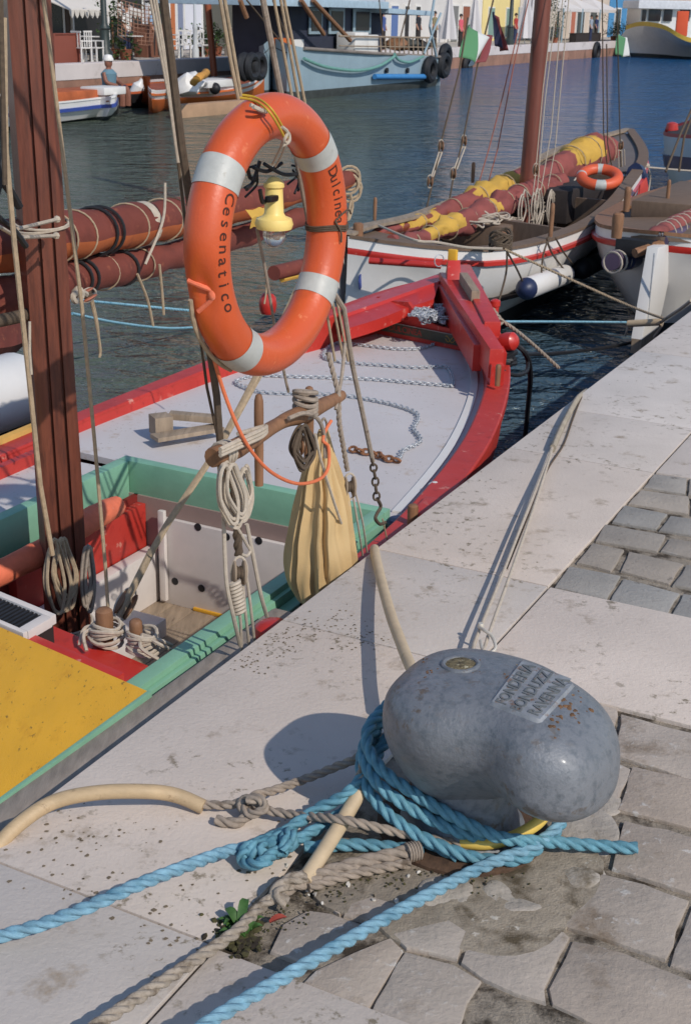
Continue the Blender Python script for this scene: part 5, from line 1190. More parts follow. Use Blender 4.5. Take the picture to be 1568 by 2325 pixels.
q0, q1, q2, q3 = WT(1432, 768, 2.64), WT(1470, 742, 2.64), WT(1512, 545, 2.64), WT(1468, 560, 2.64)
bm = B(); prism(bm, [q0, q1, q2, q3], -NV * .09, .008); rud = obj('rudder', bm, m_white, b3)
bm = B(); prism(bm, [q0 - UP * .0 - NV * .004, q1 - NV * .004, q1 - UP * .12 - NV * .004, q0 - UP * .12 - NV * .004], -NV * .082, .004); obj('rudder_foot', bm, m_wood, rud)
bm = B(); tube(bm, [WT(1484, 575, 2.55), WT(1468, 735, 2.55)], .006, 6); obj('rudder_strap', bm, m_galv, rud)
bm = B(); tube(bm, [WT(1440, 575, 2.75), WT(1500, 555, 2.6), WT(1600, 525, 2.5)], .04, 8); obj('tiller', bm, m_pin, b3)
bm = B(); box(bm, WT(1440, 562, 2.8), (.12, .3, .14), ASTZ, .01); obj('stern_block', bm, m_black, b3)
for (x, y, h, r_) in ((1398, 540, .2, .045), (1512, 470, .25, .018), (1420, 480, .22, .03)): pin(W(x, y, .0), h, r_, b3)
sr = thing('furled_sail', WT(1390, 600, 2.9), 'grey sail roll with white ties hung over the stern of the right hand boat', 'furled sail')
bm = B(); tube(bm, spl([WT(1384, 592, 2.95), WT(1420, 585, 2.9), WT(1460, 566, 2.85), WT(1485, 556, 2.8)], 8), .075, 18); jit(bm, .02, 8)
obj('sailcloth', bm, [m_purple], sr)
for k in range(5):
    p = WT(1390 + k * 12, 596 - k * 3, 2.9); bm = B(); tube(bm, [p + NV * (.085 * math.cos(a)) + UP * (.085 * math.sin(a)) + DV * .03 * math.cos(a) for a in [i * math.pi / 8 for i in range(16)]], .009, 6, closed=True); obj('gasket', bm, m_white_rope if k < 3 else m_sr2, sr)
bm = B(); tube(bm, [WT(1420, 590, 2.87), WT(1475, 570, 2.8)], .085, 14); obj('dark_cover', bm, m_navy, sr)
sr = thing('furled_sail', WT(1540, 490, 3.0), 'pink red sail roll laced to a spar at the right edge of the picture', 'furled sail')
bm = B(); tube(bm, spl([WT(1480, 545, 2.7), WT(1530, 512, 2.7), WT(1600, 480, 2.7)], 8), .085, 18); jit(bm, .02, 9); obj('sailcloth', bm, m_sr2, sr)
bm = B(); tube(bm, spl([WT(1500, 548, 2.6), WT(1560, 525, 2.6), WT(1620, 505, 2.6)], 8), .055, 12); obj('spar', bm, m_purple, sr)
for k in range(6):
    p = WT(1508 + k * 13, 527 - k * 6, 2.66); bm = B(); tube(bm, [p + NV * (.10 * math.cos(a)) + UP * (.12 * math.sin(a)) - UP * .03 for a in [i * math.pi / 8 for i in range(16)]], .005, 6, closed=True); obj('gasket', bm, m_white_rope, sr)
bm = B(); tube(bm, [W(1425, 735, -.45), W(1500, 731, -.4)], .026, 12); tube(bm, spl([W(1500, 731, -.4), W(1512, 722, -.35), W(1545, 700, -.2), W(1568, 682, -.1)], 5), .012, 8, mi=1); tube(bm, spl([W(1505, 725, -.38), W(1498, 745, -.45), W(1484, 765, -.55)], 5), .010, 8, mi=1); tube(bm, spl([W(1425, 735, -.45), W(1422, 750, -.5), W(1418, 762, -.55)], 4), .008, 6, mi=1)
obj('line_sleeve', bm, [m_cream, m_white_rope], None, 'cream sleeve and knotted line across the foot of the white rudder', 'sleeve')
# ball fender, rags and pennants between the boats
bf = thing('ball_fender', WT(1485, 462, 3.6), 'round white ball fender with blue bottom between the two boats', 'fender')
bm = B(); sphere(bm, WT(1485, 462, 3.6), .125, 18, (1, 1, 1.1)); obj('ball', bm, m_white, bf)
bm = B(); sphere(bm, WT(1480, 482, 3.55), .085, 14, (1, 1, .7)); obj('ball_end', bm, m_bluest, bf)
for (pts, mt_, lb) in (([(1452, 420), (1466, 405), (1472, 425), (1460, 475), (1440, 490)], mat('red_rag', c(200, 70, 60), .8, .2), 'red rag hanging on the bow of the white boat'), ([(1440, 480), (1455, 440), (1462, 452), (1450, 500), (1436, 505)], mat('pale_blue_rag', c(150, 186, 200), .8, .2), 'pale blue rag hanging beside the red rag at the bow')):
    bm = B(); prism(bm, [WT(x, y, 3.75) for x, y in pts], NV * .01); jit(bm, .02, 9); obj('rag', bm, mt_, None, lb, 'rag')
bm = B(); p1_ = WT(1430, 380, 4.6); tube(bm, spl([WT(1465, 372, 4.3), WT(1430, 400, 4.3), WT(1415, 430, 4.3)], 5), .012, 7); tube(bm, spl([WT(1465, 372, 4.3), WT(1475, 400, 4.3), WT(1470, 440, 4.3)], 5), .010, 7); sphere(bm, WT(1462, 375, 4.3), .05, 10, (1.4, 1, .6)); tube(bm, spl([WT(1390, 418, 4.4), WT(1360, 410, 4.4), WT(1388, 425, 4.4), WT(1420, 422, 4.4)], 5), .016, 7)
obj('bow_rope', bm, m_white_rope, None, 'pale knotted rope over the bow fittings of the white boat', 'rope')
bm = B(); tube(bm, spl([WT(1440, 390, 4.2), WT(1450, 410, 4.2), WT(1440, 450, 4.2), WT(1425, 480, 4.2)], 5), .11, 12); jit(bm, .03, 8); obj('dark_tarpaulin', bm, m_navy, None, 'dark folded tarpaulin on the bow of the white boat', 'tarpaulin')
rope('far_warp', [WT(1470, 380, 4.2), WT(1568, 388, 4.2), WT(1700, 396, 4.2)], .012, m_white_rope, 'thin pale warp running from the white boat bow to the right edge')
# boat far right (grey blue hull with red top)
b4 = thing('moored_boat', W(1560, 420, -.95), 'grey blue boat with dark blue stripe and red top at the right edge', 'boat')
RA = [ST(18.6, 4.0, .15), ST(18.8, 3.3, .12), ST(20, 2.9, .1), ST(24, 2.6, .15)]; RB = [ST(18.6, 4.2, .15), ST(19.2, 4.8, .12), ST(21, 5.1, .1), ST(24, 5.0, .15)]
bm, A, Bq, Cn = hullgen(RA, RB, [(0, 0, 1), (-.05, -.02, 1), (-.30, .03, 0), (-.31, .0, 2), (-.48, .05, 2), (-.8, .35, 0), (-1.05, .5, 3), (-1.6, .9, 3)])
obj('hull', bm, [m_bluesteel, mat('dark_red_rail', c(130, 48, 52), .5), m_navy, m_antifoul], b4); obj('deck', deckpoly(A, Bq, Cn, .05, -.02, 0, 40), m_dark, b4)
bm = B(); prism(bm, [A[6] + UP * .02, A[14] + UP * .02, A[14] + UP * .5, A[8] + UP * .35], NV * .6, .02); obj('tarpaulin', bm, m_purple, b4)
bm = B(); lathe(bm, WY(1522, 312, 20.0), [(.09, 0), (.1, .1), (.08, .2), (.03, .22)], 12); obj('bow_light', bm, m_redgl, b4)
lines('stay', [[(1600, 180), (1545, 300), (1510, 390)], [(1575, 250), (1552, 310), (1540, 390)]], .012, m_hempdk, 3.3, b4)

# vessel at the left edge (brown hull over white) with its big fender
b5 = thing('moored_boat', W(0, 985, -.95), 'boat with brown red topsides and white bottom cut by the left edge', 'boat')
bm = B(); P0 = spl([WT(-260, 700, 5.2), WT(-60, 700, 5.2), WT(20, 700, 5.3), WT(70, 712, 5.6)], 8); P1 = spl([WT(-260, 900, 5.2), WT(-60, 870, 5.3), WT(-5, 850, 5.5), WT(40, 790, 5.8)], 8); P2 = spl([WT(-260, 990, 5.6), WT(-60, 940, 5.7), WT(-20, 890, 5.9), WT(38, 800, 6.0)], 8)
rows = [P0, [a.lerp(b_, .5) - NV * .12 for a, b_ in zip(P0, P1)], P1, P2]; grid(bm, rows)
for f in bm.faces: pass
bm.faces.ensure_lookup_table(); nn = len(P0) - 1
for i, f in enumerate(bm.faces): f.material_index = 1 if i >= 2 * nn else 0
hb5 = obj('hull', bm, [m_sailred, m_white], b5)
bm = B(); grid(bm, [P0, [p + NV * .9 for p in P0]]); obj('deck', bm, m_dark, b5)
fd = thing('fender', WT(40, 900, 4.7), 'big white fender hanging left of the mast over the water', 'fender')
bm = B(); a = WT(-120, 935, 4.7); b_ = WT(68, 872, 4.75); L_ = (b_ - a).length; lathe(bm, a, [(.1, 0), (.2, .08), (.2, L_ - .12), (.17, L_ - .04), (.1, L_), (.03, L_ + .01)], 24, b_ - a); obj('fender_body', bm, m_white, fd)
bm = B(); a = WT(-120, 985, 4.8); b_ = WT(72, 925, 4.85); L_ = (b_ - a).length; lathe(bm, a, [(.1, 0), (.14, .08), (.14, L_ - .12), (.1, L_), (.03, L_ + .01)], 20, b_ - a); obj('fender', bm, m_black, None, 'dark fender lying under the big white fender at the left edge', 'fender')

# ============================================================ FAR SIDE OF THE CANAL
def FP(x, y, b):                                          # point of view ray on an upright plane b metres inland of the far edge
    r_ = ray(x, y); ex, ey = CAMP.x + 7.9, CAMP.y - 40.5; den = -r_.x * FY + r_.y * FX; k = (b - (-ex * FY + ey * FX)) / den
    return CAMP + r_ * k
def fa(p): return (p.x + 7.9) * FX + (p.y - 40.5) * FY
def FA(x, b, y=60): return fa(FP(x, y, b))
FD = V((FX, FY, 0)); FN = V((-FY, FX, 0)); AF = (FD, FN, UP)
bm = B(); prism(bm, [FQ(-60, 0, -3), FQ(500, 0, -3), FQ(500, 300, -3), FQ(-60, 300, -3)], (0, 0, 2.96)); obj('far_quay', bm, mat('far_pavement', c(176, 168, 158), .9, .12, .5), kind='structure', smooth=False)
bm = B(); prism(bm, [FQ(-60, -.03, -.42), FQ(500, -.03, -.42), FQ(500, .5, -.42), FQ(-60, .5, -.42)], (0, 0, .44), .02); obj('far_quay_kerb', bm, mat('pale_quay_stone', c(206, 196, 192), .85, .1, .8, spots=(c(160, 148, 140), .6, 2, .1)), kind='structure', smooth=False)
bm = B(); prism(bm, [FQ(-60, -.01, -3), FQ(500, -.01, -3), FQ(500, .4, -3), FQ(-60, .4, -3)], (0, 0, 2.575)); obj('far_quay_wall', bm, mat('brick_quay_face', c(150, 112, 94), .9, .25, 1.2, spots=(c(70, 60, 52), .55, .8, .15)), kind='structure', smooth=False)
bm = B(); quad(bm, (-900, 250, -.04), (900, 250, -.04), (900, 1200, -.04), (-900, 1200, -.04)); obj('far_ground', bm, mat('far_ground', c(140, 130, 118)), kind='structure')

def frect(bm, a0, a1, z0, z1, b, th=.08, mi=0): box(bm, FQ((a0 + a1) / 2, b, (z0 + z1) / 2), (abs(a1 - a0), th, z1 - z0), AF, 0, mi)
pl = lambda n_, r_, g_, b_: mat(n_, c(r_, g_, b_), .85, .07, .6)
def building(x0, x1, h, mt, label, b=6.0, doors=(), windows=(), shut=None, roof=None):
    a0, a1 = FA(x0, b), FA(x1, b); root = thing('building', FQ((a0 + a1) / 2, b, 0), label, 'building')
    bm = B(); box(bm, FQ((a0 + a1) / 2, b + 4, h / 2 - .1), (a1 - a0 - .02, 8, h), AF); obj('wall', bm, mt, root, smooth=False)
    bm = B(); box(bm, FQ((a0 + a1) / 2, b + 4, h + .1), (a1 - a0 + .4, 8.8, .25), AF); obj('roof', bm, roof or pl('terracotta_roof', 150, 92, 70), root, smooth=False)
    for (dx0, dx1, top, mt_) in doors:
        bm = B(); q0_, q1_ = FA(dx0, b), FA(dx1, b); frect(bm, q0_, q1_, 0, top, b - .02, .10); d_ = obj('door', bm, mt_, root, smooth=False)
        bm = B(); frect(bm, q0_ - .1, q0_, 0, top + .1, b - .03, .12); frect(bm, q1_, q1_ + .1, 0, top + .1, b - .03, .12); frect(bm, q0_, q1_, top, top + .1, b - .03, .12); obj('door_frame', bm, m_white, d_, smooth=False)
    for (dx0, dx1, z0, z1, mt_) in windows:
        bm = B(); q0_, q1_ = FA(dx0, b), FA(dx1, b); frect(bm, q0_ - .08, q1_ + .08, z0 - .08, z1 + .08, b - .01, .10); w_ = obj('window', bm, m_white, root, smooth=False)
        bm = B(); frect(bm, q0_, q1_, z0, z1, b - .03, .12); obj('pane', bm, mt_, w_, smooth=False)
    n = max(2, int((a1 - a0) / 3)) 
    for k in range(n):                                    # upper storey, seen only from elsewhere and in the water
        ac = a0 + (a1 - a0) * (k + .5) / n
        bm = B(); frect(bm, ac - .45, ac + .45, 3.9, 5.3, b - .01, .1); w_ = obj('window', bm, shut or m_dark, root, smooth=False)
    return root
dk = mat('dark_shop_glass', c(38, 36, 38), .3, .3, .5)
building(-260, 150, 6.5, pl('brown_render', 132, 110, 94), 'brown restaurant house with dark open front at far left', doors=[(-20, 60, 2.4, dk), (70, 140, 2.4, dk)])
building(151, 330, 6.5, pl('dark_brown_render', 96, 82, 72), 'dark fronted restaurant house behind the scalloped awning', doors=[(165, 235, 2.4, dk), (245, 320, 2.4, dk)])
building(331, 462, 7.0, pl('pale_grey_render', 178, 178, 184), 'pale grey house with orange door and white panels', doors=[(384, 397, 1.9, pl('orange_door', 178, 104, 62)), (398, 414, 2.0, pl('blue_grey_panel', 120, 128, 150)), (340, 370, 2.1, dk), (416, 455, 2.1, pl('white_panel', 206, 206, 212))])
building(463, 640, 6.0, pl('dark_green_render', 84, 82, 74), 'dark house with one white framed window behind the orange boat', windows=[(548, 598, .85, 1.8, dk)])
building(641, 872, 7.0, pl('pale_blue_render', 176, 184, 194), 'pale blue grey house hidden mostly by the trawler canopy', doors=[(700, 730, 2.0, dk), (780, 810, 2.0, dk)])
building(873, 1010, 7.2, pl('white_render', 204, 200, 196), 'white house seen under and beside the trawler roof', doors=[(884, 900, 1.9, pl('blue_door', 88, 112, 160)), (915, 925, 1.9, dk), (940, 950, 1.9, dk)])
building(1011, 1092, 7.2, pl('cream_white_render', 218, 212, 204), 'cream white house left of the yellow house', doors=[(1020, 1036, 2.0, pl('grey_door', 120, 120, 118)), (1046, 1062, 2.0, pl('brown_door', 140, 84, 62))])
building(1093, 1176, 7.4, pl('yellow_render', 226, 206, 142), 'pale yellow house with white framed greenish windows', windows=[(1106, 1118, .2, 1.95, pl('greenish_shutter', 122, 150, 142)), (1146, 1160, .2, 1.95, pl('greenish_shutter', 122, 150, 142))])
building(1177, 1262, 7.0, pl('light_stone_render', 206, 196, 184), 'light stone house behind the brown mast of the white boat', doors=[(1190, 1200, 2, dk), (1212, 1224, 2, dk)])
building(1263, 1378, 5.0, pl('beige_render', 196, 180, 164), 'beige house behind the white market canopies', doors=[(1292, 1302, 2.1, pl('terracotta_door', 176, 104, 80)), (1306, 1322, 2.1, dk), (1335, 1350, 2.1, dk)])
building(1379, 1446, 8.0, pl('bright_blue_render', 70, 132, 176), 'bright blue house at the right end of the row', doors=[(1392, 1404, 2.2, dk), (1420, 1432, 2.2, dk)])
building(1447, 1760, 7.0, pl('pink_render', 198, 176, 164), 'pale pink house behind the yellow trimmed boat', doors=[(1480, 1500, 2.2, dk)])
# awning with scalloped edge
aw = thing('awning', FP(240, 20, 3.4), 'white scalloped awning over the restaurant terrace at far left', 'awning')
q0, q1 = FA(158, 3.2), FA(322, 3.2); zt = FP(240, 24, 3.2).z
bm = B(); prism(bm, [FQ(q0, 3.2, zt), FQ(q1, 3.2, zt), FQ(q1, 6, zt + .9), FQ(q0, 6, zt + .9)], UP * .03); obj('awning_cloth', bm, pl('awning_canvas', 214, 208, 200), aw, smooth=False)
bm = B(); n = 15
for k in range(n):
    u0, u1 = q0 + (q1 - q0) * k / n, q0 + (q1 - q0) * (k + 1) / n; prism(bm, [FQ(u0, 3.19, zt), FQ(u1, 3.19, zt), FQ(u1 - .05, 3.19, zt - .16), FQ((u0 + u1) / 2, 3.19, zt - .25), FQ(u0 + .05, 3.19, zt - .16)], FN * -.02)
obj('scalloped_valance', bm, pl('valance_canvas', 206, 200, 190), aw, smooth=False)
# lamp posts
def lamppost(x, b, mt, label, r_=.06, h=5):
    p = FQ(FA(x, b), b, 0); root = thing('lamp_post', p, label, 'lamp post'); bm = B(); lathe(bm, p, [(r_ * 2.4, -.02), (r_ * 2.4, .25), (r_ * 1.6, .35), (r_ * 1.5, .9), (r_ * 1.9, .95), (r_, 1.1), (r_ * .8, h)], 12); obj('post', bm, mt, root)
    bm = B(); lathe(bm, p + UP * h, [(.08, 0), (.22, .35), (.24, .4), (.05, .55)], 8); obj('lantern', bm, m_glass, root)
lamppost(237, 1.2, mat('green_black_iron', c(46, 56, 54), .5), 'dark ornate lamp post on the quay below the awning', .10)
lamppost(443, 1.0, pl('white_post', 200, 204, 206), 'slim pale post in front of the pale grey house', .05)
lamppost(1158, .8, mat('green_black_iron', c(46, 56, 54), .5), 'dark lamp post in front of the yellow house', .11)
# chairs
def chair(x, b, label, rot=0, mt=m_white):
    p = FQ(FA(x, b, 140), b, -.04); root = thing('garden_chair', p, label, 'chair', 'white chairs along the far quay'); ca, sa = math.cos(rot), math.sin(rot); ax = (FD * ca + FN * sa, FN * ca - FD * sa, UP)
    bm = B(); box(bm, p + UP * .44, (.46, .44, .03), ax, .008); obj('seat', bm, mt, root)
    bm = B()
    for q in (-.2, -.07, .07, .2): box(bm, p + UP * .68 + ax[1] * .21 + ax[0] * q, (.04, .02, .44), ax)
    box(bm, p + UP * .9 + ax[1] * .21, (.48, .03, .05), ax); obj('backrest', bm, mt, root)
    for i in (-1, 1):
        for j in (-1, 1): bm = B(); box(bm, p + UP * .22 + ax[0] * .2 * i + ax[1] * .19 * j, (.04, .04, .44), ax); obj('leg', bm, mt, root)
        bm = B(); box(bm, p + UP * .64 + ax[0] * .22 * i, (.04, .42, .03), ax); box(bm, p + UP * .54 + ax[0] * .22 * i - ax[1] * .18, (.035, .035, .2), ax); obj('armrest', bm, mt, root)
chair(188, 1.0, 'white chair seen sideways on the far quay, right of the red brown screen', 1.3); chair(216, .9, 'white chair facing the canal just left of the dark lamp post', .1)
chair(400, .8, 'white chair in front of the orange door', .4); chair(420, 1.4, 'white chair behind the one at the orange door', 2.2); chair(462, .9, 'white chair right of the slim pale post', -.3); chair(4, .8, 'white chair at the left edge of the picture', .5)
# tables, screens, planters
def far_box(name, x0, x1, z0, z1, b, th, mt, label, cat, top=None):
    a0, a1 = FA(x0, b, 110), FA(x1, b, 110); root = thing(name, FQ((a0 + a1) / 2, b, z0), label, cat)
    bm = B(); box(bm, FQ((a0 + a1) / 2, b, (z0 + z1) / 2), (a1 - a0, th, z1 - z0), AF, .02); obj('panel', bm, mt, root)
    bm = B(); box(bm, FQ((a0 + a1) / 2, b, z1 + .02), (a1 - a0 + .06, th + .06, .04), AF, .01); obj('top_rail', bm, top or mt, root)
    for e in (a0 + .03, a1 - .03): bm = B(); box(bm, FQ(e, b - th / 2 - .03, (z0 + z1) / 2), (.07, .06, z1 - z0 + .06), AF); obj('post', bm, top or mt, root)
far_box('terrace_screen', 118, 176, -.04, .78, 1.1, .08, pl('red_brown_screen', 130, 70, 56), 'red brown terrace screen at the edge of the far quay', 'screen')
far_box('serving_counter', 318, 356, -.04, 1.0, 2.6, .5, pl('brown_counter', 120, 78, 60), 'brown counter on the terrace right of the awning', 'counter')
far_box('low_wall', 522, 592, -.04, .9, 1.6, .5, pl('pale_stone_wall', 168, 158, 150), 'low pale stone wall below the white framed window', 'wall')
far_box('dark_bench', 1296, 1352, -.04, .5, 1.2, .4, m_dark, 'long dark bench on the quay below the market canopies', 'bench')
def plant(name, p, w_, h, n, label, mt=m_leafdk, lf=.12, pot=None, trunk=0):
    root = thing(name, p, label, 'tree' if trunk else 'plant'); bm = B()
    cl = [V((random.gauss(0, .32) * w_, random.gauss(0, .32) * w_, trunk + h * random.uniform(.15, .95))) for _ in range(12)]
    for _ in range(n):
        q = p + random.choice(cl) + V((random.gauss(0, .13) * w_, random.gauss(0, .13) * w_, random.gauss(0, .09) * h)); d = V((random.gauss(0, 1), random.gauss(0, 1), random.gauss(0, .6))).normalized(); s_ = d.cross(V((random.random(), .3, 1))).normalized() * lf * .4; d = d * lf * random.uniform(.6, 1.3)
        bm.faces.new([bm.verts.new(v) for v in (q - d * .5, q + s_, q + d * .6, q - s_)])
    obj('foliage', bm, mt, root, smooth=False)
    bm = B(); tube(bm, [p, p + UP * (trunk + h * .5)], .03 if not trunk else .12, 7); obj('stem' if not trunk else 'trunk', bm, m_pin, root)
    if pot: bm = B(); lathe(bm, p, [(.16, 0), (.22, .3), (.24, .32), (.2, .33)], 14); obj('pot', bm, pl('terracotta_pot', 150, 88, 66), root)
for (x, b, w_, h, n, lb) in ((258, 2.2, .8, 2.4, 420, 'climbing green plant on a pole right of the dark lamp post'), (285, 1.6, .6, .8, 200, 'small flowering pot plant beneath the awning'), (462, 1.8, 1.1, 1.0, 420, 'broad green shrub right of the slim pale post'), (492, 1.9, .9, 1.1, 320, 'green shrub next to the broad shrub, behind the brown mast'),
        (1256, 1.5, 1.2, 2.6, 460, 'tall slender green plant right of the brown mast'), (1388, 1.4, 1.5, 1.5, 380, 'leafy green bush near the blue tarpaulin at right'), (1408, 1.4, 1.3, 1.3, 300, 'green bush by the bow of the yellow trimmed boat'), (340, 4.5, 1.2, 2.6, 360, 'dark green plant against the pale grey house'), (-4, 2.0, 1.3, 3.2, 420, 'green leafy plant at the left edge')):
    plant('potted_plant', FQ(FA(x, b, 120), b, -.04), w_, h, n, lb, pot=True)
# parasols (closed) and market canopies
def parasol(x, b, label, h=2.7, r_=.42):
    p = FQ(FA(x, b, 90), b, -.04); root = thing('closed_parasol', p, label, 'parasol', 'closed white parasols on the far quay'); bm = B(); n = 24
    rows = [[p + UP * z + V((math.cos(a), math.sin(a), 0)) * (rr_0 * (1 + .22 * math.sin(a * 6))) for a in [k * 2 * math.pi / n for k in range(n)]] for z, rr_0 in ((.35, r_), (.9, r_ * .85), (1.6, r_ * .55), (2.3, r_ * .3), (h, .04))]
    grid(bm, rows, closed=True); obj('folded_cloth', bm, pl('parasol_cloth', 200, 196, 196), root)
    bm = B(); tube(bm, [p, p + UP * (h + .1)], .035, 8); obj('pole', bm, m_white, root)
parasol(1016, 2.4, 'closed white parasol left of the pink shirted person'); parasol(1190, 1.4, 'closed white parasol right of the yellow house', 3.0, .6); parasol(1204, 1.8, 'closed white parasol nearest the brown mast', 3.0, .6); parasol(1074, 2.6, 'closed white parasol behind the large flag')
def canopy(x0, x1, b, label, z=2.05):
    a0, a1 = FA(x0, b), FA(x1, b); root = thing('market_canopy', FQ((a0 + a1) / 2, b, 0), label, 'canopy', 'white canopies on the far quay'); bm = B(); n = 1
    cq = [FQ(a0, b, z), FQ(a1, b, z), FQ(a1, b + 3, z), FQ(a0, b + 3, z)]; top = FQ((a0 + a1) / 2, b + 1.5, z + .8); tv = bm.verts.new(top); vs = [bm.verts.new(q) for q in cq]
    for k in range(4): bm.faces.new((vs[k], vs[(k + 1) % 4], tv))
    lo = [bm.verts.new(q - UP * .2) for q in cq]
    for k in range(4): bm.faces.new((vs[k], vs[(k + 1) % 4], lo[(k + 1) % 4], lo[k]))
    obj('canopy_cloth', bm, pl('canopy_cloth', 210, 204, 200), root, smooth=False)
    for q in cq: bm = B(); tube(bm, [q, V((q.x, q.y, -.04))], .05, 6); obj('leg', bm, m_bluesteel, root)
canopy(1276, 1318, 1.6, 'white peaked canopy just right of the brown mast'); canopy(1319, 1358, 1.6, 'middle white peaked canopy of the three'); canopy(1359, 1400, 1.6, 'white peaked canopy nearest the blue house')
# people on the far quay
def person(x, b, top, bot, label, h=1.7, sit=False):
    p = FQ(FA(x, b, 90), b, -.04); root = thing('person', p, label, 'person'); k = h / 1.7
    bm = B()
    me_pts = [((0, 0, .92), .13), ((0, 0, 1.12), .13), ((0, 0, 1.36), .15), ((0, 0, 1.46), .06), ((0, 0, 1.56), .095), ((0, 0, 1.68), .07)]
    prof_ = [(.02, .80), (.14, .84), (.155, .95), (.13, 1.1), (.165, 1.3), (.17, 1.38), (.07, 1.45), (.05, 1.49), (.075, 1.53), (.09, 1.6), (.08, 1.68), (.03, 1.72)]
    lathe(bm, p, [(a * k, z * k) for a, z in prof_], 14, scale=(1, .7), xdir=FD)
    for s_ in (-1, 1):
        hip = p + FD * .085 * s_ * k + UP * .86 * k
        if sit: tube(bm, spl([hip - UP * .3, hip - FN * .4 - UP * .3, hip - FN * .44 - UP * .8], 4), .06, 8)
        else: tube(bm, [hip, hip + FD * .03 * s_ - UP * .42 * k, hip + FD * .04 * s_ - UP * .86 * k], lambda u: .08 - .03 * u, 8); 
        sh_ = p + FD * .17 * s_ * k + UP * 1.36 * k; tube(bm, [sh_, sh_ + FD * .06 * s_ - UP * .28, sh_ + FD * .03 * s_ - FN * .1 - UP * .5], lambda u: .045 - .015 * u, 8)
    obj('body', bm, mat('skin', c(178, 130, 104), .6), root)
    bm = B(); lathe(bm, p, [(a * k * 1.07, z * k) for a, z in prof_[1:7]], 14, scale=(1, .72), xdir=FD)
    for s_ in (-1, 1): sh_ = p + FD * .17 * s_ * k + UP * 1.36 * k; tube(bm, [sh_, sh_ + FD * .05 * s_ - UP * .22], .052, 8)
    obj('shirt', bm, top, root)
    bm = B()
    for s_ in (-1, 1): hip = p + FD * .085 * s_ * k + UP * .9 * k; tube(bm, [hip, hip + FD * .03 * s_ - UP * .45 * k, hip + FD * .04 * s_ - UP * .84 * k], lambda u: .092 - .03 * u, 8)
    obj('trousers', bm, bot, root)
    bm = B(); sphere(bm, p + UP * 1.64 * k + FN * .015, .098 * k, 10, (1, 1, 1)); obj('hair', bm, m_dark, root)
person(1044, .9, pl('pink_shirt', 216, 96, 110), m_dark, 'person in a pink shirt standing left of the large flag', 1.6)
person(1338, 1.0, pl('grey_shirt', 150, 160, 172), m_navy, 'person in a pale grey top standing under the middle canopy')
person(1350, 1.3, pl('navy_shirt', 44, 54, 90), m_dark, 'person in dark blue standing right of the one in grey')
person(868, 1.0, pl('blue_shirt', 70, 88, 140), m_dark, 'person in a blue shirt on the quay behind the trawler')
person(948, 1.2, pl('black_shirt', 44, 44, 50), m_dark, 'person in black standing behind the trawler stern')
person(1222, 1.2, pl('brown_shirt', 120, 70, 50), m_dark, 'person in brown just left of the brown mast')

# far white boat with blue stripe
def farboat(root, near, far, prof, mats):
    bm, A, Bq, Cn = hullgen(near, far, prof); obj('hull', bm, mats, root); return A, Bq, Cn
fb = thing('small_boat', W(140, 262, -.95), 'white open boat with a blue stripe moored at the far quay', 'boat')
A, Bq, Cn = farboat(fb, [W(268, 196, -.30), W(262, 218, -.36), W(225, 222, -.42), (W(130, 232, -.45)), W(0, 240, -.42), W(-120, 236, -.3)], [W(268, 195, -.30), W(240, 196, -.36), W(190, 198, -.42), W(100, 204, -.45), W(-30, 212, -.42), W(-120, 228, -.3)],
    [(0, 0, 0), (-.16, .02, 0), (-.165, -.01, 1), (-.24, -.01, 1), (-.25, .03, 0), (-.45, .12, 0), (-1.0, .38, 2), (-1.5, .9, 2)], [m_white, m_bluest, m_antifoul])
obj('deck', deckpoly(A, Bq, Cn, .05, -.08, 0, 40), m_pin, fb); obj('cap_rail', caprail(A, Cn, .12, .04, .01), m_white, fb)
bm = B(); p = W(235, 205, -.28); box(bm, p, (.9, .7, .18), AF, .03); obj('bow_locker', bm, m_white, fb)
bm = B(); box(bm, W(160, 214, -.35), (2.6, 1.0, .22), AF, .03); obj('orange_cargo', bm, mat('orange_brown_planks', c(176, 92, 52), .8, .3, 2), fb)
rope('yellow_sail', [W(-10, 190, -.2), W(25, 210, -.2), W(60, 226, -.25)], .16, mat('ochre_cloth', c(196, 140, 62), .85, .2, 3), 'ochre cloth bundle on the white far boat at the left edge', 'cloth')
# seated/standing boatman
p = W(249, 205, -.35); root = thing('person', p, 'person in a white cap and dull blue top sitting on the white far boat', 'person')
bm = B(); lathe(bm, p - UP * .1, [(.05, 0), (.2, .05), (.19, .3), (.22, .5), (.1, .6), (.07, .64), (.11, .7), (.12, .8), (.08, .88), (.02, .9)], 14, scale=(1, .75), xdir=FD)
for s_ in (-1, 1): tube(bm, spl([p + FD * .1 * s_, p + FD * .12 * s_ - FN * .42 + UP * .05, p + FD * .12 * s_ - FN * .45 - UP * .35], 4), .08, 8); tube(bm, spl([p + FD * .2 * s_ + UP * .42, p + FD * .24 * s_ + UP * .2 - FN * .1, p + FD * .12 * s_ + UP * .12 - FN * .32], 4), .05, 8)
obj('body', bm, mat('skin_tan', c(130, 84, 66), .6), root)
bm = B(); lathe(bm, p - UP * .1, [(.21, .2), (.205, .3), (.235, .5), (.12, .6)], 14, scale=(1, .76), xdir=FD); obj('shirt', bm, pl('dull_blue_shirt', 96, 128, 142), root)
bm = B(); lathe(bm, p - UP * .1, [(.13, .80), (.135, .84), (.09, .93), (.03, .95)], 14); obj('cap', bm, m_white, root)
bm = B(); lathe(bm, p - UP * .13, [(.05, 0), (.22, .05), (.22, .26), (.1, .27)], 14, scale=(1, .78), xdir=FD)
for s_ in (-1, 1): tube(bm, spl([p + FD * .1 * s_, p + FD * .12 * s_ - FN * .42 + UP * .05], 4), .095, 8)
obj('trousers', bm, m_navy, root)
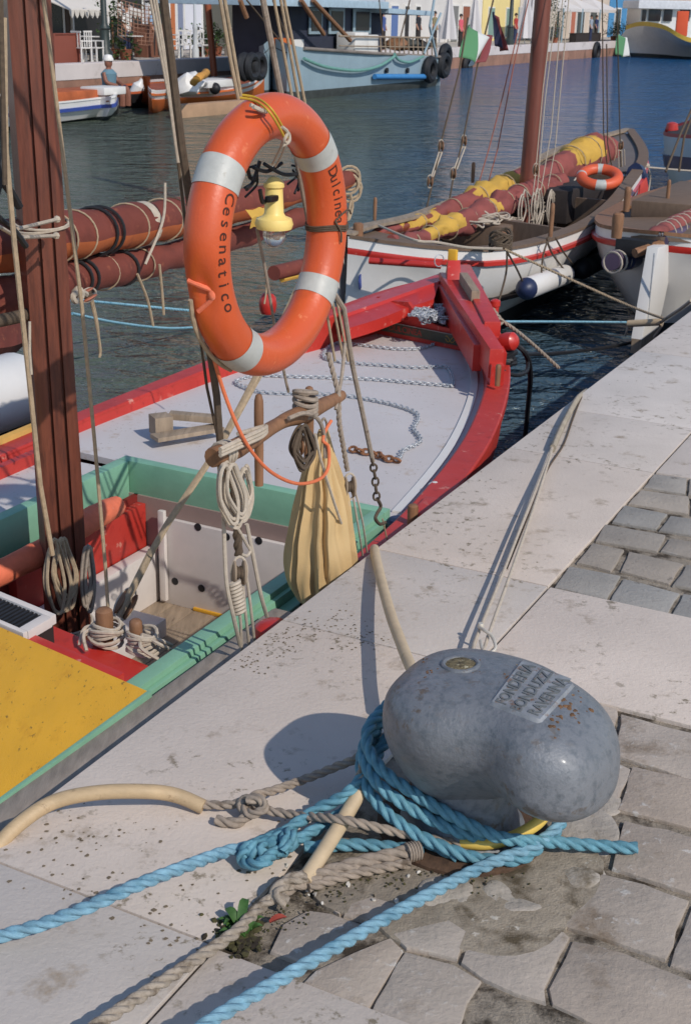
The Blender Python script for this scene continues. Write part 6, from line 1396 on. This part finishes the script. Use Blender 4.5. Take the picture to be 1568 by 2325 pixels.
# dark dinghy between
fd2 = thing('small_boat', W(310, 238, -.95), 'small dark boat with orange rail between the white and the orange far boats', 'boat')
A, Bq, Cn = farboat(fd2, [W(268, 200, -.5), W(290, 208, -.5), W(325, 206, -.5), W(352, 200, -.45)], [W(268, 198, -.5), W(290, 190, -.5), W(330, 190, -.5), W(352, 198, -.45)], [(0, 0, 1), (-.06, 0, 1), (-.3, .1, 0), (-1.0, .4, 0), (-1.4, .9, 0)], [m_black, pl('orange_rail', 190, 96, 56)])
obj('deck', deckpoly(A, Bq, Cn, .05, -.1, 0, 40), m_dark, fd2)
bm = B(); lathe(bm, W(302, 226, -.75), [(.05, 0), (.18, .12), (.17, .4), (.06, .52), (.05, .6)], 14, V((.5, 0, 1))); obj('fender', bm, m_white, None, 'white fender on the side of the small dark boat', 'fender')
# orange boat
fo = thing('sailing_boat', W(450, 225, -.95), 'orange and white boat with a brown mast moored at the far quay', 'boat')
nr = [W(335, 184, -.25), W(345, 205, -.32), W(400, 203, -.45), W(480, 201, -.45), W(560, 190, -.38), W(592, 172, -.22), W(600, 158, -.1)]
fr = [W(335, 183, -.25), W(350, 180, -.34), W(400, 178, -.45), W(480, 174, -.45), W(560, 166, -.38), W(590, 160, -.22), W(601, 157, -.1)]
A, Bq, Cn = farboat(fo, nr, fr, [(0, 0, 0), (-.07, 0, 0), (-.075, -.03, 1), (-.12, -.03, 1), (-.125, .01, 0), (-.22, .05, 0), (-.225, .02, 1), (-.45, .12, 1), (-1.0, .42, 1), (-1.5, .9, 2)], [m_white, m_orboat, m_antifoul])
obj('deck', deckpoly(A, Bq, Cn, .06, -.1, 0, 39), mat('rust_brown_deck', c(146, 76, 52), .8, .25, 2), fo); obj('cap_rail', caprail(A, Cn, .12, .04, .01), m_white, fo)
bm = B(); prism(bm, [W(326, 243, -.95), W(346, 243, -.95), W(340, 200, -.35), W(342, 174, .0), (W(330, 174, .0)), W(335, 200, -.35)], FN * .1, .01); obj('rudder', bm, m_orboat, fo)
bm = B(); tube(bm, [WY(487, 175, 45), WY(471, 0, 45), WY(455, -180, 45)], .11, 10); obj('mast', bm, mat('orange_brown_mast', c(150, 82, 54), .5), fo)
bm = B(); box(bm, W(478, 188, -.32), (1.6, .8, .2), AF, .03); obj('white_hatch', bm, m_white, fo)
bm = B(); p = W(425, 192, -.25); sphere(bm, p, .5, 14, (1, .7, .5)); sphere(bm, p + FD * .5 + FN * .2, .4, 12, (1, .8, .45)); jit(bm, .25, 2.2); obj('white_cloth', bm, m_white, None, 'white cloth heaped on the stern of the orange boat', 'cloth')
bm = B(); tube(bm, spl([W(440, 186, -.05), W(452, 178, .05), W(468, 166, .05)], 5), .10, 10); jit(bm, .05, 4); obj('ochre_cloth', bm, mat('ochre_cloth', c(196, 140, 62), .85, .2, 3), None, 'ochre cloth beside the white cloth on the orange boat', 'cloth')
fender(W(470, 204, -.5), W(492, 200, -.42), .16, m_white, m_black, 'white and black fender on the side of the orange boat')
for (x, y, lb) in ((555, 152, 'left black tyre on the bow of the orange boat'), (572, 152, 'middle black tyre on the bow of the orange boat'), (588, 151, 'right black tyre on the bow of the orange boat')):
    bm = B(); torus(bm, W(x, y, .1), .28, .12, (FD, UP, FN), n=20, m_=8); obj('tyre', bm, m_black, None, lb, 'tyre', 'black tyres stacked on the orange boat')
# floating wooden beam behind the ring
bm = B(); box(bm, (W(400, 258, -.85) + W(655, 236, -.85)) / 2, ((W(400, 258, -.85) - W(655, 236, -.85)).length, .35, .42), ((W(655, 236, -.85) - W(400, 258, -.85)).normalized(), (W(655, 236, -.85) - W(400, 258, -.85)).normalized().cross(UP), UP), .03)
yard = obj('timber_beam', bm, mat('pale_timber', c(176, 142, 112), .8, .2, 1.5), None, 'long pale timber beam floating beyond the top of the orange ring', 'beam')
# trawler
tr = thing('trawler', W(800, 205, -.95), 'blue grey steel trawler with dark canopy and tyres at its stern', 'boat')
T0 = 20.35
def TP(x, y, t=T0): return WT(x, y, t)
nr = [TP(618, 84, 21.6), TP(640, 94, 20.9), TP(670, 104), TP(720, 112), TP(850, 120), TP(960, 127), TP(1000, 128, 20.6)]
for p in nr: p.z = max(p.z, -.1)
fr = [p + NV * w_ for p, w_ in zip(nr, (.05, .5, 1.1, 2.0, 3, 3.6, 3.4))]
bm, A, Bq, Cn = hullgen(nr, fr, [(0, 0, 0), (-.2, .0, 0), (-.5, .02, 0), (-.70001, .04, 0), (-.86, .06, 1), (-1.5, .3, 2)])
bm.verts.ensure_lookup_table(); obj('hull', bm, [m_bluesteel, m_antifoul, m_antifoul], tr)
bm = B(); e1_, e2_ = A[-1], Bq[-1]; prism(bm, [e1_, e2_, V((e2_.x, e2_.y, -1.3)), V((e1_.x, e1_.y, -1.3))], DV * .05); obj('transom', bm, m_bluesteel, tr)
obj('deck', deckpoly(A, Bq, Cn, .02, -.25, 0, 40), m_dark, tr)
bm = B(); tube(bm, spl([TP(690, 133, 20.2), TP(740, 152, 20.2), TP(810, 160, 20.2), TP(860, 150, 20.2), TP(895, 128, 20.2)], 6), .05, 8); obj('hull_rope', bm, mat('green_rope', c(104, 150, 140), .8), tr)
bm = B(); tube(bm, spl([TP(895, 122, 20.2), TP(905, 136, 20.2), TP(930, 141, 20.2), TP(960, 128, 20.2)], 6), .045, 8); obj('hull_rope', bm, mat('green_rope', c(104, 150, 140), .8), tr)
bm = B(); a, b_ = TP(850, 174, 20.25), TP(964, 174, 20.25); tube(bm, [a, b_], .09, 10); obj('blue_pipe', bm, mat('blue_pipe', c(60, 128, 186), .5), tr)
bm = B(); P = [TP(545, 8, 20.8), TP(700, 4, 20.8), TP(880, 14, 20.8), TP(885, 26, 20.8)]
c0, c1 = TP(590, 12, 20.6), TP(882, 20, 20.6); prism(bm, [c0, c1, c1 + NV * 3.6, c0 + NV * 3.6], UP * .22, .02); obj('canopy_roof', bm, mat('pale_blue_roof', c(160, 180, 192), .6), tr)
c2 = TP(882, 30, 20.6); c3 = TP(985, 36, 20.8); prism_b = B(); prism(prism_b, [c2, c3, c3 + NV * 3.2, c2 + NV * 3.4], UP * .16, .02); obj('canopy_roof', prism_b, mat('pale_blue_roof', c(160, 180, 192), .6), tr)
bm = B(); d0, d1 = TP(640, 60, 21.4), TP(868, 66, 21.4); hz = c0.z; prism(bm, [V((d0.x, d0.y, -.2)), V((d1.x, d1.y, -.2)), V((d1.x, d1.y, hz)), V((d0.x, d0.y, hz))], NV * 1.8, .02); obj('deckhouse', bm, mat('dark_deckhouse', c(46, 50, 66), .7, .3, .8), tr)
bm = B(); p = TP(800, 100, 20.9); box(bm, p, (1.0, .7, .75), ASTZ, .05); p = TP(825, 100, 20.9); box(bm, p, (.9, .7, .6), ASTZ, .05); obj('winch_box', bm, m_white, tr)
for k in range(13):
    x = 865 + k * 10.5; bm = B(); tube(bm, [TP(x, 128, 20.45), TP(x - 2, 86, 20.45)], .025, 6); obj('rail_post', bm, m_wood, tr)
bm = B(); tube(bm, [TP(770, 82, 20.45), TP(985, 86, 20.45)], .03, 6); tube(bm, [TP(770, 104, 20.45), TP(990, 108, 20.45)], .02, 6); obj('hand_rail', bm, m_wood, tr)
for (a, b_) in (((683, 0), (735, 78)), ((710, 0), (795, 92)), ((545, 0), (560, 40))):
    bm = B(); tube(bm, [TP(*a, 20.5), TP(*b_, 20.5)], .07, 8); obj('derrick', bm, m_pin, tr)
bm = B(); tube(bm, [TP(990, 128, 20.4), TP(975, 60, 20.4), TP(985, 0, 20.4)], .05, 8); tube(bm, [TP(962, 122, 20.4), TP(1000, 30, 20.4)], .04, 8); obj('stern_gantry', bm, m_bluesteel, tr)
for (x0, x1, mt_) in ((888, 912, m_pin), (915, 938, m_antifoul), (948, 965, m_black)):
    bm = B(); p = TP((x0 + x1) / 2, 102, 21.2); sphere(bm, p, (TP(x1, 100, 21.2) - TP(x0, 100, 21.2)).length / 2, 12, (1, .8, .55)); jit(bm, .12, 3); obj('deck_gear', bm, mt_, tr)
for (x, y, rr0, t, lb) in ((976, 158, .34, 20.2, 'black tyre hanging flat on the trawler side near the stern'), (1010, 130, .36, 20.6, 'upper black tyre at the trawler stern'), (1007, 148, .34, 20.5, 'lower black tyre at the trawler stern'), (1060, 150, .38, 0, 'black tyre on the far quay wall right of the trawler'), (1353, 118, .5, 0, 'black tyre pair on the quay wall below the canopies')):
    bm = B(); 
    if t: torus(bm, TP(x, y, t), rr0, .15, (DV, UP, NV), n=24, m_=8)
    else: torus(bm, FP(x, y, -.15), rr0, .16, (FD, UP, FN), n=24, m_=8); 
    obj('tyre', bm, m_black, None, lb, 'tyre', 'black tyres used as fenders')
# top right boat with yellow rim
yb = thing('fishing_boat', W(1480, 122, -.95), 'white fishing boat with yellow rim and wheelhouse at the upper right', 'boat')
YD = 96.0
def YP(x, y, dd=0): return WY(x, y, YD + dd)
st0 = YP(1418, 62, 0); 
nr = [YP(1420, 58, 1), YP(1446, 50, -1), YP(1475, 50, -3), YP(1510, 58, -5), YP(1560, 84, -6), YP(1640, 96, -6), YP(1760, 98, -5)]
fr = [YP(1420, 57.8, 1), YP(1428, 56, 4), YP(1450, 56, 6), YP(1500, 64, 7), YP(1560, 82, 7), YP(1640, 90, 7), YP(1760, 92, 7)]
bm = B(); Ns = spl(nr, 8); Fs = spl(fr, 8); wl = spl([YP(1396, 122, 1), YP(1430, 122, 0), YP(1470, 122, -1), YP(1510, 121, -2), YP(1560, 119, -3), YP(1640, 117, -3), YP(1760, 115, -2)], 8)
for p in wl: p.z = -.95
rows = [Ns, [p - UP * .28 for p in Ns], [a.lerp(b_, .45) + (V((0, 0, 0))) + V((0, .8, 0)) for a, b_ in zip(Ns, wl)], [a.lerp(b_, .9) + V((0, .1, 0)) for a, b_ in zip(Ns, wl)], wl, [p - UP * .6 for p in wl]]
vs = grid(bm, rows); bm.faces.ensure_lookup_table(); nn = len(Ns) - 1
for i, f in enumerate(bm.faces): f.material_index = 1 if i < nn else (2 if i >= 3 * nn else 0)
v2 = grid(bm, [Fs, [p + V((0, 0, -1)) for p in Fs], [V((p.x, p.y - 3, -1.2)) for p in Fs]])
obj('hull', bm, [m_white, mat('rim_yellow', c(214, 178, 70), .5), m_antifoul], yb)
bm = B(); grid(bm, [[p - UP * .25 for p in Ns], [p - UP * .25 for p in Fs]]); obj('deck', bm, m_bluesteel, yb)
w0, w1 = YP(1452, 48, 1), YP(1620, 48, 1); zr = YP(1500, 20, 1).z
bm = B(); prism(bm, [V((w0.x, w0.y, w0.z - 1)), V((w1.x, w1.y, w0.z - 1)), V((w1.x, w1.y, zr)), V((w0.x, w0.y, zr))], V((0, 5, 0)), .05); obj('wheelhouse', bm, m_white, yb)
bm = B(); prism(bm, [V((w0.x - .3, w0.y - .5, zr)), V((w1.x + .3, w1.y - .5, zr)), V((w1.x + .3, w1.y + 5.3, zr)), V((w0.x - .3, w0.y + 5.3, zr))], UP * .55, .1); obj('wheelhouse_roof', bm, mat('roof_white', c(206, 208, 212), .6), yb)
for (xa, xb) in ((1455, 1467), (1470, 1500), (1504, 1526), (1540, 1566)):
    pa_, pb_ = YP(xa, 48, .9), YP(xb, 22, .9); bm = B(); box(bm, (pa_ + pb_) / 2, (abs(pb_.x - pa_.x), .1, abs(pb_.z - pa_.z)), None, .01); obj('window', bm, dk, yb)
bm = B(); box(bm, YP(1547, 55, -2), (.8, .3, 1.6), None, .1); jit(bm, .1, 2); obj('oilskin', bm, pl('orange_oilskin', 206, 84, 50), None, 'orange red oilskins hung beside the wheelhouse at upper right', 'oilskins')
# flags
def flag(name, pts, cols, label, Y_=None, t=None, shade=.03, n=24, m_=10):
    q = [WT(x, y, t) for x, y in pts]; bm = B(); rows = []
    for i in range(m_ + 1):
        row = []
        for j in range(n + 1):
            u, v_ = j / n, i / m_; p = q[0].lerp(q[1], u).lerp(q[3].lerp(q[2], u), v_); row.append(p + NV * (shade * math.sin(u * 9 + v_ * 2)) + UP * (shade * .5 * math.sin(u * 7 + 1)))
        rows.append(row)
    vs = grid(bm, rows); bm.faces.ensure_lookup_table()
    for k, f in enumerate(bm.faces): f.material_index = min(len(cols) - 1, int((k % n) / n * len(cols)))
    o = obj(name, bm, cols, None, label, 'flag'); sm_ = o.modifiers.new('thickness', 'SOLIDIFY'); sm_.thickness = .004
fg, fwt, frd, fbl = pl('flag_green', 84, 136, 96), pl('flag_white', 206, 208, 206), pl('flag_red', 128, 62, 66), pl('flag_dark_blue', 52, 56, 84)
flag('flag', [(1066, 62), (1122, 88), (1088, 148), (1052, 138)], [fg, fwt, frd], 'green white and red flag hanging in the rigging before the far quay', t=5.2, shade=.06)
flag('flag', [(1121, 30), (1130, 40), (1147, 118), (1128, 108)], [fbl, frd, frd], 'dark blue and red flag hanging right of the tricolour', t=5.2)
flag('flag', [(1401, 77), (1424, 88), (1422, 130), (1400, 127)], [fg, fg, fwt], 'small green and white flag on the bow line at upper right', t=5.0, shade=.03)

# more of the far bank: tables, crates, net, trawler fittings
def table(x, b, label):
    p = FQ(FA(x, b, 130), b, -.04); root = thing('terrace_table', p, label, 'table', 'tables on the far terraces')
    bm = B(); lathe(bm, p + UP * .72, [(.38, 0), (.4, .01), (.4, .03), (.02, .035)], 18); obj('tabletop', bm, m_white, root)
    bm = B(); lathe(bm, p, [(.2, 0), (.05, .04), (.035, .1), (.035, .72)], 10); obj('pedestal', bm, m_black, root)
for x, b, lb in ((206, 1.7, 'round table behind the chair left of the dark lamp post'), (300, 1.6, 'round table under the right end of the awning'), (412, 2.0, 'round table by the orange door'), (476, 2.6, 'round table behind the green shrubs')): table(x, b, lb)
net = thing('fishing_net', FP(295, 40, 1.6), 'brown fishing net draped from a pole right of the awning', 'net')
bm = B(); NP = [[FP(268 + 8 * i + (18 - abs(j - 6)) * .3 * i * .2, 0 + j * 9 + 1.6 * (i - 5) ** 2 * (.2 + j * .06) * (-.3) + i * 2, 1.6 + .1 * math.sin(i + j)) for i in range(10)] for j in range(11)]
for r_ in NP: tube(bm, r_, .012, 4)
for i in range(10): tube(bm, [NP[j][i] for j in range(11)], .012, 4)
obj('mesh', bm, mat('net_brown', c(150, 112, 92), .9), net)
for k, (x0, x1, z0, z1) in enumerate(((700, 730, .9, 1.7), (745, 780, .9, 1.7), (800, 840, .9, 1.7))):
    pa_, pb_ = TP(x0, 50, 21.35), TP(x1, 50, 21.35); bm = B(); prism(bm, [V((pa_.x, pa_.y, z0)), V((pb_.x, pb_.y, z0)), V((pb_.x, pb_.y, z1)), V((pa_.x, pa_.y, z1))], NV * -.04, .01); w_ = obj('window_frame', bm, m_bluesteel, tr)
    bm = B(); pa2, pb2 = pa_.lerp(pb_, .12), pa_.lerp(pb_, .88); prism(bm, [V((q.x, q.y, z)) - NV * .05 for q, z in ((pa2, z0 + .1), (pb2, z0 + .1), (pb2, z1 - .1), (pa2, z1 - .1))], NV * -.01); obj('pane', bm, dk, w_)
for x in (878, 925): bm = B(); lathe(bm, TP(x, 160, 20.3), [(.09, -.03), (.09, .03), (.05, .035)], 12, -NV); obj('porthole', bm, m_black, tr)
bm = B(); tube(bm, [TP(690, 110, 20.28), TP(850, 121, 20.28), TP(998, 129, 20.5)], .05, 8); obj('rubbing_strake', bm, mat('rusty_grey_steel', c(128, 118, 110), .8, .3, 1.5), tr)
for x, y, w__, lb in ((640, 92, .5, 'orange plastic fish crate at the bow of the trawler'), (665, 95, .5, 'white fish crate beside the orange one on the trawler')):
    root = thing('fish_crate', TP(x, y, 21.3), lb, 'crate'); p = TP(x, y + 6, 21.3); bm = B()
    for o, s_ in ((DV * .3, (.03, .4, .3)), (DV * -.3, (.03, .4, .3)), (NV * .2, (.6, .03, .3)), (NV * -.2, (.6, .03, .3))): box(bm, p + o, s_, ASTZ)
    box(bm, p - UP * .14, (.6, .4, .02), ASTZ); obj('crate_body', bm, m_orboat if x == 640 else m_white, root)
for x0, y0, x1, y1_ in ((560, 0, 640, 98), (618, 0, 655, 98), (930, 0, 905, 100), (860, 0, 870, 100)):
    bm = B(); tube(bm, [TP(x0, y0, 20.6), TP(x1, y1_, 20.6)], .025, 6); obj('stay', bm, m_hempdk, tr)
rope('awning_cable', [FP(330, 3, 2), FP(470, 8, 2), FP(640, 4, 2)], .03, m_dark, 'dark cable strung along the far terraces above the orange boat', 'cable')
for x, b, lb, t_, b_2 in ((352, 2.4, 'person in a pale blue shirt at the brown counter', pl('pale_blue_shirt', 150, 176, 204), m_dark), (290, 3.0, 'person in a white shirt beneath the awning', m_white, m_navy), (985, 1.4, 'person in a khaki shirt beside the pale parasol', pl('khaki_shirt', 140, 128, 96), m_dark), (1168, 1.6, 'person in a red shirt by the yellow house lamp post', pl('red_shirt', 170, 60, 54), m_navy)):
    person(x, b, t_, b_2, lb)
